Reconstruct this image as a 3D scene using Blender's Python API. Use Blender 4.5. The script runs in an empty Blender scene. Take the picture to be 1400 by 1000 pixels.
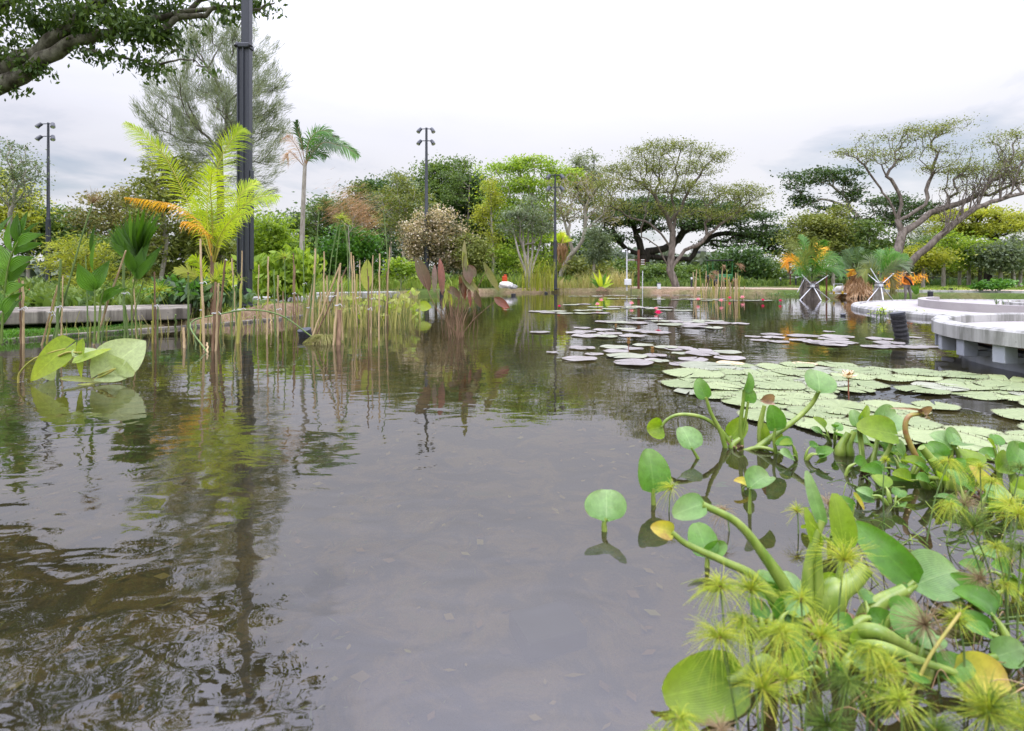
import bpy, math, random
import numpy as np
from mathutils import Vector
R = math.radians
C = bpy.context.scene.collection
S = bpy.context.scene
rng = np.random.default_rng(7)
random.seed(7)
CH, F = 1.4, 780.0        # camera height, focal length in photo pixels

# ------------------------------------------------------------ camera
cd = bpy.data.cameras.new('camera'); cam = bpy.data.objects.new('camera', cd); C.objects.link(cam)
cam.location = (0, 0, CH); cam.rotation_euler = (R(90), 0, 0)
cd.sensor_width = 36; cd.lens = 36*F/1400; cd.shift_y = -125/1400
cd.clip_start = .05; cd.clip_end = 4000
cd.dof.use_dof = True; cd.dof.focus_distance = 9; cd.dof.aperture_fstop = 2.5
S.camera = cam
# ------------------------------------------------------------ render settings
S.view_settings.view_transform = 'Standard'; S.view_settings.look = 'None'
S.view_settings.exposure = 0.35; S.view_settings.gamma = 1
S.render.engine = 'CYCLES'
S.cycles.max_bounces = 8; S.cycles.transparent_max_bounces = 12
S.cycles.diffuse_bounces = 3; S.cycles.glossy_bounces = 3; S.cycles.transmission_bounces = 4
S.cycles.caustics_reflective = False; S.cycles.caustics_refractive = False
S.cycles.sample_clamp_indirect = 6
# ------------------------------------------------------------ sky
SUN_EL, SUN_AZ = 58, 200      # azimuth clockwise from +Y
w = bpy.data.worlds.new('World'); S.world = w; w.use_nodes = True
nt = w.node_tree; nt.nodes.clear(); N = nt.nodes.new; L = nt.links.new
def math_(nt, op, a, b=None, clamp=False):
    n = nt.nodes.new('ShaderNodeMath'); n.operation = op; n.use_clamp = clamp
    for i, x in enumerate((a, b)):
        if x is None: continue
        if isinstance(x, (int, float)): n.inputs[i].default_value = x
        else: nt.links.new(x, n.inputs[i])
    return n.outputs[0]
def mixc(nt, f, a, b, mode='MIX'):
    n = nt.nodes.new('ShaderNodeMix'); n.data_type = 'RGBA'; n.blend_type = mode
    for s, x in ((n.inputs[0], f), (n.inputs[6], a), (n.inputs[7], b)):
        if isinstance(x, (int, float)): s.default_value = x
        elif isinstance(x, (tuple, list)): s.default_value = (*x[:3], 1)
        else: nt.links.new(x, s)
    return n.outputs[2]
def noise(nt, vec, scale, detail=4, rough=.55, dist=0):
    n = nt.nodes.new('ShaderNodeTexNoise'); n.inputs['Scale'].default_value = scale
    n.inputs['Detail'].default_value = detail; n.inputs['Roughness'].default_value = rough
    n.inputs['Distortion'].default_value = dist
    if vec is not None: nt.links.new(vec, n.inputs['Vector'])
    return n.outputs[0]
def ramp(nt, fac, stops, interp='LINEAR'):
    n = nt.nodes.new('ShaderNodeValToRGB'); n.color_ramp.interpolation = interp
    e = n.color_ramp.elements
    while len(e) < len(stops): e.new(.5)
    for i, (p, c) in enumerate(stops):
        e[i].position = p; e[i].color = (*(c if isinstance(c, (tuple, list)) else (c, c, c)), 1)
    nt.links.new(fac, n.inputs[0]); return n.outputs[0]
out = N('ShaderNodeOutputWorld'); bg = N('ShaderNodeBackground'); L(bg.outputs[0], out.inputs[0])
bg.inputs[1].default_value = 0.1
sky = N('ShaderNodeTexSky'); sky.sky_type = 'NISHITA'; sky.sun_disc = False
sky.sun_elevation = R(SUN_EL); sky.sun_rotation = R(SUN_AZ); sky.dust_density = 2
tc = N('ShaderNodeTexCoord'); sep = N('ShaderNodeSeparateXYZ'); L(tc.outputs['Generated'], sep.inputs[0])
zz = math_(nt, 'MAXIMUM', sep.outputs[2], 0.0)
den = math_(nt, 'ADD', zz, 0.16)
cx = math_(nt, 'DIVIDE', sep.outputs[0], den); cy = math_(nt, 'DIVIDE', sep.outputs[1], den)
cmb = N('ShaderNodeCombineXYZ'); L(cx, cmb.inputs[0]); L(cy, cmb.inputs[1])
n1 = noise(nt, cmb.outputs[0], .55, 6, .5, .25); n2 = noise(nt, cmb.outputs[0], 1.5, 7, .55, .4)
nn = math_(nt, 'ADD', math_(nt, 'MULTIPLY', n1, .6), math_(nt, 'MULTIPLY', n2, .4))
# clouds: greyer to the left, whiter to the right; a covered sky is brighter overhead
side = math_(nt, 'MULTIPLY_ADD', sep.outputs[0], .55); side.node.inputs[2].default_value = .78; side.node.use_clamp = True
cl = ramp(nt, math_(nt, 'ADD', nn, math_(nt, 'MULTIPLY', math_(nt, 'SUBTRACT', side, .5), .42)),
          [(.34, (5.9, 5.95, 6.4)), (.46, (6.7, 6.75, 7.0)), (.57, (7.1, 7.12, 7.3)), (.72, (7.4, 7.4, 7.5))])
up = math_(nt, 'MULTIPLY_ADD', math_(nt, 'POWER', math_(nt, 'MINIMUM', math_(nt, 'MAXIMUM', math_(nt, 'SUBTRACT', zz, .16), 0.), .56), 2.), 11.5); up.node.inputs[2].default_value = .99
clb = mixc(nt, 1.0, cl, up, 'MULTIPLY')
clb = mixc(nt, 1.0, clb, mixc(nt, math_(nt, 'MULTIPLY', zz, 1.6, True), (1, 1, 1), (.92, .93, 1.12)), 'MULTIPLY')   # bluer overhead
gap = ramp(nt, nn, [(.36, 0.5), (.45, 1.0)])
L(mixc(nt, gap, sky.outputs[0], clb), bg.inputs[0])
# ------------------------------------------------------------ sun, veiled by cloud
sd = bpy.data.lights.new('sun', 'SUN'); sun = bpy.data.objects.new('sun', sd); C.objects.link(sun)
sd.energy = 1.0; sd.angle = R(14); sd.color = (1, .97, .92)
az = R(SUN_AZ); el = R(SUN_EL)
sdir = Vector((math.sin(az)*math.cos(el), math.cos(az)*math.cos(el), math.sin(el)))
sun.rotation_euler = (-sdir).to_track_quat('-Z', 'Y').to_euler(); sun.location = (0, 0, 60)

# ------------------------------------------------------------ helpers
def P(px, py, D): return np.array([(px-700)/F*D, D, CH+(375-py)/F*D])
def DW(py, z=0.): return (CH-z)*F/(py-375)
def PW(px, py, z=0.): return P(px, py, DW(py, z))
def nrm(v):
    v = np.asarray(v, float); return v/(np.linalg.norm(v)+1e-9)
def U(a=0., b=1., n=None): return rng.uniform(a, b, n)

class MB:
    def __init__(s): s.v = []; s.n = 0; s.f = []; s.uv = []; s.hasuv = False
    def add(s, v, faces, rnd=.5, mi=0, smooth=True, uv=None):
        v = np.asarray(v, float).reshape(-1, 3); faces = np.asarray(faces, int)
        if faces.ndim == 1: faces = faces[None]
        m = len(faces)
        s.v.append(v)
        s.uv.append(np.zeros((len(v), 3)) if uv is None else np.asarray(uv, float))
        if uv is not None: s.hasuv = True
        s.f.append((faces+s.n, np.broadcast_to(np.asarray(rnd, float), (m,)), mi, smooth)); s.n += len(v)
    def mesh(s, name, mats, off):
        me = bpy.data.meshes.new(name)
        V = np.concatenate(s.v)-np.asarray(off)[None]
        me.vertices.add(len(V)); me.vertices.foreach_set('co', V.astype(np.float32).ravel())
        idx = np.concatenate([f[0].ravel() for f in s.f]); tot = np.concatenate([np.full(len(f[0]), f[0].shape[1]) for f in s.f])
        st = np.concatenate([[0], np.cumsum(tot)[:-1]])
        me.loops.add(len(idx)); me.loops.foreach_set('vertex_index', idx.astype(np.int32))
        me.polygons.add(len(tot)); me.polygons.foreach_set('loop_start', st.astype(np.int32))
        me.polygons.foreach_set('material_index', np.concatenate([np.full(len(f[0]), f[2]) for f in s.f]).astype(np.int32))
        me.polygons.foreach_set('use_smooth', np.concatenate([np.full(len(f[0]), f[3]) for f in s.f]))
        a = me.attributes.new('rnd', 'FLOAT', 'FACE'); a.data.foreach_set('value', np.concatenate([f[1] for f in s.f]).astype(np.float32))
        if s.hasuv:
            a = me.attributes.new('luv', 'FLOAT_VECTOR', 'POINT'); a.data.foreach_set('vector', np.concatenate(s.uv).astype(np.float32).ravel())
        me.update(calc_edges=True); me.validate()
        for m in (mats if isinstance(mats, (list, tuple)) else [mats]): me.materials.append(m)
        return me
    def build(s, name, mats, parent=None, loc=None):
        """one mesh object; vertices are given in world space"""
        off = np.zeros(3)
        if parent is not None: off = np.array(parent['_w'])
        elif loc is not None: off = np.asarray(loc, float)
        if parent is not None and loc is not None: off = np.asarray(loc, float)
        o = bpy.data.objects.new(name, s.mesh(name, mats, off)); C.objects.link(o)
        if parent is not None:
            o.parent = parent; o.location = off-np.array(parent['_w'])
        else: o.location = off
        o['_w'] = [float(x) for x in off]
        return o
def tag(o, label=None, cat=None, group=None, kind=None):
    if label: o['label'] = label
    if cat: o['category'] = cat
    if group: o['group'] = group
    if kind: o['kind'] = kind
    return o
def thing(name, loc, label, cat, group=None):
    o = bpy.data.objects.new(name, None); C.objects.link(o); o.location = loc; o['_w'] = [float(x) for x in loc]
    o.empty_display_size = .2
    return tag(o, label, cat, group)
def copy_tree(o, loc, rot=(0, 0, 0), sc=1., label=None):
    c = o.copy(); C.objects.link(c); c.location = loc; c.rotation_euler = rot; c.scale = (sc,)*3 if isinstance(sc, (int, float)) else sc
    if label: c['label'] = label
    def rec(a, b):
        for ch in list(a.children):
            d = ch.copy(); C.objects.link(d); d.parent = b; rec(ch, d)
    rec(o, c); return c

def tube(mb, pts, rad, sides=6, rnd=.5, mi=0, cap=True):
    pts = np.asarray(pts, float); n = len(pts); rad = np.broadcast_to(np.asarray(rad, float), (n,))
    t = np.gradient(pts, axis=0); t /= (np.linalg.norm(t, axis=1, keepdims=True)+1e-9)
    a = nrm(np.cross(t[0], [0.31, .2, 1] if abs(t[0][2]) < .9 else [1, .1, 0])); ang = np.arange(sides)*2*math.pi/sides
    V = []
    for i in range(n):
        a = nrm(a-t[i]*np.dot(a, t[i])); b = np.cross(t[i], a)
        V.append(pts[i]+rad[i]*(np.cos(ang)[:, None]*a+np.sin(ang)[:, None]*b))
    V = np.concatenate(V); k = np.arange(sides); k2 = (k+1) % sides
    Fq = np.concatenate([np.stack([i*sides+k, i*sides+k2, (i+1)*sides+k2, (i+1)*sides+k], 1) for i in range(n-1)])
    mb.add(V, Fq, rnd, mi)
    if cap:
        mb.add(V[-sides:], np.arange(sides)[None], rnd if np.ndim(rnd) == 0 else .5, mi, False)
        mb.add(V[:sides], np.arange(sides)[::-1][None], rnd if np.ndim(rnd) == 0 else .5, mi, False)
def bez(p, n=12):
    """smooth curve through points (Catmull-Rom)"""
    p = [np.asarray(q, float) for q in p]
    if len(p) == 2: return np.array([p[0]+(p[1]-p[0])*k/(n-1) for k in range(n)])
    p = [2*p[0]-p[1]]+p+[2*p[-1]-p[-2]]; out = []
    m = len(p)-3
    for k in range(n):
        u = k/(n-1)*m; i = min(int(u), m-1); t = u-i; a, b, c, d = p[i:i+4]
        out.append(.5*((2*b)+(-a+c)*t+(2*a-5*b+4*c-d)*t*t+(-a+3*b-3*c+d)*t**3))
    return np.array(out)
BOXF = np.array([[0, 3, 2, 1], [4, 5, 6, 7], [0, 1, 5, 4], [1, 2, 6, 5], [2, 3, 7, 6], [3, 0, 4, 7]])
def box(mb, c, s, rz=0, mi=0, rnd=.5, ch=0.):
    """box with optional chamfered vertical and top edges"""
    x, y, z = [q/2 for q in s]
    if ch <= 0:
        v = np.array([[-x, -y, -z], [x, -y, -z], [x, y, -z], [-x, y, -z], [-x, -y, z], [x, -y, z], [x, y, z], [-x, y, z]])
        f = [BOXF]
    else:
        def ring(a, b, zz): return [[-a+ch, -b, zz], [a-ch, -b, zz], [a, -b+ch, zz], [a, b-ch, zz], [a-ch, b, zz], [-a+ch, b, zz], [-a, b-ch, zz], [-a, -b+ch, zz]]
        v = np.array(ring(x-ch*.6, y-ch*.6, -z)+ring(x, y, -z+ch)+ring(x, y, z-ch)+ring(x-ch*.6, y-ch*.6, z))
        k = np.arange(8); k2 = (k+1) % 8
        f = [np.concatenate([np.stack([i*8+k, i*8+k2, (i+1)*8+k2, (i+1)*8+k], 1) for i in range(3)]), np.arange(24, 32)[None], np.arange(8)[::-1][None]]
    cr, sr = math.cos(rz), math.sin(rz)
    v = v@np.array([[cr, sr, 0], [-sr, cr, 0], [0, 0, 1]])+np.asarray(c, float)
    for q in f: mb.add(v, q, rnd, mi, False)
def revolve(mb, prof, c, a0, a1, n, mi=0, closed=True, smooth=True, rnd=.5):
    prof = np.asarray(prof, float); m = len(prof); A = np.linspace(a0, a1, n+1)
    full = abs(abs(a1-a0)-2*math.pi) < 1e-6
    V = np.concatenate([np.stack([c[0]+prof[:, 0]*math.cos(a), c[1]+prof[:, 0]*math.sin(a), prof[:, 1]+(c[2] if len(c) > 2 else 0)], 1) for a in A])
    k = np.arange(m if closed else m-1); k2 = (k+1) % m
    f = np.concatenate([np.stack([i*m+k, (i+1)*m+k, (i+1)*m+k2, i*m+k2], 1) for i in range(n)])
    # separate vertices per profile side so that edges stay crisp
    mb.add(V[f].reshape(-1, 3), np.arange(len(f)*4).reshape(-1, 4), rnd, mi, False)
    if closed and not full:
        mb.add(V[:m], np.arange(m)[None], rnd, mi, False); mb.add(V[-m:], np.arange(m)[::-1][None], rnd, mi, False)
def leaves(mb, cen, size, asp=.45, rnd=.5, flat=0., mi=0, dirs=None, jit=.35):
    """diamond shaped leaves, folded along the midrib"""
    cen = np.asarray(cen); n = len(cen)
    if n == 0: return
    a = rng.normal(size=(n, 3)) if dirs is None else np.asarray(dirs)+rng.normal(size=(n, 3))*.35
    a[:, 2] *= (1-flat); a /= np.linalg.norm(a, axis=1, keepdims=True)+1e-9
    b = rng.normal(size=(n, 3)); b[:, 2] *= (1-flat)
    b = b-a*(a*b).sum(1, keepdims=True); b /= np.linalg.norm(b, axis=1, keepdims=True)+1e-9
    s = (np.asarray(size)*U(1-jit, 1+jit, n))[:, None]
    q = np.stack([cen-a*s*.5, cen+b*s*asp*.5+a*s*.05, cen+a*s*.5, cen-b*s*asp*.5+a*s*.05], 1)
    mb.add(q.reshape(-1, 3), np.arange(4*n).reshape(-1, 4), rnd, mi, False)
def blade(mb, J, T, w, n=None, cup=.15, bend=.15, lobe=.25, mi=0, rnd=.5, nu=9, nv=8, shape='round', wav=0.):
    """leaf blade from joint J to tip T, width w, facing n; a curved grid with an outline"""
    J = np.asarray(J, float); T = np.asarray(T, float); l = np.linalg.norm(T-J); d = (T-J)/l
    if n is None: n = np.array([0, -1, .5])
    n = nrm(np.asarray(n, float)-d*np.dot(n, d)); s = np.cross(d, n)
    us = np.linspace(0, 1, nu)
    if shape == 'round': hw = np.clip(np.sin(np.pi*np.clip(us, 0, 1)**.72), 0, 1)**.42*(1-.04*us)
    elif shape == 'oval': hw = np.sin(np.pi*us**.85)**.8
    elif shape == 'lance': hw = np.sin(np.pi*us**.72)**1.05
    elif shape == 'heart': hw = np.sin(np.pi*us**.5)**.75
    else: hw = np.sin(np.pi*us**.6)**1.1
    hw[0] = .06; hw[-1] = max(hw[-1], .02 if shape != 'round' else .22)
    V = []; UV = []; ph = U(0, 6)
    for i, u in enumerate(us):
        for j in range(nv+1):
            v = -1+2*j/nv; h = hw[i]*w/2
            p = J+d*(l*u)+s*(h*v)-d*(lobe*l*v*v*(1-u)**2)+n*(cup*abs(v)**2*h*1.6-bend*l*u*u+bend*l*.3*u+wav*w*math.sin(5*u+3*v+ph))
            V.append(p); UV.append((u, v, float(rnd)))
    k = []
    for i in range(nu-1):
        for j in range(nv): a = i*(nv+1)+j; k.append([a, a+1, a+nv+2, a+nv+1])
    mb.add(V, k, rnd, mi, True, UV)
def frond(mb, pts, nl=40, L_=.6, w=.03, ang=55, droop=.25, rnd=(.3, .7), mi=0, stem=.012, start=.2, rmi=1, up=(0, 0, 1), lift=.15, segs=3, shape=1., grav=1.):
    """pinnate palm frond along a curve"""
    c = bez(pts, 24); tube(mb, c, np.linspace(stem, stem*.3, 24), 5, .5, rmi, False)
    T = np.gradient(c, axis=0); T /= np.linalg.norm(T, axis=1, keepdims=True)
    up = nrm(up)
    for k in range(nl):
        u = start+(1-start)*(k/(nl-1)); x = u*23; i = min(int(x), 22); p = c[i]+(c[i+1]-c[i])*(x-i); t = T[i]
        s = np.cross(t, up); s = nrm(s) if np.linalg.norm(s) > .05 else np.array([1., 0, 0]); nn_ = nrm(np.cross(s, t))
        prof = math.sin(math.pi*(.12+.86*((u-start)/(1-start)))**.8)**.6
        for sg in (-1, 1):
            a = R(ang*(1-.45*u)+U(-6, 6)); d = nrm(t*math.cos(a)+s*sg*math.sin(a)+nn_*(lift+U(-.12, .12)))
            Ln = L_*prof*shape*U(.85, 1.1); V = []; wid = w*U(.85, 1.15)
            sd_ = nrm(np.cross(d, nn_))
            dr = droop*U(.6, 1.4)
            for q in range(segs+1):
                f = q/segs; c0 = p+d*Ln*f-np.array([0, 0, dr*Ln*f*f*grav]); hw = wid*.5*(.5+.5*min(1, f*4))*(1-f**2.2)+.0006
                V += [c0-sd_*hw, c0+sd_*hw]
            mb.add(V, [[2*q, 2*q+1, 2*q+3, 2*q+2] for q in range(segs)], U(*rnd), mi, False)
def umbel(mb, c, r, n=60, axis=(0, 0, 1), rad=.0013, droop=.3, rnd=(.2, .9), mi=0, spread=1.2, seg=3):
    c = np.asarray(c, float); ax = nrm(axis)
    for k in range(n):
        d = rng.normal(size=3); d = nrm(d); d = nrm(d*spread+ax*.75)
        Ln = r*U(.7, 1.1); f = np.linspace(0, 1, seg+1)[:, None]
        pts = c+d*Ln*f-np.array([0, 0, droop*Ln])*f*f+rng.normal(size=3)*Ln*.12*f*f
        tube(mb, pts, np.linspace(rad, rad*.45, seg+1), 3, U(*rnd), mi, False)

# ------------------------------------------------------------ materials
def newmat(name):
    m = bpy.data.materials.new(name); m.use_nodes = True; t = m.node_tree; t.nodes.clear()
    o = t.nodes.new('ShaderNodeOutputMaterial'); return m, t, o
def princ(t, col, rough=.6, spec=.4):
    p = t.nodes.new('ShaderNodeBsdfPrincipled')
    if isinstance(col, (tuple, list)): p.inputs['Base Color'].default_value = (*col[:3], 1)
    else: t.links.new(col, p.inputs['Base Color'])
    if isinstance(rough, (int, float)): p.inputs['Roughness'].default_value = rough
    else: t.links.new(rough, p.inputs['Roughness'])
    p.inputs['Specular IOR Level'].default_value = spec
    return p
def attr(t, name, vec=False):
    a = t.nodes.new('ShaderNodeAttribute'); a.attribute_name = name
    return a.outputs['Vector'] if vec else a.outputs['Fac']
def bump(t, p, h, strength=.4, dist=.02):
    b = t.nodes.new('ShaderNodeBump'); b.inputs['Strength'].default_value = strength; b.inputs['Distance'].default_value = dist
    t.links.new(h, b.inputs['Height']); t.links.new(b.outputs[0], p.inputs['Normal'])
def objco(t): return t.nodes.new('ShaderNodeTexCoord').outputs['Object']
def leafmat(name, cols, trans=.35, rough=.5, spec=.35):
    m, t, o = newmat(name); f = attr(t, 'rnd')
    n = noise(t, objco(t), .9, 2)
    f = math_(t, 'ADD', math_(t, 'MULTIPLY', f, .75), math_(t, 'MULTIPLY', math_(t, 'SUBTRACT', n, .38), .9), True)
    k = len(cols); c = ramp(t, f, [(.12+.76*i/(k-1), cc) for i, cc in enumerate(cols)])
    p = princ(t, c, rough, spec); tr = t.nodes.new('ShaderNodeBsdfTranslucent')
    t.links.new(mixc(t, 1., c, (1.35, 1.3, .7), 'MULTIPLY'), tr.inputs[0])
    x = t.nodes.new('ShaderNodeMixShader'); x.inputs[0].default_value = trans
    t.links.new(p.outputs[0], x.inputs[1]); t.links.new(tr.outputs[0], x.inputs[2]); t.links.new(x.outputs[0], o.inputs[0]); return m
def bladem(name, base, mid, edge, trans=.3, rough=.28, blotch=None):
    """broad glossy leaf: lengthways veins, colour varies from joint to rim"""
    m, t, o = newmat(name); uv = attr(t, 'luv', True); s = t.nodes.new('ShaderNodeSeparateXYZ'); t.links.new(uv, s.inputs[0])
    n = noise(t, objco(t), 9, 3)
    f = math_(t, 'ADD', s.outputs[0], math_(t, 'MULTIPLY', math_(t, 'SUBTRACT', n, .5), .5), True)
    c = ramp(t, f, [(.05, base), (.45, mid), (.95, edge)])
    vein = math_(t, 'SINE', math_(t, 'MULTIPLY', s.outputs[1], 42)); vein = math_(t, 'POWER', math_(t, 'ABSOLUTE', vein), 6)
    rib = math_(t, 'SUBTRACT', 1, math_(t, 'MULTIPLY', math_(t, 'ABSOLUTE', s.outputs[1]), 18), True)
    c = mixc(t, math_(t, 'ADD', math_(t, 'MULTIPLY', vein, .13), math_(t, 'MULTIPLY', rib, .35), True), c, [min(1, q*1.7+.02) for q in edge])
    eb = math_(t, 'GREATER_THAN', math_(t, 'ADD', math_(t, 'ABSOLUTE', s.outputs[1]), math_(t, 'MULTIPLY', noise(t, objco(t), 22, 4, .7), .35)), 1.17)
    sp_ = ramp(t, noise(t, objco(t), 55, 3, .6), [(.68, 0.), (.73, 1.)])
    c = mixc(t, math_(t, 'MULTIPLY', math_(t, 'MAXIMUM', eb, sp_), .6), c, (.25, .17, .05))
    if blotch:
        b = ramp(t, noise(t, objco(t), 14, 4, .6), [(.55, 0.), (.66, 1.)]); c = mixc(t, b, c, blotch)
    nb = noise(t, objco(t), 30, 3, .6); rv = math_(t, 'MULTIPLY_ADD', noise(t, objco(t), 18, 3), .35); rv.node.inputs[2].default_value = rough-.10
    c = mixc(t, .35, c, mixc(t, ramp(t, noise(t, objco(t), 26, 5, .7), [(.4, 0.), (.6, 1.)]), [q*.6 for q in mid], [min(1, q*1.25) for q in mid]))
    p = princ(t, c, rv, .45); bump(t, p, math_(t, 'ADD', vein, math_(t, 'MULTIPLY', nb, 2.)), .35, .003)
    p.inputs['Sheen Weight'].default_value = .05
    tr = t.nodes.new('ShaderNodeBsdfTranslucent'); t.links.new(mixc(t, 1., c, (1.3, 1.3, .6), 'MULTIPLY'), tr.inputs[0])
    x = t.nodes.new('ShaderNodeMixShader'); x.inputs[0].default_value = trans
    t.links.new(p.outputs[0], x.inputs[1]); t.links.new(tr.outputs[0], x.inputs[2]); t.links.new(x.outputs[0], o.inputs[0]); return m
def solid(name, c1, c2=None, scale=8, rough=.7, spec=.3, bs=.3, bd=.01, stretch=None, metal=0., stops=(.35, .65), det=5):
    m, t, o = newmat(name); v = objco(t)
    if stretch:
        mp = t.nodes.new('ShaderNodeMapping'); mp.inputs['Scale'].default_value = stretch; t.links.new(v, mp.inputs[0]); v = mp.outputs[0]
    n = noise(t, v, scale, det, .6)
    c = ramp(t, n, [(stops[0], c1), (stops[1], c2 or c1)]); r = math_(t, 'MULTIPLY_ADD', n, .25); r.node.inputs[2].default_value = rough-.12
    p = princ(t, c, r, spec); p.inputs['Metallic'].default_value = metal
    if bs: bump(t, p, n, bs, bd)
    t.links.new(p.outputs[0], o.inputs[0]); return m

M = {}
M['bark_grey'] = solid('bark_grey', (.085, .07, .058), (.21, .18, .15), 6, .9, .1, .8, .04, (1, 1, .35))
M['bark_pale'] = solid('bark_pale', (.24, .21, .17), (.42, .39, .33), 6, .9, .1, .6, .03, (1, 1, .35))
M['bark_dark'] = solid('bark_dark', (.022, .019, .016), (.06, .05, .04), 5, .9, .1, .8, .04, (1, 1, .3))
M['bark_lichen'] = solid('bark_lichen', (.05, .042, .032), (.21, .20, .15), 3.5, .95, .1, 1., .08, (1, 1, .6), stops=(.35, .68), det=9)
M['metal_pole'] = solid('dark_grey_powder_coat', (.026, .030, .038), (.034, .038, .047), 30, .45, .5, .05, .002)
M['black_plastic'] = solid('black_plastic', (.012, .012, .013), (.03, .03, .032), 20, .5, .4, .1, .003)
M['bamboo'] = solid('dry_stalk_tan', (.34, .24, .12), (.52, .40, .23), 12, .75, .2, .2, .002, (1, 1, .15))
M['brown_stalk'] = solid('dry_stalk_brown', (.12, .072, .042), (.26, .17, .10), 12, .8, .2, .2, .002, (1, 1, .15))
M['green_stalk'] = solid('green_stalk', (.08, .14, .035), (.17, .24, .07), 9, .55, .3, .1, .002, (1, 1, .15))
M['yellow_stalk'] = solid('yellow_green_stalk', (.24, .27, .04), (.36, .30, .08), 9, .55, .3, .1, .002, (1, 1, .2))
M['wire'] = solid('white_tie', (.6, .6, .6), (.7, .7, .7), 10, .5)
M['white_metal'] = solid('galvanised_white', (.55, .56, .58), (.68, .69, .7), 12, .4, .5, .05, .002)
M['white_plastic'] = solid('white_plastic', (.62, .62, .60), (.72, .72, .70), 8, .5)
M['brown_sign'] = solid('brown_paint', (.10, .035, .022), (.14, .05, .03), 6, .5)
M['wood_deck'] = solid('deck_wood', (.13, .075, .06), (.24, .15, .12), 10, .8, .2, .3, .004)
M['concrete_old'] = None
def concrete(name, light, dark, stain, sc=1.2, streak=True):
    m, t, o = newmat(name); v = objco(t)
    n = noise(t, v, sc, 6, .6); fine = noise(t, v, 40, 4, .6)
    c = ramp(t, n, [(.3, dark), (.62, light)])
    if streak:
        mp = t.nodes.new('ShaderNodeMapping'); mp.inputs['Scale'].default_value = (1, 1, .12); t.links.new(v, mp.inputs[0])
        s = ramp(t, noise(t, mp.outputs[0], 3.2, 7, .65, .3), [(.46, 0.), (.62, 1.)])
        c = mixc(t, math_(t, 'MULTIPLY', s, .75), c, stain)
    sp = ramp(t, noise(t, v, 14, 3, .7), [(.64, 0.), (.70, 1.)]); c = mixc(t, math_(t, 'MULTIPLY', sp, .5), c, stain)
    p = princ(t, c, .85, .2); bump(t, p, math_(t, 'ADD', fine, n), .35, .006); t.links.new(p.outputs[0], o.inputs[0]); return m
M['concrete_old'] = concrete('weathered_concrete', (.29, .265, .22), (.13, .112, .088), (.035, .03, .024))
M['concrete_pale'] = concrete('pale_concrete', (.43, .425, .40), (.34, .335, .315), (.13, .13, .11), 1.0)
M['concrete_deck'] = concrete('deck_concrete', (.36, .335, .32), (.29, .265, .26), (.20, .185, .18), .8, False)
M['paint_grey'] = solid('grey_blue_render', (.30, .32, .36), (.38, .40, .43), 3, .7, .3, .15, .004, (1, 1, .2))

# ------------------------------------------------------------ ground with the pond bed
POND = np.array([(-13, -6), (-12.3, 9), (-10.5, 11.7), (-9.6, 13.2), (-8.4, 15), (-7.2, 17.6), (-6.75, 20.4), (-7.4, 21.6), (-9.5, 22.5), (-10.5, 28), (-10.5, 33),
                 (-8, 37), (-4, 40.5), (-1, 43.5), (3.5, 44.5), (7, 43.5), (10.8, 41.3), (15, 39.5), (18.7, 38), (22, 34.8), (26, 32), (32, 30), (38, 22), (38, -6)], float)
def pond_sd(X, Y):
    p = np.stack([X, Y], -1); inside = np.zeros(X.shape, bool); d = np.full(X.shape, 1e9)
    for i in range(len(POND)):
        a, b = POND[i], POND[(i+1) % len(POND)]
        ab = b-a; t = np.clip(((p-a)@ab)/(ab@ab), 0, 1); q = p-(a+t[..., None]*ab); d = np.minimum(d, np.hypot(q[..., 0], q[..., 1]))
        cond = ((a[1] > Y) != (b[1] > Y)); xi = a[0]+(Y-a[1])*(b[0]-a[0])/(b[1]-a[1]+1e-12); inside ^= cond & (X < xi)
    return np.where(inside, d, -d)
def vnoise(X, Y, s, seed=0):
    g = np.random.default_rng(seed).random((64, 64)); x = X/s; y = Y/s
    i = np.floor(x).astype(int); j = np.floor(y).astype(int); fx = x-i; fy = y-j; fx = fx*fx*(3-2*fx); fy = fy*fy*(3-2*fy)
    G = lambda a, b: g[a % 64, b % 64]
    return (G(i, j)*(1-fx)+G(i+1, j)*fx)*(1-fy)+(G(i, j+1)*(1-fx)+G(i+1, j+1)*fx)*fy-.5
def axis_(lo, hi, st, far, k=26):
    g = np.geomspace(1, 1+far, k)-1; return np.concatenate([lo-g[::-1][:-1], np.arange(lo, hi, st), hi+g])
gx = axis_(-26, 40, .3, 1800); gy = axis_(-6, 62, .3, 1800)
GX, GY = np.meshgrid(gx, gy, indexing='ij')
def ground_h(X, Y):
    s = pond_sd(X, Y); t = np.clip((s+.25)/.55, 0, 1); t = t*t*(3-2*t)
    bed = -.55+.14*vnoise(X, Y, 1.3, 1)+.05*vnoise(X, Y, .5, 2)
    # a shallower shelf on the far side of a curved underwater step
    sh = np.clip((np.hypot(X-8.0, Y-11.8)-8.0)*-5, 0, 1); bed = bed*(1-.6*sh)+.02*sh
    land = .30+.10*vnoise(X, Y, 4, 3)+.04*vnoise(X, Y, .9, 4)
    far = np.clip((np.hypot(X, Y-20)-60)/400, 0, 1); land = land+far*1.5*(vnoise(X, Y, 160, 5)+.2)
    # sunken strip beneath the walkway slab on the left
    d = (X+8.6)*-.456+(Y-14.4)*.89*1.0; k = np.clip(1-abs(s+1.5)/1.7, 0, 1)*np.clip((-7.9-X)/.8, 0, 1)*np.clip((22-Y)/2, 0, 1)
    land = land-.27*np.clip(k*2, 0, 1)
    # mound round the near lamp post
    land = land+.12*np.exp(-((X+8.0)**2/1.4+(Y-18.4)**2/5))
    return land*(1-t)+bed*t
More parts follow.
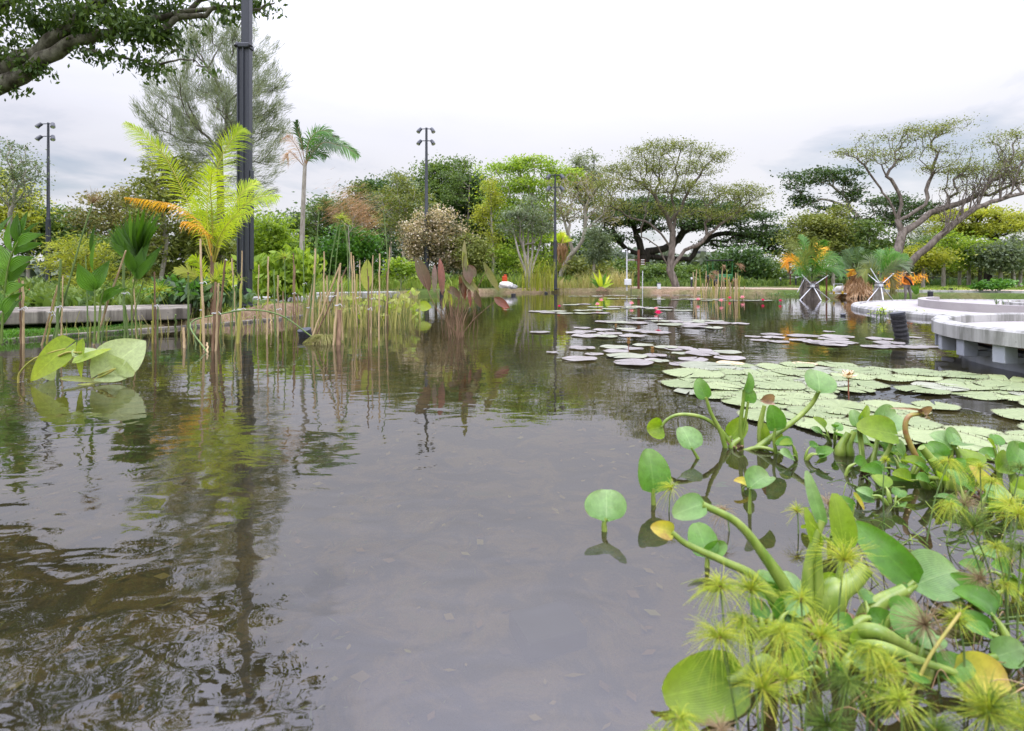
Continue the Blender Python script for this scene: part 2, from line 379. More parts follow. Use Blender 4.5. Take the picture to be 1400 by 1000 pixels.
def grid_mesh(name, X, Y, Z, mat):
    b = MB(); n, m = X.shape; i, j = np.meshgrid(np.arange(n-1), np.arange(m-1), indexing='ij'); a = (i*m+j).ravel()
    b.add(np.stack([X, Y, Z], -1).reshape(-1, 3), np.stack([a, a+m, a+m+1, a+1], 1)); return b.build(name, mat)
m, t, o = newmat('earth_and_grass'); v = objco(t)
n1_ = noise(t, v, .22, 5, .6); n2_ = noise(t, v, 6, 6, .7); n3_ = noise(t, v, 45, 3, .7)
soil = ramp(t, n2_, [(.3, (.15, .095, .055)), (.7, (.36, .26, .17))])
grass = ramp(t, math_(t, 'ADD', math_(t, 'MULTIPLY', n3_, .6), math_(t, 'MULTIPLY', n2_, .4)), [(.3, (.035, .06, .015)), (.7, (.12, .17, .04))])
sx = t.nodes.new('ShaderNodeSeparateXYZ'); t.links.new(v, sx.inputs[0])
def bump1d(a, c0, w_):  # soft window round c0
    q = math_(t, 'DIVIDE', math_(t, 'ABSOLUTE', math_(t, 'SUBTRACT', a, c0)), w_); return math_(t, 'SUBTRACT', 1.35, q, True)
bank = math_(t, 'MULTIPLY', bump1d(sx.outputs[0], -7.6, 2.2), bump1d(sx.outputs[1], 18, 5.5))
fark = math_(t, 'MULTIPLY', bump1d(sx.outputs[0], 12, 19), bump1d(sx.outputs[1], 42, 8))
msk = math_(t, 'ADD', math_(t, 'MAXIMUM', bank, fark), math_(t, 'MULTIPLY', math_(t, 'SUBTRACT', n1_, .56), 5), True)
c = mixc(t, msk, grass, soil)
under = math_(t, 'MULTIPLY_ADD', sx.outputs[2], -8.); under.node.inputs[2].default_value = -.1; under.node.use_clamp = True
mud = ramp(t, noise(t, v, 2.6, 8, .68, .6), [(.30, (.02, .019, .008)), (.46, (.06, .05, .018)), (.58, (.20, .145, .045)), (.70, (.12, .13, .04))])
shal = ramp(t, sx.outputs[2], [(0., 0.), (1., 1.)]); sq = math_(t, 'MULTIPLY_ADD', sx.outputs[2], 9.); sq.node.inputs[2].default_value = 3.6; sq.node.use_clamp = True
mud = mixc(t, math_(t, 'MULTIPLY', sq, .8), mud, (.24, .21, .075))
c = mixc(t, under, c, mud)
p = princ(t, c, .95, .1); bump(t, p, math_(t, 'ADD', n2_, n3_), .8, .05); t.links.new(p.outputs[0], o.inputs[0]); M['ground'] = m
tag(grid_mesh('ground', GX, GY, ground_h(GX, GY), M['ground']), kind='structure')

# ------------------------------------------------------------ water
m, t, o = newmat('pond_water'); v = objco(t)
mp = t.nodes.new('ShaderNodeMapping'); mp.inputs['Scale'].default_value = (.75, 1.15, 1); t.links.new(v, mp.inputs[0]); mv = mp.outputs[0]
big = noise(t, mv, 1.3, 2, .5, .3); mid = noise(t, mv, 4.2, 1.5, .45, .6); fin = noise(t, mv, 15, 2, .5, .3)
sx = t.nodes.new('ShaderNodeSeparateXYZ'); t.links.new(v, sx.inputs[0])
# rougher water bottom left where a breeze touches it; calm in the middle
q = math_(t, 'MULTIPLY_ADD', sx.outputs[0], -.32); q.node.inputs[2].default_value = .22; q.node.use_clamp = True
q2 = math_(t, 'MULTIPLY_ADD', sx.outputs[1], -.22); q2.node.inputs[2].default_value = 1.7; q2.node.use_clamp = True
left = math_(t, 'MULTIPLY', q, q2)
farm = math_(t, 'MULTIPLY_ADD', sx.outputs[1], .22); farm.node.inputs[2].default_value = -.8; farm.node.use_clamp = True
patch = ramp(t, noise(t, v, .35, 2), [(.38, .25), (.62, 1.)])
amp = math_(t, 'ADD', math_(t, 'ADD', .075, math_(t, 'MULTIPLY', left, .26)), math_(t, 'MULTIPLY', math_(t, 'MULTIPLY', farm, patch), .10))
h = math_(t, 'ADD', math_(t, 'MULTIPLY', big, .9), math_(t, 'ADD', math_(t, 'MULTIPLY', mid, .55), math_(t, 'MULTIPLY', fin, .035)))
h = math_(t, 'MULTIPLY', h, amp)
b = t.nodes.new('ShaderNodeBump'); b.inputs['Strength'].default_value = 1; b.inputs['Distance'].default_value = .030; t.links.new(h, b.inputs['Height'])
fr = t.nodes.new('ShaderNodeFresnel'); fr.inputs['IOR'].default_value = 1.72; t.links.new(b.outputs[0], fr.inputs['Normal'])
gl = t.nodes.new('ShaderNodeBsdfGlossy'); gl.inputs['Roughness'].default_value = .0; gl.inputs['Color'].default_value = (.96, .95, 1, 1); t.links.new(b.outputs[0], gl.inputs['Normal'])
tr = t.nodes.new('ShaderNodeBsdfTransparent'); tr.inputs[0].default_value = (.60, .57, .42, 1)
df = t.nodes.new('ShaderNodeBsdfDiffuse')
murk = ramp(t, noise(t, v, .8, 4), [(.35, (.10, .095, .05)), (.65, (.15, .14, .07))]); t.links.new(murk, df.inputs[0])
x1 = t.nodes.new('ShaderNodeMixShader'); x1.inputs[0].default_value = .11; t.links.new(tr.outputs[0], x1.inputs[1]); t.links.new(df.outputs[0], x1.inputs[2])
x2 = t.nodes.new('ShaderNodeMixShader'); t.links.new(fr.outputs[0], x2.inputs[0]); t.links.new(x1.outputs[0], x2.inputs[1]); t.links.new(gl.outputs[0], x2.inputs[2])
t.links.new(x2.outputs[0], o.inputs[0]); M['water'] = m
wb = MB(); wb.add([[-14, -5.5, 0], [39, -5.5, 0], [39, 47, 0], [-14, 47, 0]], [[0, 1, 2, 3]], smooth=False)
tag(wb.build('water', M['water']), kind='structure')

# ------------------------------------------------------------ left bank edging, slabs
def strip(name, pts, prof, mat, label=None, cat=None, kind=None, close=False):
    """sweep a profile [(side, z)] along a ground path"""
    b = MB(); pts = np.asarray(pts, float); n = len(pts); m = len(prof)
    t = np.gradient(pts, axis=0); t /= np.linalg.norm(t, axis=1, keepdims=True); s = np.stack([t[:, 1], -t[:, 0]], 1)
    V = np.array([[(*(pts[i]+s[i]*a), z) for a, z in prof] for i in range(n)])
    for i in range(n-1):
        for k in range(m):
            k2 = (k+1) % m; b.add([V[i, k], V[i+1, k], V[i+1, k2], V[i, k2]], [[0, 3, 2, 1]], smooth=False)
    b.add(V[0], [list(range(m))], smooth=False); b.add(V[-1], [list(range(m))[::-1]], smooth=False)
    return tag(b.build(name, mat, loc=(*pts[0], 0)), label, cat, None, kind)
edge = np.array([p[:2] for p in bez([np.array([*q, 0.]) for q in [(-14.3, 6.2), (-12.2, 9.2), (-10.45, 11.75), (-9.55, 13.25), (-8.35, 15.05), (-7.15, 17.6), (-6.6, 20.0), (-6.9, 21.3), (-8.2, 22.2), (-10.2, 22.6)]], 60)])
strip('pond_edging', edge, [(-.10, -.3), (.03, -.3), (.03, .05), (.022, .066), (-.09, .07), (-.10, .06)], M['concrete_old'], 'thin weathered edging board along the left bank of the pond', 'edging')
def quad_slab(name, A, B, wv, z0, z1, label, ch=.025, mat='concrete_old'):
    b = MB(); A = np.array(A); B = np.array(B); L_ = np.linalg.norm(B-A); d = (B-A)/L_; s = np.array([-d[1], d[0]]); mid_ = (A+B)/2+s*wv/2
    box(b, (*mid_, (z0+z1)/2), (L_, wv, z1-z0), math.atan2(d[1], d[0]), ch=ch); return tag(b.build(name, M[mat], loc=(*mid_, z0)), label, 'slab')
d_ = np.array([.889, .458])
A0 = np.array([-8.35, 14.7])
quad_slab('concrete_slab', A0-d_*5.1, A0, 2.3, .235, .53, 'thick grey stained concrete slab forming a walkway behind the left reeds, its right end')
quad_slab('concrete_slab', A0-d_*11, A0-d_*5.115, 2.3, .235, .53, 'thick grey stained concrete slab of the walkway running out of frame at the far left')
quad_slab('low_concrete_wall', (-24, 21.5), (-15.9, 22.2), .3, .15, .52, 'low bare concrete wall standing behind the walkway slab at far left')
quad_slab('low_concrete_wall', (-13, 27.5), (-6.2, 31.5), 1.6, .1, .42, 'long pale concrete ledge behind the stake cluster right of the lamp post', mat='concrete_pale')
quad_slab('concrete_block', (-9.5, 24.6), (-7.7, 25.2), .9, .18, .42, 'short pale concrete block between the soil bank and the long ledge', mat='concrete_pale')
quad_slab('concrete_ledge', (-16.5, 24.2), (-9.6, 24.4), 1.2, .12, .40, 'pale concrete ledge behind the near lamp post', mat='concrete_pale')

# ------------------------------------------------------------ concrete planters on the right
T2 = 2*math.pi
pc = (10.0, 8.2)
pl = thing('curved_planter', (*pc, 0), 'pale round concrete planter with timber bench ring, nearest at the right edge', 'planter')
b = MB(); revolve(b, [(3.2, .405), (3.2, .60), (3.17, .63), (2.97, .63), (2.95, .61), (2.95, .405)], pc, 0, T2, 240); b.build('rim_wall', M['concrete_pale'], pl)
b = MB(); revolve(b, [(2.78, -.4), (2.78, .27), (2.5, .27), (2.5, -.4)], pc, 0, T2, 200); b.build('base_wall', M['paint_grey'], pl)
b = MB(); revolve(b, [(2.86, .33), (2.86, .375), (2.4, .375), (2.4, .33)], pc, 0, T2, 96); b.build('bench', M['wood_deck'], pl)
b = MB(); revolve(b, [(2.945, .42), (2.945, .48), (0.05, .48), (.05, .42)], pc, 0, T2, 64); b.build('inner_floor', M['concrete_deck'], pl)
for k in range(26):
    a = T2*k/26+.05; b = MB(); c_ = (pc[0]+3.05*math.cos(a), pc[1]+3.05*math.sin(a))
    box(b, (*c_, .275), (.2, .2, .258), a, ch=.008); c2 = (pc[0]+2.86*math.cos(a), pc[1]+2.86*math.sin(a))
    box(b, (*c2, .19), (.2, .16, .08), a, ch=.006); b.build('support_bracket', M['paint_grey'], pl)
pc2 = (21.3, 19.6)
pl2 = thing('round_deck', (*pc2, 0), 'wide low round concrete deck with white edge behind the nearest planter', 'deck')
b = MB(); revolve(b, [(8.3, -.4), (8.3, .10), (8.24, .17), (8.0, .19), (7.98, .15), (7.98, -.4)], pc2, 0, T2, 260); b.build('edge_ring', M['concrete_pale'], pl2)
b = MB(); revolve(b, [(7.975, -.3), (7.975, .14), (.05, .14), (.05, -.3)], pc2, 0, T2, 90); b.build('paving', M['concrete_deck'], pl2)
b = MB(); revolve(b, [(6.0, .141), (6.0, .42), (5.75, .42), (5.75, .141)], pc2, R(120), R(350), 80); b.build('inner_wall', M['concrete_deck'], pl2)
b = MB(); revolve(b, [(3.4, .141), (3.4, .38), (3.15, .38), (3.15, .141)], pc2, 0, T2, 60); b.build('inner_ring', M['concrete_pale'], pl2)
pth = np.array([p_[:2] for p_ in bez([np.array([*q, 0.]) for q in [(7, 46.5), (13, 44.2), (19, 41.5), (24, 38.8), (31, 36.5), (44, 33.5), (60, 30)]], 40)])
strip('path', pth, [(-1.2, .1), (1.2, .1), (1.2, .37), (-1.2, .37)], solid('path_gravel', (.36, .28, .20), (.48, .38, .29), 5, .9), kind='structure')
strip('low_kerb_wall', np.array([(22.5, 36.3), (28, 34.0), (34, 32.2), (42, 31), (58, 29)]), [(-.15, 0), (.15, 0), (.15, .42), (-.15, .42)], M['concrete_pale'], 'long low white kerb wall running behind the round deck', 'kerb')

# ------------------------------------------------------------ leaf palettes
G = {}
def pal(n, *cols, **k): G[n] = leafmat('foliage_'+n, [[min(.75, q*1.3) for q in c] for c in cols], **k)
pal('dark', (.018, .038, .010), (.04, .075, .018), (.075, .12, .03))
pal('mid', (.035, .065, .012), (.085, .14, .028), (.15, .21, .045))
pal('deep', (.022, .05, .014), (.05, .10, .024), (.09, .15, .035))
pal('lime', (.10, .17, .018), (.20, .30, .03), (.30, .38, .05), trans=.45)
pal('yellow', (.14, .17, .02), (.26, .29, .035), (.38, .38, .06), trans=.45)
pal('olive', (.065, .085, .02), (.14, .17, .035), (.24, .25, .06))
pal('sage', (.06, .085, .045), (.12, .16, .085), (.20, .24, .14))
pal('bronze', (.085, .08, .025), (.15, .15, .045), (.25, .22, .08))
pal('casuarina', (.10, .125, .08), (.16, .19, .12), (.22, .25, .17), trans=.4)
pal('overhead', (.022, .045, .010), (.055, .095, .018), (.11, .16, .03), rough=.4)
pal('cream', (.05, .06, .025), (.15, .14, .07), (.42, .34, .24), (.60, .54, .42))
pal('dry', (.20, .11, .05), (.34, .21, .11), (.46, .32, .19), trans=.2)
pal('orange', (.42, .15, .01), (.65, .30, .02), (.70, .45, .06), trans=.35)
pal('palm_lime', (.17, .26, .012), (.33, .43, .018), (.52, .56, .04), trans=.45, rough=.4)
pal('palm_green', (.03, .085, .012), (.065, .17, .02), (.13, .26, .035), trans=.35, rough=.35)
pal('palm_dark', (.03, .06, .02), (.06, .11, .04), (.12, .18, .06), rough=.4)
pal('grassy', (.07, .13, .02), (.15, .24, .035), (.27, .33, .07), trans=.4)
pal('reedy', (.13, .15, .035), (.25, .25, .07), (.38, .33, .14), trans=.3)
pal('papyrus', (.18, .27, .03), (.38, .46, .06), (.58, .56, .10), trans=.5)
pal('papyrus_old', (.18, .13, .07), (.30, .22, .12), (.44, .36, .22))

# ------------------------------------------------------------ trees
def gauss_in(lobes, n, D, depth=1.0, shell=.5):
    ar = np.array([max(l[2]*l[3], 20)*(l[4] if len(l) > 4 else 1) for l in lobes], float); k = rng.choice(len(lobes), n, p=ar/ar.sum())
    d = rng.normal(size=(n, 3)); d /= np.linalg.norm(d, axis=1, keepdims=True); r = U(0, 1, n)**(1/3*(1-shell*.6)); d *= r[:, None]
    lo = np.array([l[:4] for l in lobes], float)[k]
    x = lo[:, 0]+d[:, 0]*lo[:, 2]; y = lo[:, 1]-d[:, 2]*lo[:, 3]
    dep = D+d[:, 1]*np.minimum(lo[:, 2]*depth, 90)/F*D
    return np.stack([(x-700)/F*D, dep, CH+(375-y)/F*D], 1)
def tree(name, label, cat, D, base, trunk, lobes, tips, per, size, pal_, bark='bark_grey', r0=.25, group=None, spread=.9, flat=.35, asp=.5, bf=.55,
         droop=None, sides=5, extra=None, gz=.25, shell=.6, twig=.012, depth=1., wig=.12, exp_=2.35, keep=1., limbs=()):
    """base px x; trunk = list of (px, py) up to the fork; lobes = (px, py, rx, ry[, weight]) of the crown"""
    x0 = (base-700)/F*D; root = thing(name, (x0, D, gz), label, cat, group)
    tp = [np.array([x0, D, gz-.3])]+[P(a, b_, D+U(-.3, .3)) for a, b_ in trunk]
    tr_ = bez(tp, 10); nodes = [q for q in tr_]; par = [-1]+list(range(9)); pd = list(np.concatenate([[0], np.cumsum(np.linalg.norm(np.diff(tr_, axis=0), axis=1))]))
    for lp in limbs:      # main limbs that follow the photo
        q0 = P(*lp[0], D); j = 3+int(np.argmin([np.linalg.norm(np.array(z)-q0) for z in nodes[3:]])); dz_ = U(-.5, .5)*2.5
        lc = bez([np.array(nodes[j])]+[P(a, b_, D+dz_*(i+1)/len(lp)) for i, (a, b_) in enumerate(lp[1:])], 2+2*len(lp)); lc[2:-1] += rng.normal(size=lc[2:-1].shape)*.07
        pj = j
        for q_ in range(1, len(lc)):
            pd.append(pd[pj]+np.linalg.norm(lc[q_]-lc[q_-1])); nodes.append(lc[q_]); par.append(pj); pj = len(nodes)-1
    tg = gauss_in(lobes, tips, D, depth, shell); fork = tr_[-1]
    tg = tg[np.argsort(np.linalg.norm((tg-fork)*[1, 1, 1.2], axis=1))]
    A = np.array(nodes); PD = np.array(pd); start = 5; ends = []
    for g in tg:
        c = np.linalg.norm(A[start:]-g, axis=1)+bf*PD[start:]+np.where(A[start:, 2] > g[2]+.3, (A[start:, 2]-g[2])*.8, 0)
        j = start+int(np.argmin(c)); a = A[j]; Ln = np.linalg.norm(g-a); k = max(2, min(6, int(Ln/.9)+1))
        jit = rng.normal(size=(k, 3))*Ln*wig; jit[-1] = 0; jit[:, 2] += np.sin(np.linspace(0, math.pi, k))*Ln*.10
        f = np.linspace(0, 1, k+1)[1:, None]; new = a+(g-a)*f+jit*np.sin(f*math.pi*.9)
        prev = j; n0 = len(A); segl = np.linalg.norm(np.diff(np.vstack([a, new]), axis=0), axis=1)
        PD = np.concatenate([PD, PD[j]+np.cumsum(segl)]); A = np.vstack([A, new])
        for q in range(k): par.append(prev); prev = n0+q
        ends.append(len(A)-1)
    n = len(A)
    # radius: accumulate, then scale so that the trunk is r0 thick
    cnt = np.zeros(n); has = np.zeros(n, bool)
    for i in range(1, n): has[par[i]] = True
    for i in range(n-1, 0, -1):
        if not has[i]: cnt[i] = 1
        cnt[par[i]] += cnt[i]
    rad = (cnt/cnt[0])**(1/exp_)*r0; rad = np.maximum(rad, twig)
    b = MB(); kids = {}
    for i in range(1, n): kids.setdefault(par[i], []).append(i)
    stack = [(0, None)]
    while stack:
        s, pr = stack.pop(); chain = ([pr] if pr is not None else [])+[s]; cur = s
        while cur in kids:
            ks = sorted(kids[cur], key=lambda q: -cnt[q]); stack += [(q, cur) for q in ks[1:]]; cur = ks[0]; chain.append(cur)
        rads = rad[chain].copy()
        if pr is not None: rads[0] = min(rads[0], rads[1]*1.25)
        else: rads[0] *= 1.35; rads[1] *= 1.12
        tube(b, A[chain], rads, sides if rads[0] < .1 else 8, .5, 0, False)
    b.build('trunk', M[bark], root)
    e = np.array(ends); ctr = A[e]; prv = A[[par[i] for i in e]]
    cen = np.concatenate([ctr, (ctr+prv)/2]); cn = np.repeat(np.arange(len(cen)), per)
    if keep < 1: sel = U(0, 1, len(cen)) < keep; cn = cn[sel[cn]]
    off = rng.normal(size=(len(cn), 3))*spread*np.array([1, 1, flat])*U(.45, 1.5, len(cen))[cn][:, None]; pts = cen[cn]+off
    dk = U(.25, 1, len(cen))[cn] > U(0, 1, len(cn))*.9; pts = pts[dk]; cn = cn[dk]
    cr = U(0, 1, len(cen)); rv = np.clip(.55*cr[cn]+.45*U(0, 1, len(cn)), 0, 1)
    b = MB()
    if isinstance(droop, str):      # needles sprayed along their own twig
        bd = np.concatenate([ctr-prv, ctr-prv]); bd /= np.linalg.norm(bd, axis=1, keepdims=True)+1e-9; bd = bd+[0.15, 0, .35]; t_ = U(-.6, 1.5, len(cn))[:, None]
        pts = cen[cn]+bd[cn]*t_*spread+rng.normal(size=(len(cn), 3))*spread*.28*(1.5-.6*np.abs(t_)); leaves(b, pts, size, asp, rv, flat=0, dirs=bd[cn]*1.3)
    else: leaves(b, pts, size, asp, rv, flat=.3, dirs=None if droop is None else np.tile(droop, (len(cn), 1)))
    b.build('crown', G[pal_], root)
    root['_w'] = [float(q) for q in (x0, D, gz)]
    if extra: extra(root, A, e)
    return root

# ------------------------------------------------------------ trees, left to right
BT = 'trees and shrubs standing beyond the pond'
# overhead rain tree: limbs follow the photo
root = thing('overhanging_tree', (P(-330, 375, 22)[0], 22, .25), 'big old tree whose lichened limbs reach into the top left corner of the sky', 'tree')
b = MB(); D0 = 22; segs_ = []
def limb(pts, r, D=D0, k=14, dz=0., mi=0):
    c = bez([P(x, y, D+dz*i/(len(pts)-1)) for i, (x, y) in enumerate(pts)], k)
    c[1:-1] += rng.normal(size=(k-2, 3))*.05; tube(b, c, np.linspace(r[0], r[1], k), 10 if r[0] > .1 else 6, .5, 0, False); segs_.append(c); return c
tb = [(-330, 395), (-320, 300), (-250, 210), (-140, 155), (-60, 135), (0, 108)]
limb(tb, (.95, .40), k=20)
limb([(-20, 110), (20, 84), (62, 62), (100, 30), (140, 0), (200, -45), (290, -100)], (.33, .10), k=20)
limb([(-60, 135), (0, 118), (40, 98), (82, 68), (112, 56), (150, 45), (190, 28), (240, 22), (300, 11)], (.36, .07), k=20)
limb([(240, 22), (275, 24), (290, 13), (320, 10), (350, 14), (375, 5)], (.12, .03), k=12)
limb([(112, 68), (130, 72), (160, 76), (185, 80), (205, 92)], (.09, .025), k=10)
limb([(205, 87), (225, 86), (245, 82), (262, 84), (285, 92)], (.05, .02), k=10)
limb([(185, 80), (210, 88), (222, 78), (240, 70)], (.03, .01))
limb([(130, 5), (100, -30), (60, -90), (40, -160)], (.22, .08))
limb([(225, 40), (250, 20), (280, 0), (330, -30), (400, -70)], (.13, .04))
limb([(-200, 180), (-150, 60), (-60, -60), (60, -190)], (.5, .12))
limb([(-150, 60), (-60, 30), (20, 5), (60, -30)], (.2, .06))
limb([(-260, 220), (-340, 60), (-420, -100)], (.6, .2))
limb([(0, 110), (30, 112), (55, 100), (60, 88)], (.04, .012))
for q in range(16):      # short twigs
    c = segs_[int(U(1, len(segs_)-2))]; p0 = c[int(U(3, len(c)-1))]
    p1 = p0+np.array([U(-1, 1.4), U(-.8, .8), U(-.9, .9)]); tube(b, bez([p0, (p0+p1)/2+rng.normal(size=3)*.12, p1], 5), [.03, .025, .02, .014, .008], 5, .5, 0, False)
b.build('trunk', M['bark_lichen'], root)
OL = [(20, 12, 70, 40, 1.2), (75, 30, 40, 22), (10, 75, 32, 22, .7), (112, 45, 26, 18), (150, 30, 40, 24, 1.3), (190, 45, 44, 20, 1.6), (215, 48, 35, 14, 1.3), (175, 5, 60, 26), (245, 10, 60, 16, .7), (150, 78, 22, 9, 1.5),
      (185, 90, 20, 8, 1.5), (218, 93, 14, 7, 1.5), (65, 100, 22, 10, 1.2), (45, 92, 20, 9), (10, 122, 14, 7, 1.2), (282, 92, 11, 9, 1.3), (350, 2, 22, 10, 1), (315, 18, 12, 5), (128, 80, 14, 9, 1), (272, 38, 22, 10, .4), (232, 60, 20, 8, .8),
      (100, -60, 150, 50, .35), (280, -70, 130, 45, .35), (0, -150, 200, 60, .22), (230, -150, 190, 50, .22), (-160, 20, 110, 90, .22), (370, -120, 75, 35, .3), (-150, -120, 120, 60, .15)]
pts = gauss_in(OL, 470, D0, 1.0, .3); b = MB(); cn = np.repeat(np.arange(470), 34); off = rng.normal(size=(470*34, 3))*[.30, .30, .17]*U(.5, 1.4, 470)[cn][:, None]
rv = .5*U(0, 1, 470)[cn]+.5*U(0, 1, len(cn))
leaves(b, pts[cn]+off, .25, .42, rv, flat=.1, dirs=np.tile([0, 0, -.5], (len(cn), 1))); b.build('crown', G['overhead'], root)

def casuarina(name, label, D, base, top, lobes, tips, r0):
    return tree(name, label, 'tree', D, base, top, lobes, tips, 120, .42, 'casuarina', 'bark_grey', r0, spread=.62, flat=.9, asp=.06, bf=.35, droop='twig', shell=.3, twig=.008, depth=1., wig=.05, exp_=1.9)
casuarina('casuarina_tree', 'tall feathery grey green casuarina rising behind the near lamp post', 38, 300, [(302, 330), (301, 250), (300, 190)],
          [(285, 50, 34, 30), (310, 75, 60, 40, 1.2), (250, 120, 45, 40), (340, 120, 48, 50), (235, 170, 34, 40), (300, 160, 60, 50, 1.2), (352, 180, 45, 50, .9), (260, 220, 45, 42), (330, 240, 55, 40, .9)], 260, .24)

T = tree
T('sparse_tree', 'thin open tree at the far left edge left of the tall lamp post', 'tree', 42, 10, [(12, 330), (14, 290)], [(15, 215, 34, 22), (38, 235, 20, 25), (10, 255, 34, 26)], 70, 26, .20, 'sage', 'bark_pale', .14, BT, .5)
T('yellow_green_tree', 'yellow green leafy tree at the far left edge low behind the palm', 'tree', 48, 5, [(6, 340)], [(4, 265, 30, 32), (22, 300, 24, 30)], 60, 70, .26, 'yellow', 'bark_grey', .14, BT, .6)
T('broadleaf_tree', 'pale green layered broadleaf tree right behind the leftmost lamp post', 'tree', 52, 85, [(86, 350)], [(68, 288, 26, 10), (100, 300, 24, 14), (55, 312, 34, 16), (90, 330, 45, 22), (120, 300, 20, 14)], 90, 60, .34, 'mid', 'bark_grey', .16, BT, .75)
T('feathery_cassia', 'bright yellow green feathery shrub between the leftmost lamp post and the papyrus stem', 'shrub', 33, 112, [(112, 372)], [(105, 335, 26, 14), (128, 350, 22, 16), (95, 362, 26, 14), (120, 378, 30, 12)], 60, 50, .34, 'yellow', 'bark_grey', .06, None, .5, asp=.16)
T('bronze_tree', 'bronze tinged small tree behind the papyrus flower head', 'tree', 46, 158, [(158, 350), (157, 320)], [(150, 272, 30, 12), (176, 280, 22, 20), (140, 300, 34, 18), (170, 315, 34, 25)], 90, 45, .26, 'bronze', 'bark_pale', .12, BT, .6)
T('leaning_tree', 'open yellow olive tree with leaning brown trunk just left of the yellow palm', 'tree', 34, 216, [(222, 370), (228, 335), (224, 300)], [(215, 238, 20, 14), (240, 230, 22, 22), (205, 262, 24, 18), (238, 262, 26, 20), (215, 300, 34, 25), (200, 335, 34, 18)], 130, 34, .24, 'olive', 'bark_pale', .13, None, .45)
T('green_shrub', 'dense mid green shrub behind the broad left palms', 'shrub', 42, 170, [(170, 372)], [(150, 350, 40, 25), (195, 358, 35, 22)], 70, 70, .28, 'mid', 'bark_grey', .1, BT, .7)
T('green_shrub', 'olive green bush left of the near lamp post foot', 'shrub', 36, 262, [(262, 372)], [(245, 345, 34, 28), (270, 325, 26, 25), (235, 375, 36, 14), (300, 350, 26, 28)], 110, 60, .24, 'olive', 'bark_grey', .08, BT, .5)
T('background_tree', 'mid green tree filling the gap behind the near lamp post', 'tree', 62, 320, [(320, 350)], [(300, 320, 46, 32), (345, 318, 40, 34), (330, 355, 50, 20)], 110, 60, .40, 'mid', 'bark_grey', .18, BT, .9)
T('light_green_tree', 'light green leafy tree right of the near lamp post', 'tree', 44, 372, [(372, 355)], [(368, 315, 24, 24), (355, 345, 28, 28), (385, 350, 25, 30)], 110, 55, .28, 'lime', 'bark_grey', .12, BT, .6)
T('background_tree', 'rounded tree top directly left of the slim tall palm', 'tree', 58, 398, [(398, 350)], [(398, 302, 16, 16), (410, 325, 22, 22), (400, 352, 30, 25)], 70, 55, .34, 'mid', 'bark_grey', .14, BT, .7)
T('dark_tree', 'dark green tree directly right of the slim tall palm', 'tree', 64, 452, [(452, 350)], [(465, 285, 34, 22), (445, 315, 34, 28), (480, 320, 34, 35), (440, 350, 30, 25)], 130, 60, .40, 'deep', 'bark_dark', .2, BT, .9)
T('bright_shrub', 'saturated green rounded tree below the pinkish dry plumes', 'shrub', 44, 476, [(476, 372)], [(478, 330, 32, 26), (460, 350, 26, 20), (495, 352, 22, 25)], 100, 80, .24, 'palm_green', 'bark_grey', .12, None, .5)
T('dry_plume_tree', 'slender tree with pinkish tan wind blown plumes near the slim palm', 'tree', 42, 478, [(478, 350), (476, 310)], [(470, 275, 12, 10), (490, 285, 16, 9), (505, 302, 10, 10), (455, 292, 8, 7)], 60, 26, .6, 'dry', 'bark_pale', .05, None, .5, asp=.03, droop=(1.2, 0, .8), flat=1.)
T('dark_tree', 'tall dark olive tree with ragged top left of the middle lamp post', 'tree', 62, 520, [(520, 350), (520, 320)], [(508, 258, 18, 12), (535, 255, 24, 14), (515, 285, 34, 22), (545, 300, 34, 28), (510, 330, 34, 25), (550, 345, 34, 25)], 180, 55, .34, 'deep', 'bark_dark', .22, BT, .8)
T('slim_tree', 'slim pale trunked olive tree with sparse top just left of the middle lamp post', 'tree', 50, 552, [(552, 350), (552, 310), (553, 290)], [(550, 250, 10, 14), (545, 272, 30, 16), (570, 280, 25, 20), (535, 300, 25, 16), (560, 315, 25, 18)], 130, 32, .22, 'olive', 'bark_pale', .13, BT, .55)
T('background_tree', 'round crowned green tree directly behind the middle lamp post', 'tree', 74, 612, [(612, 350), (612, 310)], [(598, 238, 26, 15), (622, 232, 22, 12), (630, 255, 30, 20), (590, 265, 38, 22), (620, 290, 50, 25)], 190, 60, .40, 'mid', 'bark_dark', .3, BT, 1.0)
T('flowering_tree', 'rounded tree dotted with cream and rusty blossom behind the middle lamp post', 'tree', 46, 596, [(596, 372), (596, 350)], [(592, 300, 24, 14), (580, 325, 28, 24), (610, 330, 30, 26), (575, 350, 18, 16), (625, 350, 24, 20)], 150, 90, .17, 'cream', 'bark_grey', .12, None, .42, flat=.7, asp=.8)
T('brown_tinged_shrub', 'brown tinged dark shrub at the right foot of the blossoming tree', 'shrub', 45, 645, [(645, 375)], [(640, 335, 22, 16), (650, 352, 22, 20)], 60, 80, .18, 'olive', 'bark_dark', .08, None, .4)
T('dark_dense_tree', 'very dark dense tree mass right of the blossoming tree', 'tree', 72, 660, [(660, 350)], [(645, 270, 30, 30), (668, 300, 42, 35), (640, 320, 36, 30), (690, 330, 40, 35), (660, 355, 50, 22)], 230, 70, .42, 'dark', 'bark_dark', .3, BT, 1.0)
T('bright_layered_tree', 'tall bright yellow green tree with layered sprays left of the far lamp post', 'tree', 62, 760, [(758, 350), (752, 300), (748, 270)],
  [(690, 232, 28, 8, 1.6), (725, 222, 24, 7, 1.6), (752, 228, 14, 7, 1.4), (775, 240, 20, 8, 1.4), (700, 252, 36, 12), (742, 258, 34, 12), (668, 262, 16, 10), (690, 282, 30, 14), (730, 290, 42, 18), (705, 310, 30, 14)], 240, 55, .28, 'lime', 'bark_pale', .28, BT, .8, flat=.16)
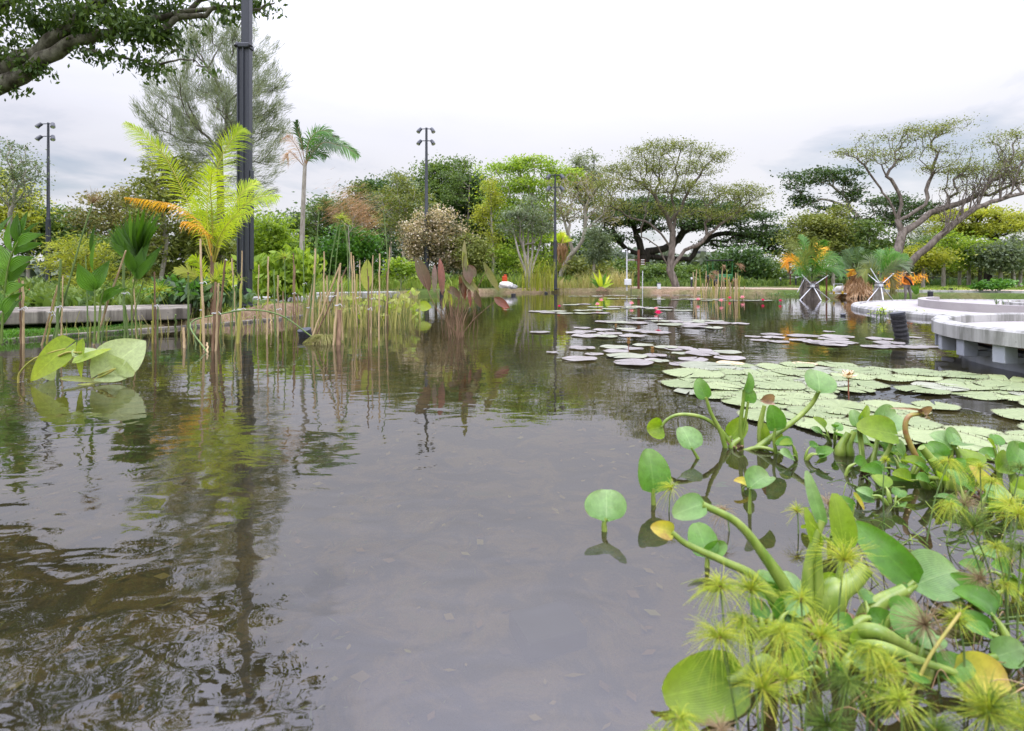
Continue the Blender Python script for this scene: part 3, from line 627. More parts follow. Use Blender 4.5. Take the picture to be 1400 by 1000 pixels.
T('yellow_green_understorey', 'bright yellow green low branches behind the white stemmed tree', 'tree', 60, 745, [(745, 372), (742, 350)], [(735, 325, 38, 10), (700, 345, 34, 14), (755, 345, 30, 12), (720, 365, 45, 12)], 110, 60, .28, 'lime', 'bark_grey', .12, BT, .8, flat=.2)
def white_stems(root, A, e):
    b = MB()
    for dx, tp_ in ((-7, (700, 305)), (-3, (714, 290)), (3, (727, 296)), (7, (745, 305)), (0, (722, 300))):
        c = bez([P(722, 398, 46), P(722+dx*.6, 372, 46+dx*.03), P(722+dx*2, 342, 46+dx*.1), P(*tp_, 46)], 12); tube(b, c, np.linspace(.17, .04, 12), 6, .5, 0, False)
    b.build('pale_stem', M['bark_pale'], root)
T('white_stemmed_tree', 'small tree with several whitish stems and grey green leaves left of the far lamp post', 'tree', 46, 722, [(722, 375)], [(715, 290, 26, 14), (700, 305, 22, 18), (738, 305, 22, 18), (722, 272, 14, 8)], 110, 26, .2, 'sage', 'bark_pale', .1, None, .42, extra=white_stems)
T('grey_conifer', 'dark grey green crown rising behind the bright layered tree', 'tree', 84, 800, [(800, 340), (800, 290)], [(800, 220, 20, 10), (795, 238, 28, 14), (806, 262, 24, 20)], 80, 60, .34, 'casuarina', 'bark_dark', .3, BT, .9)
T('bare_branched_tree', 'curving pale trunked tree with thin brownish crown behind the far lamp post', 'tree', 56, 764, [(768, 372), (780, 350), (796, 330), (802, 300)],
  [(780, 255, 36, 18), (820, 248, 36, 18), (800, 280, 50, 22), (835, 290, 22, 18), (770, 290, 25, 14)], 240, 14, .2, 'bronze', 'bark_pale', .24, BT, .5, limbs=[[(800, 310), (800, 285), (812, 262)], [(790, 345), (770, 300), (752, 275)], [(803, 312), (825, 300), (840, 290)]])
T('dark_umbrella_tree', 'broad dark green umbrella tree spreading low behind the central rain tree', 'tree', 78, 880, [(878, 368), (884, 345)],
  [(815, 322, 30, 10), (840, 298, 44, 10), (890, 282, 60, 11), (950, 285, 60, 11), (1000, 298, 50, 10), (1040, 318, 40, 11), (1062, 335, 16, 12), (1010, 332, 45, 7, .5), (838, 328, 36, 7, .5), (1058, 348, 14, 6), (920, 306, 80, 9, .6)], 420, 56, .36, 'dark', 'bark_dark', .75, BT, 1.0, flat=.2, bf=.2, depth=.9, limbs=[[(880, 345), (865, 345), (845, 330), (838, 312)], [(884, 345), (915, 338), (925, 330), (945, 312), (985, 300)], [(884, 350), (940, 355), (955, 335), (985, 320), (1030, 325)], [(880, 345), (870, 320), (860, 300)]])
for i_, (x, y, rx, ry, D, pl_, lb) in enumerate([(800, 345, 36, 28, 70, 'dark', 'dark undergrowth tree left of the brown signpost'), (848, 370, 36, 15, 66, 'mid', 'green bush behind the brown signpost'), (900, 374, 36, 11, 64, 'mid', 'low green bush behind the trunk of the central rain tree'),
        (1008, 360, 34, 25, 62, 'deep', 'rounded dense bush behind the green tractor'), (952, 374, 24, 10, 66, 'mid', 'dark bush between central rain tree and green tractor'), (1035, 368, 26, 14, 64, 'mid', 'light green bush right of the green tractor'), (790, 368, 40, 16, 58, 'olive', 'olive bush behind the far lamp post foot')]):
    T('undergrowth_bush', lb, 'bush', D, x, [(x, 380)], [(x, y, rx, ry), (x-rx*.5, y+6, rx*.5, ry*.7), (x+rx*.4, y+5, rx*.5, ry*.7)], 90, 60, .34, pl_, 'bark_dark', .12, BT, .7)
T('central_rain_tree', 'big central rain tree with pale forked trunk and airy olive tiered crown', 'tree', 46, 926, [(922, 385), (916, 370)],
  [(885, 210, 30, 9), (905, 200, 30, 8, 1.2), (930, 198, 20, 7), (965, 208, 28, 7, 1.2), (985, 216, 12, 7), (870, 230, 40, 9), (920, 228, 50, 10), (965, 232, 25, 8), (850, 252, 38, 9), (905, 255, 50, 10), (955, 258, 36, 10), (985, 268, 30, 8),
   (1010, 258, 22, 8), (1035, 262, 18, 9), (1020, 280, 25, 9), (845, 232, 20, 7), (835, 275, 25, 8), (880, 285, 40, 9, .6), (940, 290, 45, 9, .5), (990, 295, 30, 8, .6)], 1000, 20, .135, 'olive', 'bark_grey', .32, None, .38, flat=.4, bf=.35, limbs=[[(922, 330), (922, 300), (918, 270), (925, 240), (918, 215)], [(916, 368), (900, 340), (880, 325), (852, 318), (835, 322)], [(919, 340), (905, 320), (885, 305), (860, 298), (842, 286)], [(921, 310), (905, 285), (890, 262), (868, 245)], [(918, 366), (935, 345), (955, 335), (975, 318), (1000, 295), (1038, 268)], [(922, 300), (935, 275), (948, 250), (972, 220)]], depth=.9, twig=.008, wig=.12, exp_=1.85)
T('right_rain_tree', 'wide leaning rain tree with bare curving limbs and thin crown at the right', 'tree', 42, 1218, [(1222, 375), (1226, 350), (1234, 318)],
  [(1175, 207, 30, 8), (1195, 190, 22, 7), (1240, 185, 30, 8), (1262, 178, 28, 8, 1.4), (1310, 170, 16, 7, 1.2), (1285, 178, 20, 7), (1210, 215, 36, 9), (1250, 205, 40, 9, .7), (1300, 205, 30, 8, .7), (1150, 208, 12, 6), (1300, 228, 40, 9, 1.5), (1345, 235, 45, 10, 1.7), (1385, 215, 30, 12, 1.5), (1372, 190, 25, 9, 1.4), (1395, 180, 16, 8), (1385, 245, 30, 10, 1.4), (1330, 258, 40, 9, .8), (1425, 230, 50, 30, .6)], 900, 13, .13, 'olive', 'bark_grey', .31, None, .38, flat=.4, bf=.35, limbs=[[(1234, 312), (1215, 275), (1200, 250), (1176, 226), (1172, 208)], [(1238, 305), (1232, 270), (1218, 248), (1205, 225)], [(1238, 305), (1262, 285), (1268, 255), (1276, 225), (1292, 200)], [(1238, 310), (1290, 286), (1330, 272), (1370, 260), (1405, 248)], [(1330, 272), (1338, 250), (1322, 230)]], depth=.8, twig=.008, wig=.13, exp_=1.85)
def low_limb(root, A, e):
    b = MB(); c = bez([P(1226, 395, 42), P(1245, 360, 41.5), P(1288, 320, 41), P(1330, 288, 41), P(1370, 272, 41), P(1430, 255, 41)], 20); c += rng.normal(size=c.shape)*.04; tube(b, c, np.linspace(.30, .10, 20), 8, .5, 0, False)
    for k in range(26):
        i = int(U(7, 19)); p0 = c[i]; p2 = p0+np.array([U(-.5, 2.), U(-1, 1), U(1.0, 3.2)]); tube(b, bez([p0, (p0+p2)/2+rng.normal(size=3)*.25, p2], 7), np.linspace(.07, .014, 7), 5, .5, 0, False)
        for q in range(4):
            p3 = p2+np.array([U(-1.3, 1.3), U(-.6, .6), U(.1, .9)]); p1 = p0+(p2-p0)*U(.4, .9); tube(b, bez([p1, (p1+p3)/2+rng.normal(size=3)*.15, p3], 5), np.linspace(.03, .01, 5), 4, .5, 0, False)
    b.build('low_limb', M['bark_grey'], root)
low_limb(bpy.data.objects['right_rain_tree'], None, None)
T('two_tone_tree', 'thin tree with clumps of dark green leaves left of the right rain tree', 'tree', 54, 1208, [(1206, 365), (1195, 325), (1180, 300)],
  [(1110, 243, 34, 10), (1140, 237, 34, 9), (1098, 275, 12, 8, 1.6), (1160, 262, 13, 18, 1.8), (1125, 285, 20, 8), (1140, 298, 34, 10), (1090, 250, 16, 12, .5), (1215, 275, 28, 7, 1.3), (1250, 290, 40, 12, 1.2), (1285, 285, 20, 8), (1210, 300, 25, 14)], 260, 52, .26, 'dark', 'bark_pale', .24, BT, .5, keep=.65, bf=.3, limbs=[[(1190, 310), (1165, 290), (1140, 275), (1110, 276), (1092, 285)], [(1165, 290), (1150, 262), (1120, 248)], [(1195, 320), (1215, 295), (1240, 288)]])
T('olive_tree', 'yellow olive small tree above the left braced palm', 'tree', 50, 1112, [(1112, 350)], [(1105, 302, 24, 8), (1128, 312, 20, 10), (1090, 325, 16, 10), (1118, 335, 26, 10), (1096, 352, 20, 10)], 130, 44, .26, 'olive', 'bark_dark', .15, BT, .6)
T('light_green_tree', 'fresh green tree directly behind the dark fan palm', 'tree', 52, 1165, [(1165, 360)], [(1150, 322, 22, 9), (1180, 312, 24, 9), (1135, 345, 22, 11), (1170, 338, 26, 12), (1195, 352, 26, 14), (1220, 335, 20, 10)], 190, 40, .28, 'mid', 'bark_grey', .15, BT, .7)
T('grey_feathery_tree', 'grey green hazy feathery tree behind the right rain tree', 'tree', 88, 1268, [(1268, 350)], [(1262, 322, 26, 16), (1285, 312, 30, 16), (1250, 345, 26, 16), (1290, 345, 30, 18)], 110, 50, .55, 'casuarina', 'bark_dark', .25, BT, 1.1, asp=.12)
T('yellow_crowned_tree', 'dark trunked tree with flat bright yellow green crown at the right edge', 'tree', 50, 1350, [(1352, 365), (1358, 335)], [(1312, 297, 34, 8), (1345, 290, 24, 7), (1370, 310, 36, 10), (1330, 315, 30, 9), (1390, 300, 16, 8), (1300, 312, 18, 6)], 200, 42, .24, 'yellow', 'bark_dark', .30, BT, .6, flat=.2)
for x, y, rx, ry, D, pl_, bk, lb in [(1262, 352, 22, 10, 44, 'yellow', 'bark_pale', 'small pale trunked tree with yellow flowers right of the worker'), (1312, 350, 24, 18, 52, 'lime', 'bark_pale', 'thin light green tree left of centre on the far lawn'),
        (1290, 362, 22, 14, 60, 'olive', 'bark_grey', 'olive bushy tree low at the back of the far lawn'), (1340, 345, 26, 16, 46, 'lime', 'bark_grey', 'broad lime tree above the dark trunk on the lawn'), (1368, 352, 18, 20, 44, 'sage', 'bark_pale', 'pale trunked grey green tree near the right edge'),
        (1395, 350, 18, 20, 48, 'mid', 'bark_pale', 'pale forked trunk tree at the extreme right edge'), (1240, 355, 18, 16, 60, 'dark', 'bark_dark', 'dark green tree behind the worker'), (1330, 368, 30, 10, 62, 'olive', 'bark_grey', 'low olive thicket beyond the lawn'), (1400, 372, 34, 12, 64, 'olive', 'bark_grey', 'low olive thicket at the right edge beyond the lawn'), (1276, 338, 18, 14, 76, 'mid', 'bark_dark', 'distant green crown above the low thicket')]:
    T('lawn_tree', lb, 'tree', D, x, [(x, 375), (x+2, y+8)], [(x, y, rx, ry), (x-rx*.5, y-ry*.4, rx*.5, ry*.5), (x+rx*.5, y-ry*.3, rx*.5, ry*.5)], 80, 40, .24, pl_, bk, .13, BT, .6)

def loose(name, label, x, ytop, D, pal2, bark, wpx, per=26, size=.22, tips=110):
    """ragged, open tree with many small clumps at different heights"""
    lb = []; n_ = int(U(7, 11))
    for k in range(n_):
        f = k/(n_-1); yy = ytop+f*(372-ytop)*.7; ww = wpx*(.35+.65*math.sin(math.pi*min(1, f*.8+.15))); lb.append((x+U(-.8, .8)*ww, yy+U(-4, 4), ww*U(.3, .6), U(5, 11)))
    T(name, label, 'tree', D, x+U(-4, 4), [(x+U(-3, 3), 360), (x, ytop+.5*(372-ytop)), (x+U(-3, 3), ytop+14)], lb, tips, per, size, pal2, bark, .13, BT, .42, flat=.5, shell=.4, wig=.16, exp_=2.0)
for a_ in [('open_tree', 'ragged pale twigged tree rising left of the middle lamp post', 535, 243, 55, 'sage', 'bark_pale', 30), ('open_tree', 'loose light green tree just right of the middle lamp post top', 640, 226, 68, 'mid', 'bark_grey', 36, 34), ('open_tree', 'thin yellow green tree between blossoming tree and dark dense tree', 672, 250, 58, 'yellow', 'bark_pale', 24), ('open_tree', 'loose green tree behind the slim tall palm', 432, 280, 60, 'mid', 'bark_pale', 26),
           ('open_tree', 'tall loose olive tree over the pinkish plumes', 495, 255, 60, 'olive', 'bark_pale', 30), ('open_tree', 'small light tree before the dark umbrella tree left of the brown signpost', 815, 320, 50, 'sage', 'bark_pale', 18), ('open_tree', 'ragged olive tree right of the olive one above the left braced palm', 1140, 285, 50, 'olive', 'bark_pale', 28), ('open_tree', 'thin lime tree between right rain tree and yellow crowned tree', 1290, 325, 46, 'lime', 'bark_pale', 20, 26, .2, 70),
           ('open_tree', 'thin sage tree near the right edge on the lawn', 1385, 325, 45, 'sage', 'bark_pale', 20, 26, .2, 70), ('open_tree', 'straight thin trunked tree in the middle of the far lawn', 1325, 330, 47, 'lime', 'bark_pale', 16, 22, .2, 60), ('open_tree', 'loose bronze tree left of the leaning olive tree', 185, 262, 44, 'bronze', 'bark_pale', 24), ('open_tree', 'ragged light green tree between the leftmost lamp post and the photo edge', 40, 275, 50, 'mid', 'bark_pale', 24)]: loose(*a_)

# far wood that reads as one mass
b = MB(); n = 60000
ang = U(-1.25, 1.25, n); dist = U(110, 190, n); hgt = U(0, 1, n)**.8
top = 2.5+2.4*vnoise(ang*60, ang*0, 3, 9)+4*vnoise(ang*60, ang*0, 9, 10)+np.where((ang > .38) & (ang < .52), -1.5, 1.0)+(dist-110)*.02
pts = np.stack([np.sin(ang)*dist, np.cos(ang)*dist, .2+hgt*np.maximum(top, 2.)], 1)
leaves(b, pts, 1.7, .7, U(0, 1, n), flat=.2)
far = leafmat('foliage_far', ((.06, .085, .05), (.12, .15, .09), (.17, .20, .13)), trans=.15)
tag(b.build('distant_wood', far), 'hazy grey green wood along the horizon', 'wood', None, 'stuff')

# apartment blocks far behind the central tree
for x0, x1, yt, D, lb in [(838, 868, 343, 320, 'pale apartment block glimpsed through the trees above the brown signpost'), (948, 962, 340, 330, 'slim pale apartment tower glimpsed right of the central rain tree trunk')]:
    X0, X1 = (x0-700)/F*D, (x1-700)/F*D; H = CH+(375-yt)/F*D
    r_ = thing('apartment_block', ((X0+X1)/2, D, 0), lb, 'building'); b = MB(); box(b, ((X0+X1)/2, D, H/2), (X1-X0, 10, H)); b.build('wall', M['concrete_pale'], r_)
    for k in range(int(H/3)):
        b = MB(); box(b, ((X0+X1)/2, D-5.1, 1.8+3*k), ((X1-X0)*.9, .25, 1.3)); b.build('window_band', M['metal_pole'], r_)

# ------------------------------------------------------------ low plants on the banks
def clump_cards(name, label, boxes, n, size, pal_, asp=.1, up=1.6, cat='grass', kind='stuff', spread=.25):
    """upright blades over patches given as (x0, x1, y_near, y_far, height)"""
    b = MB()
    for x0, x1, ya, yb, h in boxes:
        k = int(n*(x1-x0)*(yb-ya)); c = np.stack([U(x0, x1, k), U(ya, yb, k), np.zeros(k)], 1); keep_ = (pond_sd(c[:, 0], c[:, 1]) < .1)
        c = c[keep_]; c[:, 2] = np.maximum(ground_h(c[:, 0], c[:, 1]), 0); k = len(c)
        if not k: continue
        hh = h*U(.5, 1.1, k)*(1+1.1*vnoise(c[:, 0], c[:, 1], 1.4, 6)); a = rng.normal(size=(k, 3))*spread; a[:, 2] = 1; a /= np.linalg.norm(a, axis=1, keepdims=True)
        s = rng.normal(size=(k, 3)); s[:, 2] = 0; s /= np.linalg.norm(s, axis=1, keepdims=True); wd = (hh*asp*U(.6, 1.3, k)*.5)[:, None]; hh = hh[:, None]
        bend = rng.normal(size=(k, 3))*[.25, .25, 0]*hh
        q = np.stack([c-s*wd, c+s*wd, c+a*hh*.6+s*wd*.8, c+a*hh+bend, c+a*hh*.6-s*wd*.8], 1)
        b.add(q.reshape(-1, 3), np.arange(5*k).reshape(-1, 5), np.clip(.5*U(0, 1, k)+.5+vnoise(c[:, 0], c[:, 1], 1.1, 8), 0, 1), 0, False)
    return tag(b.build(name, G[pal_]), label, cat, None, kind)
clump_cards('tall_grass', 'tall yellow green grasses along the far left bank', [(-14, -3, 42, 47, .9), (-24, -10, 29, 40, .8), (-4, 8, 46, 50, .9)], 26, .5, 'grassy')
clump_cards('ground_cover', 'low mixed green undergrowth beyond the pond', [(-60, -12, 34, 60, .7), (-30, 10, 50, 75, 1.), (-2, 30, 50, 62, .6)], 7, .5, 'mid', asp=.35)
clump_cards('ground_cover', 'low leafy plants behind the walkway slab', [(-16, -9.4, 17, 21.5, .45), (-22, -11.5, 18, 28, .5)], 60, .3, 'mid', asp=.5, spread=.7)
clump_cards('ditch_grass', 'bright green short grass under the walkway slab', [(-15, -9.2, 11.2, 16.0, .13)], 1500, .1, 'palm_green', asp=.12, spread=.5)
clump_cards('bank_weeds', 'sparse small weeds on the sandy soil bank', [(-8.6, -6.9, 15.5, 21, .12)], 60, .1, 'grassy', asp=.3, spread=.6)
clump_cards('lawn_grass', 'short lawn grass beyond the round deck', [(24, 62, 38, 52, .16), (20, 30, 36.5, 40, .25)], 60, .1, 'grassy', asp=.2, spread=.5)
clump_cards('bank_reeds', 'tan and green reeds along the far bank left of the central tree', [(1.5, 9.5, 44.2, 48, 1.3)], 50, .5, 'reedy', asp=.03)
clump_cards('meadow_strip', 'dark grassy strip behind the sandy path', [(8, 34, 52, 56, .6), (30, 70, 54, 66, .6)], 16, .5, 'deep', asp=.2)
# ------------------------------------------------------------ lamp posts
def lamp_post(D, px, py_top, label, heads=True, r=.11, bracket=None, z0=.25):
    X = (px-700)/F*D; H = CH+(375-py_top)/F*D; root = thing('lamp_post', (X, D, z0), label, 'lamp post')
    b = MB(); h1 = z0+(H-z0)*.42
    tube(b, [[X, D, z0-.1], [X, D, z0+.25], [X, D, h1]], [r*1.0, r, r*.95], 16)
    tube(b, [[X, D, h1], [X, D, h1+.12], [X, D, H]], [r*.95, r*.7, r*.45], 14); b.build('pole', M['metal_pole'], root)
    b = MB(); box(b, (X, D-.0, z0+.02), (r*4, r*4, .04), ch=.01); b.build('base_plate', M['metal_pole'], root)
    if heads:
        for zz_ in (H-.08, H-1.02):
            for sg in (-1, 1):
                b = MB(); tube(b, [[X, D, zz_], [X+sg*.36, D-.12, zz_-.04], [X+sg*.52, D-.2, zz_-.03]], .035, 8); b.build('arm', M['metal_pole'], root)
                b = MB(); tube(b, [[X+sg*.42, D-.1, zz_-.02], [X+sg*.55, D-.25, zz_-.22], [X+sg*.60, D-.32, zz_-.34]], [.13, .15, .16], 12)
                hd = b.build('lamp_head', M['metal_pole'], root)
                b = MB(); tube(b, [[X+sg*.602, D-.324, zz_-.342], [X+sg*.603, D-.326, zz_-.345]], .13, 12); b.build('glass', M['white_plastic'], hd)
    if bracket: bracket(root, X, D)
    return root
def stub(root, X, D):
    b = MB(); tube(b, [[X+.16, D-.03, 1.6+1.4], [X+.16, D-.03, 5.1]], .06, 8); b.build('cable_channel', M['metal_pole'], root)
lamp_post(43, 66, 168, 'leftmost tall lamp post with four spotlights above the left palms', bracket=stub, r=.17)
lamp_post(45, 583, 175, 'middle tall lamp post with four spotlights near the blossoming tree', r=.20)
lamp_post(44.2, 759, 238, 'farthest lamp post with four spotlights beside the yellow green grass clump', r=.15)
# the near post: square hollow profile with a hinged channel
D = 19; X = (335-700)/F*D
root = thing('lamp_post', (X, D, .33), 'thick dark lamp post nearest the camera on the sandy bank, leaving the frame', 'lamp post')
b = MB(); box(b, (X+.06, D, 6.6), (.27, .30, 13.0), ch=.03); b.build('pole', M['metal_pole'], root)
b = MB()
for x_, w_ in ((-.175, .05), (.0, .04)):
    box(b, (X+x_+.02, D-.17, 4.75), (w_, .10, 8.3), ch=.012)
box(b, (X-.09, D-.14, 4.75), (.20, .04, 8.3)); b.build('hinge_channel', M['metal_pole'], root)
b = MB(); box(b, (X+.02, D-.03, 8.95), (.42, .42, .16), ch=.03); b.build('collar', M['metal_pole'], root)
b = MB(); tube(b, [[X-.19, D-.25, 8.9], [X-.19, D-.12, 9.05]], .06, 10); tube(b, [[X+.24, D-.25, 8.95], [X+.27, D-.1, 8.95]], .04, 8); b.build('bolt', M['black_plastic'], root)
b = MB(); box(b, (X+.24, D-.02, 3.2), (.05, .2, 3.3), ch=.01); b.build('cable_cover', M['metal_pole'], root)
b = MB(); box(b, (X+.03, D, .36), (.55, .55, .05), ch=.012); b.build('base_plate', M['metal_pole'], root)
for zz_ in (12.9, 11.9):
    for sg in (-1, 1):
        b = MB(); tube(b, [[X+.06, D, zz_], [X+sg*.6, D-.1, zz_-.05]], .04, 8); b.build('arm', M['metal_pole'], root)
        b = MB(); tube(b, [[X+sg*.5, D-.1, zz_-.02], [X+sg*.7, D-.3, zz_-.3]], [.14, .17], 12); b.build('lamp_head', M['metal_pole'], root)

# ------------------------------------------------------------ palms
def palm(name, label, D, trunk, r, fronds, mats, bark='bamboo', cat='palm', gz=.25, group=None, **kw):
    x0 = (trunk[0][0]-700)/F*D; root = thing(name, (x0, D, gz), label, cat, group)
    b = MB(); c = bez([[x0, D, gz-.3]]+[P(a, q, D) for a, q in trunk[1:]], 16) if len(trunk) > 1 else bez([[x0, D, gz-.3], [x0, D, gz+.4]], 6)
    tube(b, c, np.linspace(r*1.25, r*.8, len(c)), 10); b.build('trunk', M[bark], root)
    for fr_ in fronds:
        pts, mat, opt = fr_; b = MB(); dz = opt.pop('dz', 0.)
        o_ = dict(up=(U(-.35, .35), -1, U(.25, .7))); o_.update(kw); o_.update(opt)
        p3 = [P(a, q, D+dz*i/(len(pts)-1)) for i, (a, q) in enumerate(pts)]
        frond(b, p3, **o_); b.build('frond', [G[mat], mats], root)
    return root
PS = solid('frond_stalk', (.30, .30, .04), (.42, .36, .06), 6, .5)
PSo = solid('frond_stalk_orange', (.55, .25, .02), (.6, .32, .04), 6, .5)
PSg = solid('frond_stalk_green', (.10, .16, .03), (.16, .22, .05), 6, .5)
PSb = solid('frond_stalk_brown', (.20, .12, .06), (.30, .20, .11), 6, .7)
pl_ = palm('yellow_palm', 'bright yellow green feather palm in front of the near lamp post', 16.5, [(291, 447), (290, 400), (290, 350)], .055, [
    ([(289, 360), (262, 290), (232, 225), (205, 192), (173, 168)], 'palm_lime', dict(dz=-.6, nl=70, L_=0.65)),
    ([(290, 360), (283, 280), (300, 222), (318, 190), (331, 176)], 'palm_lime', dict(dz=.5, nl=67, L_=0.81)),
    ([(291, 360), (290, 300), (288, 262), (290, 232)], 'palm_lime', dict(dz=-1.3, nl=59, L_=1.10, up=(0, 1, .3), ang=62)),
    ([(293, 360), (305, 320), (330, 285), (355, 270), (380, 270)], 'palm_lime', dict(dz=-.5, nl=64, L_=0.72)),
    ([(293, 360), (312, 305), (330, 265), (350, 248)], 'palm_lime', dict(dz=.8, nl=59, L_=0.72)),
    ([(291, 360), (300, 325), (318, 300), (345, 290)], 'palm_lime', dict(dz=-1., nl=48, L_=0.59)),
    ([(290, 360), (280, 320), (270, 290), (262, 270)], 'palm_lime', dict(dz=.6, nl=48, L_=0.59))], PS, 'brown_stalk', w=.024, droop=.42, stem=.018, gz=.1)
b = MB(); frond(b, [P(290, 352, 16.5), P(278, 312, 16.4), P(245, 283, 16.3), P(210, 275, 16.2), P(172, 270, 16.2)], 56, .50, .026, droop=.75, mi=0, lift=-.05, stem=.016)
b.build('frond', [G['orange'], PSo], pl_)
b = MB(); frond(b, [P(290, 340, 16.5), P(283, 318, 16.2), P(262, 305, 16.), P(250, 303, 15.9)], 22, .35, .03, droop=.9, mi=0, lift=-.1, stem=.012); b.build('frond', [G['orange'], PSo], pl_)
palm('slim_palm', 'slim tall palm with pale stem and fronds blown to the right', 34, [(413, 395), (413, 330), (415, 270), (417, 224)], .13, [
    ([(417, 226), (412, 195), (407, 178), (406, 165)], 'palm_dark', dict(nl=34, L_=.7, ang=28)),
    ([(417, 226), (422, 195), (435, 180), (452, 180)], 'palm_green', dict(nl=40, L_=1.1)),
    ([(417, 226), (430, 200), (455, 195), (474, 202), (490, 213)], 'palm_green', dict(nl=46, L_=.9, droop=.5)),
    ([(417, 226), (430, 205), (445, 195), (465, 200)], 'palm_dark', dict(nl=40, L_=1.0, dz=-1.)),
    ([(417, 226), (424, 200), (440, 186), (462, 188)], 'palm_dark', dict(nl=40, L_=.9, dz=1.)),
    ([(417, 230), (424, 215), (436, 208), (446, 214)], 'palm_green', dict(nl=30, L_=.8, dz=-.6)),
    ([(416, 228), (408, 205), (398, 190), (393, 186)], 'dry', dict(nl=26, L_=.8, droop=.7, w=.03)),
    ([(416, 228), (404, 215), (396, 208), (392, 215)], 'dry', dict(nl=22, L_=.7, droop=.9, w=.03))], PSb, 'bark_pale', w=.06, droop=.45, stem=.03)
# broad dark palms at the left edge and centre left
def bifid(root, stem_, J, T_, w, n=(0, -1, .25), mat='palm_green', dz=0.):
    b = MB()
    blade(b, J, T_, w, n, .08, .1, .0, 0, U(0, 1), 12, 10, 'oval'); return b.build('leaflet', M['pleat'], root)
m, t, o = newmat('pleated_leaf'); uv = attr(t, 'luv', True); s = t.nodes.new('ShaderNodeSeparateXYZ'); t.links.new(uv, s.inputs[0])
st = math_(t, 'SINE', math_(t, 'MULTIPLY', s.outputs[1], 26)); nz = noise(t, objco(t), 3, 3)
c = ramp(t, math_(t, 'ADD', math_(t, 'MULTIPLY', s.outputs[2], .6), math_(t, 'MULTIPLY', nz, .4)), [(.2, (.06, .15, .012)), (.6, (.11, .26, .02)), (.9, (.18, .36, .04))])
p = princ(t, c, .35, .5); bump(t, p, st, .9, .012); tr = t.nodes.new('ShaderNodeBsdfTranslucent'); t.links.new(mixc(t, 1., c, (1.4, 1.4, .6), 'MULTIPLY'), tr.inputs[0])
x = t.nodes.new('ShaderNodeMixShader'); x.inputs[0].default_value = .35; t.links.new(p.outputs[0], x.inputs[1]); t.links.new(tr.outputs[0], x.inputs[2]); t.links.new(x.outputs[0], o.inputs[0]); M['pleat'] = m
def broad_palm(label, D, base, stems, lfs, gz=0.):
    root = thing('broad_leaf_palm', (*P(base[0], base[1], D)[:2], gz), label, 'palm')
    for pts in stems:
        b = MB(); tube(b, bez([P(x, y, D+dd) for x, y, dd in pts], 12), np.linspace(.022, .010, 12), 6); b.build('stalk', PSg, root)
    for (jx, jy, tx, ty, wpx, dd, dt) in lfs:
        J = P(jx, jy, D+dd); T_ = P(tx, ty, D+dd+dt); b = MB()
        blade(b, J, T_, wpx/F*D*.8, (U(-.7, .7), -1, U(.1, .5)), .25, .25, 0., 0, U(0, 1), 14, 12, 'lance'); b.build('leaflet', M['pleat'], root)
broad_palm('broad dark green pleated palm cut by the left edge of the photo', 10.5, (2, 470), [[(2, 470, 0), (4, 430, 0), (12, 360, 0), (30, 320, 0)], [(0, 470, 0), (-5, 380, 0), (-2, 300, .2)]],
    [(24, 335, 52, 318, 22, 0, -.2), (20, 345, 58, 330, 18, .1, .2), (14, 368, 38, 350, 24, 0, -.3), (12, 385, 36, 358, 26, .1, 0), (8, 400, 28, 388, 24, 0, -.2), (6, 430, 24, 398, 28, -.1, 0), (4, 445, 24, 405, 22, .1, .2), (24, 332, 20, 290, 16, 0, 0), (18, 345, 5, 300, 22, .1, 0), (28, 325, 34, 286, 12, 0, .1), (12, 370, -8, 330, 30, 0, 0), (10, 390, -14, 360, 30, .1, 0), (5, 425, -10, 395, 30, 0, 0), (20, 350, 40, 305, 16, .2, 0), (-4, 330, 12, 288, 20, .2, .2), (26, 330, 50, 300, 10, .2, 0)])
broad_palm('broad two lobed palm seedling on a long stalk in front of the walkway slab', 10.8, (131, 470), [[(129, 470, 0), (130, 430, 0), (129, 385, 0)], [(134, 470, 0), (137, 420, .1), (142, 395, .1)]],
    [(129, 398, 104, 361, 27, 0, -.2), (129, 398, 146, 354, 26, 0, .15), (131, 405, 112, 380, 16, .1, .3), (128, 372, 125, 318, 13, 0, 0), (137, 415, 163, 388, 18, .1, .1), (143, 412, 168, 392, 16, .15, -.2), (127, 350, 124, 305, 9, .1, 0)])
fan = thing('fan_leaf_palm', (*P(185, 465, 12)[:2], .1), 'large pleated fan leaf palm with dark green folds left of the yellow palm', 'palm')
b = MB(); tube(b, bez([P(181, 462, 12), P(180, 430, 12), P(181, 400, 12), P(186, 372, 12)], 12), .016, 6); tube(b, bez([P(188, 462, 12.2), P(186, 420, 12.2), P(196, 385, 12.2)], 12), .014, 6); b.build('stalk', PSg, fan)
for k in range(26):
    a = -1.12+k*.068; J = P(184+k*.3, 356-k*.4, 12+.01*k); ln = (62 if 2 < k < 24 else 48)*U(.9, 1.05)*(.72+.34*math.cos(a*.9)); tx, ty = 184+k*.3+ln*math.sin(a*.95), 356-k*.4-ln*math.cos(a*.95)
    b = MB(); blade(b, J, P(tx, ty, 12+U(-.2, .25)), 9/F*12, (U(-.5, .5), -1, .3), .2, .12, 0, 0, U(0, 1), 8, 4, 'long'); b.build('leaflet', M['pleat'], fan)
for (jx, jy, tx, ty, wpx, dt) in [(188, 380, 222, 333, 15, .3), (187, 382, 212, 345, 15, -.2), (186, 380, 194, 336, 15, .1), (184, 372, 168, 330, 16, -.2), (186, 378, 204, 325, 14, .2)]:
    b = MB(); blade(b, P(jx, jy, 11.9), P(tx, ty, 11.9+dt), wpx/F*12, (U(-.3, .3), -1, .3), .15, .1, 0, 0, U(0, .5), 10, 8, 'long'); b.build('leaflet', M['pleat'], fan)
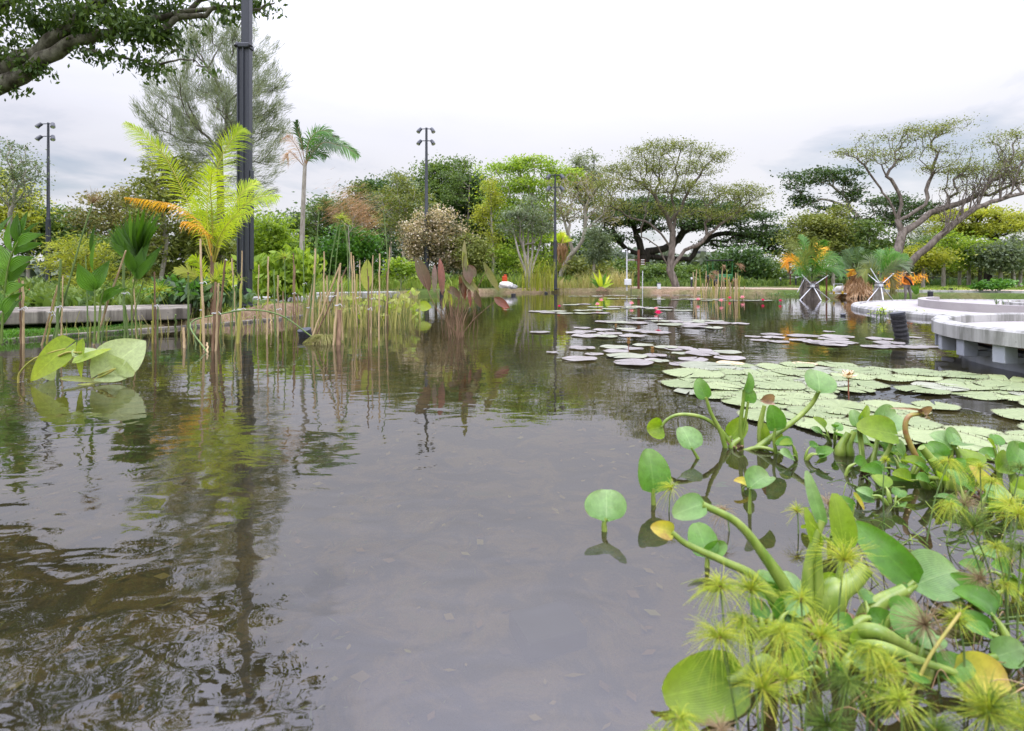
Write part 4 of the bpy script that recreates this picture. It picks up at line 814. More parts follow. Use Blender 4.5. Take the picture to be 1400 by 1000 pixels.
# small yellow green palm near the near post and a few understorey ones
palm('small_palm', 'small yellow green palm tuft left of the near lamp post foot', 17.5, [(283, 440)], .04, [([(283, 410), (265, 375), (240, 368)], 'yellow', {}), ([(284, 410), (275, 365), (262, 352)], 'palm_lime', {}), ([(285, 410), (300, 372), (318, 362)], 'palm_lime', {}), ([(284, 410), (290, 380), (296, 360)], 'yellow', dict(dz=.5)), ([(286, 410), (305, 385), (325, 385)], 'palm_lime', dict(dz=-.5))], PS, nl=24, L_=.45, w=.05, droop=.3, start=.1)
for x, y, D_, lb in ((232, 378, 17.0, 'broad leaved yellow green shrub left of the yellow palm stem'),):
    T('leafy_shrub', lb, 'shrub', D_, x+20, [(x+20, 420)], [(x, 392, 22, 12), (x+35, 400, 40, 14), (x+60, 395, 24, 12)], 40, 20, .22, 'palm_green', 'bark_grey', .02, None, .18, twig=.004)
T('large_leaf_shrub', 'shrub with big yellow green drooping leaves right of the near lamp post', 'shrub', 21, 392, [(392, 410)], [(372, 368, 18, 20), (398, 362, 22, 22), (415, 375, 16, 20), (390, 390, 34, 18)], 90, 16, .30, 'lime', 'bark_grey', .03, None, .22, asp=.5, twig=.006, droop=(0, 0, -.8))
T('large_leaf_shrub', 'low shrub with dark drooping leaves left of the yellow palm stems', 'shrub', 16.8, 262, [(262, 425)], [(240, 400, 14, 16), (262, 396, 18, 14), (300, 402, 18, 16), (320, 405, 12, 14)], 40, 12, .30, 'palm_dark', 'bark_grey', .02, None, .16, asp=.4, twig=.005, droop=(0, 0, -1.))
T('papaya_like_plant', 'yellow green feathery leaved plant on the bank left of the middle lamp post', 'plant', 40, 548, [(548, 385)], [(548, 362, 16, 8), (560, 372, 14, 10), (538, 375, 12, 10)], 30, 30, .25, 'lime', 'bark_pale', .03, None, .3, twig=.008)
for x, D_, n_, h_, pl2_, lb, nm in ((735, 42.5, 70, 42, 'yellow', 'arching clump of yellow striped grass left of the far lamp post', 'striped_grass_clump'), (655, 46, 46, 36, 'grassy', 'arching green grass clump behind the red leaved plant', 'grass_clump'), (690, 47, 30, 26, 'palm_dark', 'dark spiky cycad like tuft left of the striped grass', 'cycad')):
    root = thing(nm, (*P(x, 395, D_)[:2], .2), lb, 'plant')
    for k in range(n_):
        a = U(0, T2); s_ = U(.3, 1.5); h0 = h_/F*D_*U(.6, 1.1); p0 = np.array([*P(x+U(-22, 22), 395, D_)[:2], .15]); p0[1] = D_+U(-.6, .6)
        d = np.array([math.cos(a), math.sin(a)*.6, 0])
        c = bez([p0, p0+d*s_*.25+[0, 0, h0*.7], p0+d*s_*.7+[0, 0, h0], p0+d*s_*1.1+[0, 0, h0*.72]], 7); V = []
        for i, q in enumerate(c): w_ = .045*(1-i/6.5); sd_ = np.cross(d, [0, 0, 1]); V += [q-sd_*w_, q+sd_*w_+[0, 0, .01]]
        b = MB() if k == 0 else b; b.add(V, [[2*i, 2*i+1, 2*i+3, 2*i+2] for i in range(6)], U(0, 1), 0, False)
    b.build('foliage', G[pl2_], root)
agave = thing('strap_leaf_plant', (*P(822, 398, 43)[:2], .1), 'light green strap leaved rosette with roots on the far bank', 'plant')
for k, (tx, ty) in enumerate([(806, 377), (812, 372), (820, 369), (827, 374), (835, 374), (840, 386), (808, 384), (838, 380), (815, 378), (830, 370)]):
    b = MB(); blade(b, P(822, 394, 43+U(-.1, .1)), P(tx, ty, 43+U(-.5, .5)), .28, (0, -1, .4), .2, .3, 0, 0, U(.3, 1), 8, 4, 'long'); b.build('leaf', M['pleat'] if k % 3 == 0 else G['palm_lime'], agave)
b = MB()
for k in range(20): tube(b, [P(822+U(-4, 4), 392, 43), P(822+U(-8, 8), 398.5, 42.7)], .03, 4)
b.build('root_bundle', M['brown_stalk'], agave)
brom = thing('fern_on_trunk', P(768, 335, 54), 'yellow green bird nest fern with hanging brown skirt on the curved trunk', 'fern')
for k in range(22):
    a = -1.3+k*.125; b = MB() if k == 0 else b; blade(b, P(767, 332, 54), P(767+16*math.sin(a), 332-17*math.cos(a), 54+U(-.8, .8)), .3, (0, -1, .4), .2, .35, 0, 0, U(.3, 1), 7, 3, 'long')
b.build('leaf_rosette', G['palm_lime'], brom)
b = MB(); leaves(b, P(768, 343, 54)+rng.normal(size=(160, 3))*[.32, .3, .5], .9, .12, U(0, .6, 160), dirs=np.tile([0, 0, -1.5], (160, 1))); b.build('dead_skirt', G['dry'], brom)

# ------------------------------------------------------------ braced palms standing in the pond
def braces(root, D, c, ends, box_h=(.38, .38, .42), foot=None):
    box_h = tuple(q*.65 for q in box_h)
    X, Y, Z = P(*c, D); b = MB(); box(b, (X, Y-.05, Z), box_h, ch=.02); b.build('clamp', M['white_metal'], root)
    for z_ in (-.1, .1):
        b = MB(); revolve(b, [(.30, -.02), (.30, .02), (.26, .02), (.26, -.02)], (X, Y-.05, Z+z_), 0, T2, 16); b.build('strap', M['black_plastic'], root)
    for ex, ey, dd in ends:
        b = MB(); p1 = P(ex, ey, D+dd); p0 = np.array([X, Y-.1, Z]); tube(b, [p0, p1], .024, 8); b.build('brace', M['white_metal'], root)
r_ = palm('braced_palm', 'left braced palm with green and orange fronds and white steel struts', 32, [(1110, 412), (1110, 400), (1110, 385)], .42, [
    ([(1110, 388), (1104, 360), (1100, 335), (1096, 322)], 'palm_green', dict(dz=1.)), ([(1110, 388), (1095, 350), (1085, 335), (1079, 338)], 'olive', {}), ([(1110, 388), (1092, 362), (1080, 352), (1074, 362)], 'orange', dict(droop=.5)),
    ([(1110, 388), (1115, 355), (1120, 335), (1128, 330)], 'palm_green', dict(dz=-1.)), ([(1110, 388), (1122, 360), (1138, 350), (1152, 365)], 'palm_green', dict(droop=.5)), ([(1110, 388), (1120, 352), (1122, 340), (1126, 345)], 'orange', dict(dz=.6)),
    ([(1110, 388), (1100, 355), (1110, 340), (1112, 325)], 'olive', dict(dz=-.8)), ([(1110, 388), (1125, 368), (1142, 366), (1152, 376)], 'palm_green', dict(dz=-1., droop=.5)), ([(1110, 388), (1100, 370), (1092, 366), (1090, 374)], 'palm_green', dict(dz=-1.)), ([(1110, 388), (1112, 372), (1116, 365), (1118, 362)], 'palm_green', dict(dz=-1.2)),
    ([(1110, 388), (1098, 372), (1096, 350), (1090, 345)], 'palm_green', dict(dz=1.4)), ([(1110, 388), (1118, 372), (1136, 358), (1144, 356)], 'olive', dict(dz=1.4))], PSg, 'bark_grey', nl=34, L_=.75, w=.05, droop=.35, stem=.025, gz=0.)
braces(r_, 31.4, (1110, 391), [(1093, 411, -.5), (1123, 411, -1.2), (1136, 411, .4), (1090, 370, 0), (1132, 377, .5)], (.30, .3, .38))
def slim_brace(): pass
r_ = thing('braced_stump', (*P(1101, 412, 33.5)[:2], 0), 'brown palm stump with white collar braced behind the left braced palm', 'palm')
b = MB(); tube(b, bez([[*P(1099, 412, 33.5)[:2], -.3], P(1100, 395, 33.5), P(1101, 380, 33.5)], 8), np.linspace(.30, .18, 8), 10); b.build('trunk', M['bark_grey'], r_)
braces(r_, 33.3, (1101, 377), [(1100, 410, -.6), (1086, 367, 0), (1088, 380, -.6), (1122, 402, 0), (1090, 400, -.5)], (.26, .26, .5))
r_ = palm('braced_palm', 'right braced palm with windblown fronds and white steel cross struts', 30.5, [(1200, 413), (1201, 400), (1202, 385)], .24, [
    ([(1202, 388), (1203, 365), (1204, 350), (1206, 342)], 'palm_green', dict(dz=1.)), ([(1202, 388), (1214, 365), (1225, 355), (1240, 350)], 'palm_green', {}), ([(1202, 388), (1195, 365), (1190, 358), (1184, 360)], 'sage', {}),
    ([(1202, 388), (1215, 370), (1228, 362), (1242, 366)], 'sage', dict(dz=-.8)), ([(1202, 388), (1192, 370), (1184, 368), (1178, 376)], 'olive', dict(dz=-.6)), ([(1202, 388), (1212, 375), (1218, 382), (1220, 400)], 'bronze', dict(droop=.6)), ([(1202, 388), (1212, 360), (1216, 348), (1222, 343)], 'palm_green', dict(dz=.4))], PSg, 'bark_pale', nl=34, L_=.85, w=.045, droop=.4, stem=.022, gz=0.)
braces(r_, 30, (1202.5, 390), [(1186, 412, -.4), (1208, 413, -1.4), (1222, 412, .3), (1190, 367, 0), (1223, 373, .4), (1185, 374, .8)], (.36, .3, .34))
r_ = palm('fan_palm', 'dark blue green fan palm with a brown skirt of dead fronds between the braced palms', 33.5, [(1172, 408), (1172, 395), (1172, 372)], .22,
    [([(1172, 372), (1172+14*math.sin(a), 368-14*math.cos(a)), (1172+28*math.sin(a), 366-27*math.cos(a))], 'palm_dark', dict(dz=dz_)) for a, dz_ in [(-1.5, 0), (-1.15, .8), (-.8, -.8), (-.45, .5), (-.1, -1.), (.2, 1.), (.5, -.7), (.85, .6), (1.2, -.5), (1.5, .3), (0, -1.6), (-.9, -1.4), (.9, -1.4)]], PSg, 'bark_grey', nl=18, L_=.75, w=.055, droop=.25, stem=.02, gz=.1, start=.35)
b = MB(); n = 900; a = U(0, T2, n); h_ = U(0, 1, n); cpt = P(1172, 380, 33.5)
leaves(b, np.stack([cpt[0]+np.cos(a)*(.2+h_*.75)-h_*.3*0, 33.5+np.sin(a)*(.2+h_*.6), 1.1-h_*.95], 1), .95, .07, U(0, 1, n), dirs=np.stack([np.cos(a)*.5, np.sin(a)*.5, -np.ones(n)], 1)); b.build('dead_skirt', G['dry'], r_)
b = MB()
for k in range(12): blade(b, P(1170, 372, 33.4), P(1166-U(0, 9), 371+U(-3, 8), 33), .22, (0, -1, .3), .2, .2, 0, 0, U(0, 1), 5, 3, 'long')
b.build('dying_leaf', G['orange'], r_)
T('dry_plant', 'orange brown dry fronds drooping beside the worker', 'plant', 38, 1224, [(1224, 392)], [(1224, 376, 6, 4), (1252, 382, 6, 4), (1222, 388, 5, 7)], 18, 8, .55, 'orange', 'brown_stalk', .04, None, .28, asp=.08, twig=.008, droop=(.2, 0, -.8))
r_ = thing('wide_leaf_plant', (*P(1254, 403, 33)[:2], .25), 'single upright bright green leaf plant right of the worker', 'plant')
for tx, ty, w_ in ((1247, 387, 7), (1255, 389, 6), (1244, 392, 4)):
    b = MB(); blade(b, P(1253, 403, 33), P(tx, ty, 33), w_/F*33, (0, -1, .2), .1, .1, 0, 0, .7, 8, 4, 'long'); b.build('leaf', M['pleat'], r_)
T('young_tree', 'small bright green magnolia like bush standing on the far lawn', 'shrub', 34, 1357, [(1357, 398), (1357, 393)], [(1357, 389, 16, 5), (1340, 391, 6, 5), (1372, 388, 8, 5)], 40, 16, .22, 'palm_green', 'bark_grey', .035, None, .2, twig=.006, asp=.5)

# ------------------------------------------------------------ people
def person(name_label, D, px, joints, shirt, trousers, skin_, hair=(.02, .015, .01), hat=None, zsplit=.88, gz=.25):
    """joints in metres relative to the feet point; one continuous skinned body"""
    X = (px-700)/F*D; root = thing('person', (X, D, gz), name_label, 'person')
    V = {k: v for k, v in joints.items()}; keys = list(V)
    edges = [('pelvis', 'waist'), ('waist', 'chest'), ('chest', 'neck'), ('neck', 'head'), ('head', 'crown'), ('chest', 'shl'), ('shl', 'ell'), ('ell', 'wrl'), ('wrl', 'hal'), ('chest', 'shr'), ('shr', 'elr'), ('elr', 'wrr'), ('wrr', 'har'),
             ('pelvis', 'hil'), ('hil', 'knl'), ('knl', 'anl'), ('anl', 'tol'), ('pelvis', 'hir'), ('hir', 'knr'), ('knr', 'anr'), ('anr', 'tor')]
    rad_ = dict(pelvis=.15, waist=.135, chest=.155, neck=.055, head=.095, crown=.085, shl=.065, ell=.045, wrl=.03, hal=.04, hil=.095, knl=.06, anl=.045, tol=.04); rad_.update({k[:-1]+'r': v for k, v in list(rad_.items()) if k[-1] == 'l' and k != 'l'})
    me = bpy.data.meshes.new('body'); me.from_pydata([V[k] for k in keys], [(keys.index(a), keys.index(b_)) for a, b_ in edges], []); o_ = bpy.data.objects.new('body', me); C.objects.link(o_); o_.parent = root; o_['_w'] = root['_w']
    md = o_.modifiers.new('skin', 'SKIN'); me.skin_vertices  # layer exists with the modifier
    for i, k in enumerate(keys): r_ = rad_[k]; me.skin_vertices[0].data[i].radius = (r_, r_*(.8 if k in ('chest', 'waist', 'pelvis') else 1)); me.skin_vertices[0].data[i].use_root = (k == 'pelvis')
    sb_ = o_.modifiers.new('sub', 'SUBSURF'); sb_.levels = 2; sb_.render_levels = 2
    m_, t_, oo = newmat('clothing_and_skin'); s_ = t_.nodes.new('ShaderNodeSeparateXYZ'); t_.links.new(objco(t_), s_.inputs[0])
    c_ = ramp(t_, math_(t_, 'DIVIDE', s_.outputs[2], 2.), [(0, (.03, .03, .03)), (.04, trousers), (zsplit/2, shirt), (V['neck'][2]/2+.012, skin_)], 'CONSTANT'); p_ = princ(t_, c_, .8, .2); t_.links.new(p_.outputs[0], oo.inputs[0]); me.materials.append(m_)
    hd = np.array(V['crown']); b = MB()
    hw = np.array([X, D, gz])+hd
    if hat:
        revolve(b, [(.0, .10), (.06, .095), (.10, .02), (.24, -.02), (.24, -.03), (0, -.01)], (hw[0], hw[1], hw[2]+.02), 0, T2, 20, closed=False); b.build('hat', solid('straw', (.50, .36, .22), (.62, .48, .32), 30, .8), root)
    else:
        a = np.linspace(0, T2, 12, endpoint=False); revolve(b, [(0, .07), (.06, .055), (.092, 0), (.095, -.06), (.08, -.10)], (hw[0], hw[1]+.012, hw[2]+.03), 0, T2, 16, closed=False); b.build('hair', solid('hair', hair, hair, 20, .6), root)
    return root
stand = dict(pelvis=(0, 0, .92), waist=(0, 0, 1.06), chest=(0, 0, 1.30), neck=(0, .0, 1.47), head=(0, -.02, 1.58), crown=(0, -.01, 1.68), shl=(-.19, 0, 1.40), ell=(-.25, .02, 1.12), wrl=(-.24, -.10, .90), hal=(-.24, -.14, .82),
             shr=(.19, 0, 1.40), elr=(.25, .02, 1.12), wrr=(.24, -.10, .90), har=(.24, -.14, .82), hil=(-.09, 0, .85), knl=(-.10, -.02, .48), anl=(-.11, 0, .08), tol=(-.11, -.16, .04), hir=(.09, 0, .85), knr=(.10, -.02, .48), anr=(.11, .03, .08), tor=(.12, -.13, .04))
bend_ = dict(stand); bend_.update(waist=(.0, 0, 1.04), chest=(-.08, -.05, 1.24), neck=(-.06, -.08, 1.42), head=(-.04, -.12, 1.50), crown=(-.03, -.14, 1.59), shl=(-.24, -.06, 1.33), shr=(.12, -.06, 1.35), ell=(-.34, -.12, 1.08), wrl=(-.28, -.30, 1.0), hal=(-.24, -.36, .98), elr=(.22, -.08, 1.1), wrr=(.16, -.26, .96), har=(.10, -.32, .93), knl=(-.12, -.08, .48), knr=(.16, -.04, .47), anr=(.22, .02, .08), tor=(.24, -.14, .04))
pr = person('worker in orange long sleeved top, grey trousers and straw hat stooping beside the dry fronds', 30, 1240, bend_, (.70, .22, .03), (.19, .17, .15), (.30, .18, .12), hat=True, zsplit=.95, gz=-.12)
b = MB(); w0 = np.array(pr['_w']); tube(b, bez([w0+[-.26, -.18, 1.38], w0+[-.08, -.26, 1.22], w0+[.08, -.22, 1.02], w0+[.16, -.16, .96]], 8), .05, 6); b.build('sling', M['black_plastic'], pr)
person('distant person in a blue shirt on the far lawn at the right edge', 70, 1388, stand, (.03, .07, .30), (.03, .03, .035), (.25, .16, .11), gz=.4)
sc_ = person('distant person in dark clothes standing left of the one in blue', 72, 1379, stand, (.04, .04, .045), (.02, .02, .025), (.25, .16, .11), gz=.4)
sc_.rotation_euler = (0, 0, 1.2)

# ------------------------------------------------------------ site things on the far bank
D = 43; X = (873-700)/F*D
r_ = thing('signpost', (X, D, .3), 'brown fingerpost with four direction boards left of the central rain tree', 'signpost')
b = MB(); box(b, (X, D, 1.75), (.16, .16, 2.95), ch=.012); b.build('post', M['brown_sign'], r_)
for px0, px1, py, h_ in ((854, 871.5, 355.7, 1.8), (875, 883, 355.5, 1.5), (875, 883, 358.6, 1.5), (875, 883, 361.6, 1.5)):
    a = P(px0, py, D); c_ = P(px1, py, D); b = MB(); hh = h_/F*D*.55; y0 = D-.03
    if px0 < 870: V = [[c_[0], y0, c_[2]-hh], [c_[0], y0, c_[2]+hh], [a[0]+.1, y0, a[2]+hh], [a[0], y0, a[2]], [a[0]+.1, y0, a[2]-hh]]
    else: V = [[a[0], y0, c_[2]-hh], [c_[0]-.08, y0, c_[2]-hh], [c_[0], y0, c_[2]], [c_[0]-.08, y0, c_[2]+hh], [a[0], y0, a[2]+hh]]
    V = np.array(V); b.add(np.concatenate([V, V+[0, .05, 0]]), [[0, 1, 2, 3, 4]], smooth=False); b.add(np.concatenate([V, V+[0, .05, 0]]), [[9, 8, 7, 6, 5]], smooth=False)
    for k in range(5): b.add([V[k], V[(k+1) % 5], V[(k+1) % 5]+[0, .05, 0], V[k]+[0, .05, 0]], [[0, 3, 2, 1]], smooth=False)
    sg_ = b.build('finger_board', M['brown_sign'], r_)
    b = MB(); xm = (a[0]+c_[0])/2; box(b, (xm-.02, D-.036, a[2]), (abs(c_[0]-a[0])*.6, .006, .045)); b.build('lettering_line', M['white_plastic'], sg_)
X = (857-700)/F*41.5
r_ = thing('camera_pole', (X, 41.5, .25), 'slim white camera pole with a white box at its foot left of the brown signpost', 'pole')
b = MB(); tube(b, [[X, 41.5, .2], [X, 41.5, 3.1]], .05, 10); b.build('pole', M['white_metal'], r_)
b = MB(); box(b, (X+.05, 41.4, .82), (.48, .22, .44), ch=.02); b.build('cabinet', M['white_plastic'], r_)
b = MB(); tube(b, bez([[X, 41.5, 3.05], [X-.05, 41.4, 3.2], [X-.25, 41.3, 3.12]], 6), .035, 8); tube(b, [[X-.28, 41.3, 3.16], [X-.28, 41.3, 3.0]], [.08, .12], 12); tube(b, [[X+.14, 41.35, 3.1], [X+.14, 41.3, 2.94]], [.06, .09], 12); b.build('security_camera', M['white_plastic'], r_)
b = MB(); tube(b, [[X+.3, 41.45, .0], [X+.3, 41.45, 1.6]], .02, 6); b.build('black_conduit', M['black_plastic'], r_)
X = (878.5-700)/F*42
r_ = thing('thin_post', (X, 42, 0), 'thin grey marker post just right of the brown signpost', 'post'); b = MB(); tube(b, [[X, 42, -.2], [X, 42, 1.0], [X, 42, 1.65]], .03, 8); b.build('rod', M['white_metal'], r_); b = MB(); tube(b, [[X, 42, 1.65], [X, 42, 1.69]], .04, 8); b.build('cap', M['black_plastic'], r_)
def bollard(px, D, h, w_, label, mat='metal_pole'):
    X = (px-700)/F*D; r_ = thing('bollard', (X, D, .3), label, 'bollard'); b = MB(); tube(b, [[X, D, .2], [X, D, .3+h*.8]], w_/2, 14); b.build('body', M[mat], r_)
    b = MB(); tube(b, [[X, D, .3+h*.8], [X, D, .3+h*.94], [X, D, .3+h]], [w_/2, w_/2, w_*.35], 14); b.build('cap', M['metal_pole' if mat != 'metal_pole' else 'white_metal'], r_)
bollard(901, 43, .45, .28, 'short grey round bollard left of the central rain tree', 'white_metal')
bollard(945.5, 46, .85, .16, 'dark slim bollard right of the central rain tree trunk'); bollard(1067, 52, .8, .15, 'dark slim bollard left of the small brown sign'); bollard(1088, 50, .9, .15, 'dark slim bollard right of the small brown sign')
for px_, lb in ((1080.5, 'small brown square sign with a white pictogram left of the braced palms'),):
    X = (px_-700)/F*50; r_ = thing('small_sign', (X, 50, .3), lb, 'sign'); b = MB(); tube(b, [[X, 50, .2], [X, 50, 1.9]], .05, 8); b.build('post', M['brown_sign'], r_)
    b = MB(); box(b, (X, 49.92, 1.6), (.36, .04, .36)); sp_ = b.build('panel', M['brown_sign'], r_)
    b = MB(); box(b, (X, 49.893, 1.57), (.06, .01, .12)); tube(b, [[X, 49.893, 1.67], [X, 49.888, 1.67]], .035, 8); box(b, (X, 49.893, 1.49), (.22, .01, .03)); b.build('pictogram', M['white_plastic'], sp_)
X = (1130-700)/F*36; r_ = thing('dark_post', (X, 36, 0), 'thin dark post behind the left braced palm', 'post'); b = MB(); tube(b, [[X, 36, 0], [X, 36, 1.7]], .05, 8); b.build('rod', M['brown_sign'], r_)
# green tractor with roof
D = 51; X = (985-700)/F*D; GREEN = solid('green_paint', (.03, .16, .05), (.04, .20, .06), 3, .4)
r_ = thing('utility_tractor', (X, D, .3), 'small green utility tractor with a dark roof parked behind the papyrus stalks', 'tractor')
b = MB(); box(b, (X, D, 1.05), (1.7, 1.5, .7), ch=.1); box(b, (X-.1, D-.9, 1.0), (1.0, .7, .5), ch=.1); b.build('body', GREEN, r_)
b = MB(); box(b, (X, D+.2, 2.62), (1.9, 1.8, .10), ch=.04); b.build('roof', M['black_plastic'], r_)
for sx_ in (-.85, .85):
    for sy_ in (-.5, .9): b = MB(); tube(b, [[X+sx_, D+sy_, 1.3], [X+sx_, D+sy_, 2.6]], .045, 8); b.build('roof_post', GREEN, r_)
    for sy_, rr_ in ((-.9, .36), (.8, .5)):
        b = MB(); tube(b, [[X+sx_-.15, D+sy_, .3+rr_], [X+sx_+.15, D+sy_, .3+rr_]], rr_, 20); wh = b.build('wheel', M['black_plastic'], r_)
        b = MB(); tube(b, [[X+sx_-.17, D+sy_, .3+rr_], [X+sx_+.17, D+sy_, .3+rr_]], rr_*.5, 12); b.build('rim', solid('yellow_rim', (.5, .38, .04), (.55, .42, .06), 5, .5), wh)
b = MB(); box(b, (X, D+.3, 1.5), (.5, .5, .5), ch=.06); b.build('seat', M['black_plastic'], r_)
b = MB(); box(b, (X, D-1.27, 1.0), (.16, .03, .1)); b.build('red_light', solid('red_lens', (.5, .02, .02), (.5, .02, .02), 5, .4), r_)
# bags, crates, cart frame
def sack(px, py, D, s, label, mat, name='sack'):
    c_ = P(px, py, D); b = MB(); A = np.linspace(0, T2, 16, endpoint=False); prof = [(0, 1, .0), (.6, .92), (.95, .5), (1., .1), (.8, -.4)]; V = []; rows = [(.05, .95), (.5, .9), (.85, .62), (1., .2), (.95, -.2), (.8, -.5)]
    for r0_, z0_ in rows:
        for a in A: q = 1+.13*math.sin(3*a+z0_*5)+U(-.05, .05); V.append([c_[0]+s[0]*r0_*q*math.cos(a), c_[1]+s[1]*r0_*q*math.sin(a), c_[2]+s[2]*z0_*(1+U(-.08, .08))])
    fs = [[i*16+k, i*16+(k+1) % 16, (i+1)*16+(k+1) % 16, (i+1)*16+k] for i in range(5) for k in range(16)]; b.add(V, fs); b.add(V[:16], [list(range(16))])
    return tag(b.build(name, mat, loc=tuple(c_)), label, name.replace('_', ' '))
WB = solid('white_woven', (.62, .58, .52), (.74, .71, .66), 6, .8, .2, .5, .02)
sack(1151, 398, 34, (.48, .4, .32), 'plump cream sack beside the small push cart behind the left braced palm', WB)
sack(692, 391, 42.2, (.55, .4, .32), 'pale wrapped sack lying on the bank left of the striped grass', WB)
sack(701, 393, 41.6, (.35, .3, .22), 'smaller grey sack right of the pale wrapped one on the bank', M['concrete_pale'])
r_ = thing('push_cart', (*P(1146, 404, 33.2)[:2], .2), 'small push cart with a white hoop handle in front of the cream sack', 'cart')
b = MB(); p_ = [P(1140, 401, 33), P(1140, 388.5, 33), P(1152, 388.5, 33), P(1152, 401, 33)]; tube(b, p_, .025, 6); b.build('handle', M['white_metal'], r_)
b = MB(); box(b, P(1146, 401.5, 33.3), (.7, .5, .05)); b.build('platform', M['white_metal'], r_)
for x_ in (1140, 1152): b = MB(); q_ = P(x_, 400.5, 33); box(b, q_, (.10, .10, .16), ch=.02); b.build('wheel', solid('yellow_plastic', (.6, .4, .03), (.6, .4, .03), 4, .5), r_)
for k, (px, py, w_, h_, lb) in enumerate([(1166, 400.5, .6, .22, 'clear plastic crate leftmost in the row between the braced palms'), (1173, 398.5, .7, .25, 'clear plastic crate stacked in the middle of the row between the braced palms'), (1180, 400.5, .6, .24, 'clear plastic crate rightmost in the row between the braced palms')]):
    c_ = P(px, py, 33.6); r_ = thing('plastic_crate', c_, lb, 'crate'); b = MB(); box(b, c_, (w_*.94, .4, h_*.9), ch=.03); b.build('bin', M['white_plastic'], r_); b = MB(); box(b, c_+[0, 0, h_*.5], (w_, .44, .04), ch=.01); b.build('lid', M['white_metal'], r_)
RED = solid('red_orange_plastic', (.55, .06, .02), (.65, .10, .03), 5, .5)
r_ = thing('traffic_barrier', (*P(690, 390, 46)[:2], .3), 'red orange plastic barrier block behind the pale wrapped sack', 'barrier'); c_ = P(690, 384, 46); b = MB(); box(b, c_, (.42, .3, .7), ch=.05); b.build('body', RED, r_); b = MB(); box(b, c_+[.05, 0, .42], (.24, .2, .16), ch=.03); b.build('top_lug', RED, r_)
def pipe(px, py, D, r, h, label, lean=(0, 0), ribs=8, open_=False):
    X, Y, _ = P(px, py, D); r_ = thing('corrugated_pipe', (X, Y, 0), label, 'pipe'); b = MB(); pts = []; rd = []
    for k in range(ribs*4+1): f = k/(ribs*4); pts.append([X+lean[0]*f, Y+lean[1]*f, -.25+(h+.25)*f]); rd.append(r*(1+.07*(1 if k % 4 in (1, 2) else -.3)))
    tube(b, pts, rd, 20); b.build('pipe_body', M['black_plastic'], r_)
    b = MB(); tp_ = np.array(pts[-1]); ax_ = nrm(np.array(pts[-1])-np.array(pts[-3])); tube(b, [tp_-ax_*.02, tp_+ax_*.03], r*1.12, 20)
    cp = b.build('end_cap', M['metal_pole'], r_); b = MB()
    for k in range(5): tube(b, [tp_-ax_*(.05+.035*k), tp_-ax_*(.062+.035*k)], r*1.10, 20)
    b.build('thread', M['black_plastic'], r_)
    return r_
pipe(1236, 465, 12.5, .135, .53, 'leaning black corrugated pipe with a round cap left of the nearest concrete planter', (-.13, .02))
pipe(1272, 408, 28, .11, .52, 'black capped pipe standing upright behind the round deck')
pipe(421, 466, 12.6, .13, .16, 'short black ribbed pipe end lying low among the reeds', (-.04, -.1), 3)
pipe(1153.5, 433, 19.2, .07, .04, 'tiny round black pipe mouth barely above the water near the right pads', (-.05, -.05), 2)
pipe(702, 403, 37, .14, .10, 'small black float on the water left of the striped grass', (0, 0), 2)
pipe(759-14, 400, 41, .12, .08, 'small black pipe stub at the foot of the far bank', (.1, 0), 2)
r_ = pipe(605, 402, 33, .16, .42, 'dark square topped pipe stub behind the red leaved plant')
for px, py, lb in ((1278, 397, 'black plant crate on the lawn, leftmost of three'), (1293, 402.5, 'black plant crate on the lawn, middle of three'), (1302, 402, 'black plant crate on the lawn, rightmost of three')):
    D_ = 40 if px < 1285 else 37; c_ = P(px, py, D_); c_[2] = .38; r_ = thing('plant_crate', c_, lb, 'crate'); b = MB(); box(b, c_, (.34, .3, .16), ch=.01); b.build('tray', M['black_plastic'], r_)
    b = MB(); box(b, c_+[0, 0, .09], (.38, .34, .03)); b.build('rim', M['black_plastic'], r_)
# ------------------------------------------------------------ lily pads
def padmat(name, c1, c2, rim, shine=.35):
    m, t, o = newmat(name); v = objco(t); s = t.nodes.new('ShaderNodeSeparateXYZ'); t.links.new(v, s.inputs[0])
    ang = math_(t, 'ARCTAN2', s.outputs[1], s.outputs[0]); r2 = t.nodes.new('ShaderNodeVectorMath'); r2.operation = 'LENGTH'; t.links.new(v, r2.inputs[0])
    vein = math_(t, 'POWER', math_(t, 'ABSOLUTE', math_(t, 'SINE', math_(t, 'ADD', math_(t, 'MULTIPLY', ang, 8), math_(t, 'MULTIPLY', noise(t, v, 5, 2), 1.5)))), 10)
    n = noise(t, v, 4.5, 6, .65, .4); oi = t.nodes.new('ShaderNodeObjectInfo')
    f = math_(t, 'ADD', math_(t, 'MULTIPLY', n, .7), math_(t, 'MULTIPLY', oi.outputs['Random'], .35))
    c = ramp(t, f, [(.3, c1), (.75, c2)]); c = mixc(t, math_(t, 'MULTIPLY', vein, .30), c, [q*1.35+.02 for q in c2])
    sp = ramp(t, noise(t, v, 17, 5, .7), [(.62, 0.), (.70, 1.)]); c = mixc(t, math_(t, 'MULTIPLY', sp, .55), c, rim)
    q = math_(t, 'MULTIPLY_ADD', attr(t, 'rnd'), 1.); q.node.inputs[2].default_value = 0.
    c = mixc(t, q, c, rim); p = princ(t, c, shine, .5); bump(t, p, math_(t, 'ADD', vein, math_(t, 'MULTIPLY', noise(t, v, 11, 3), 1.5)), .45, .008); t.links.new(p.outputs[0], o.inputs[0]); return m
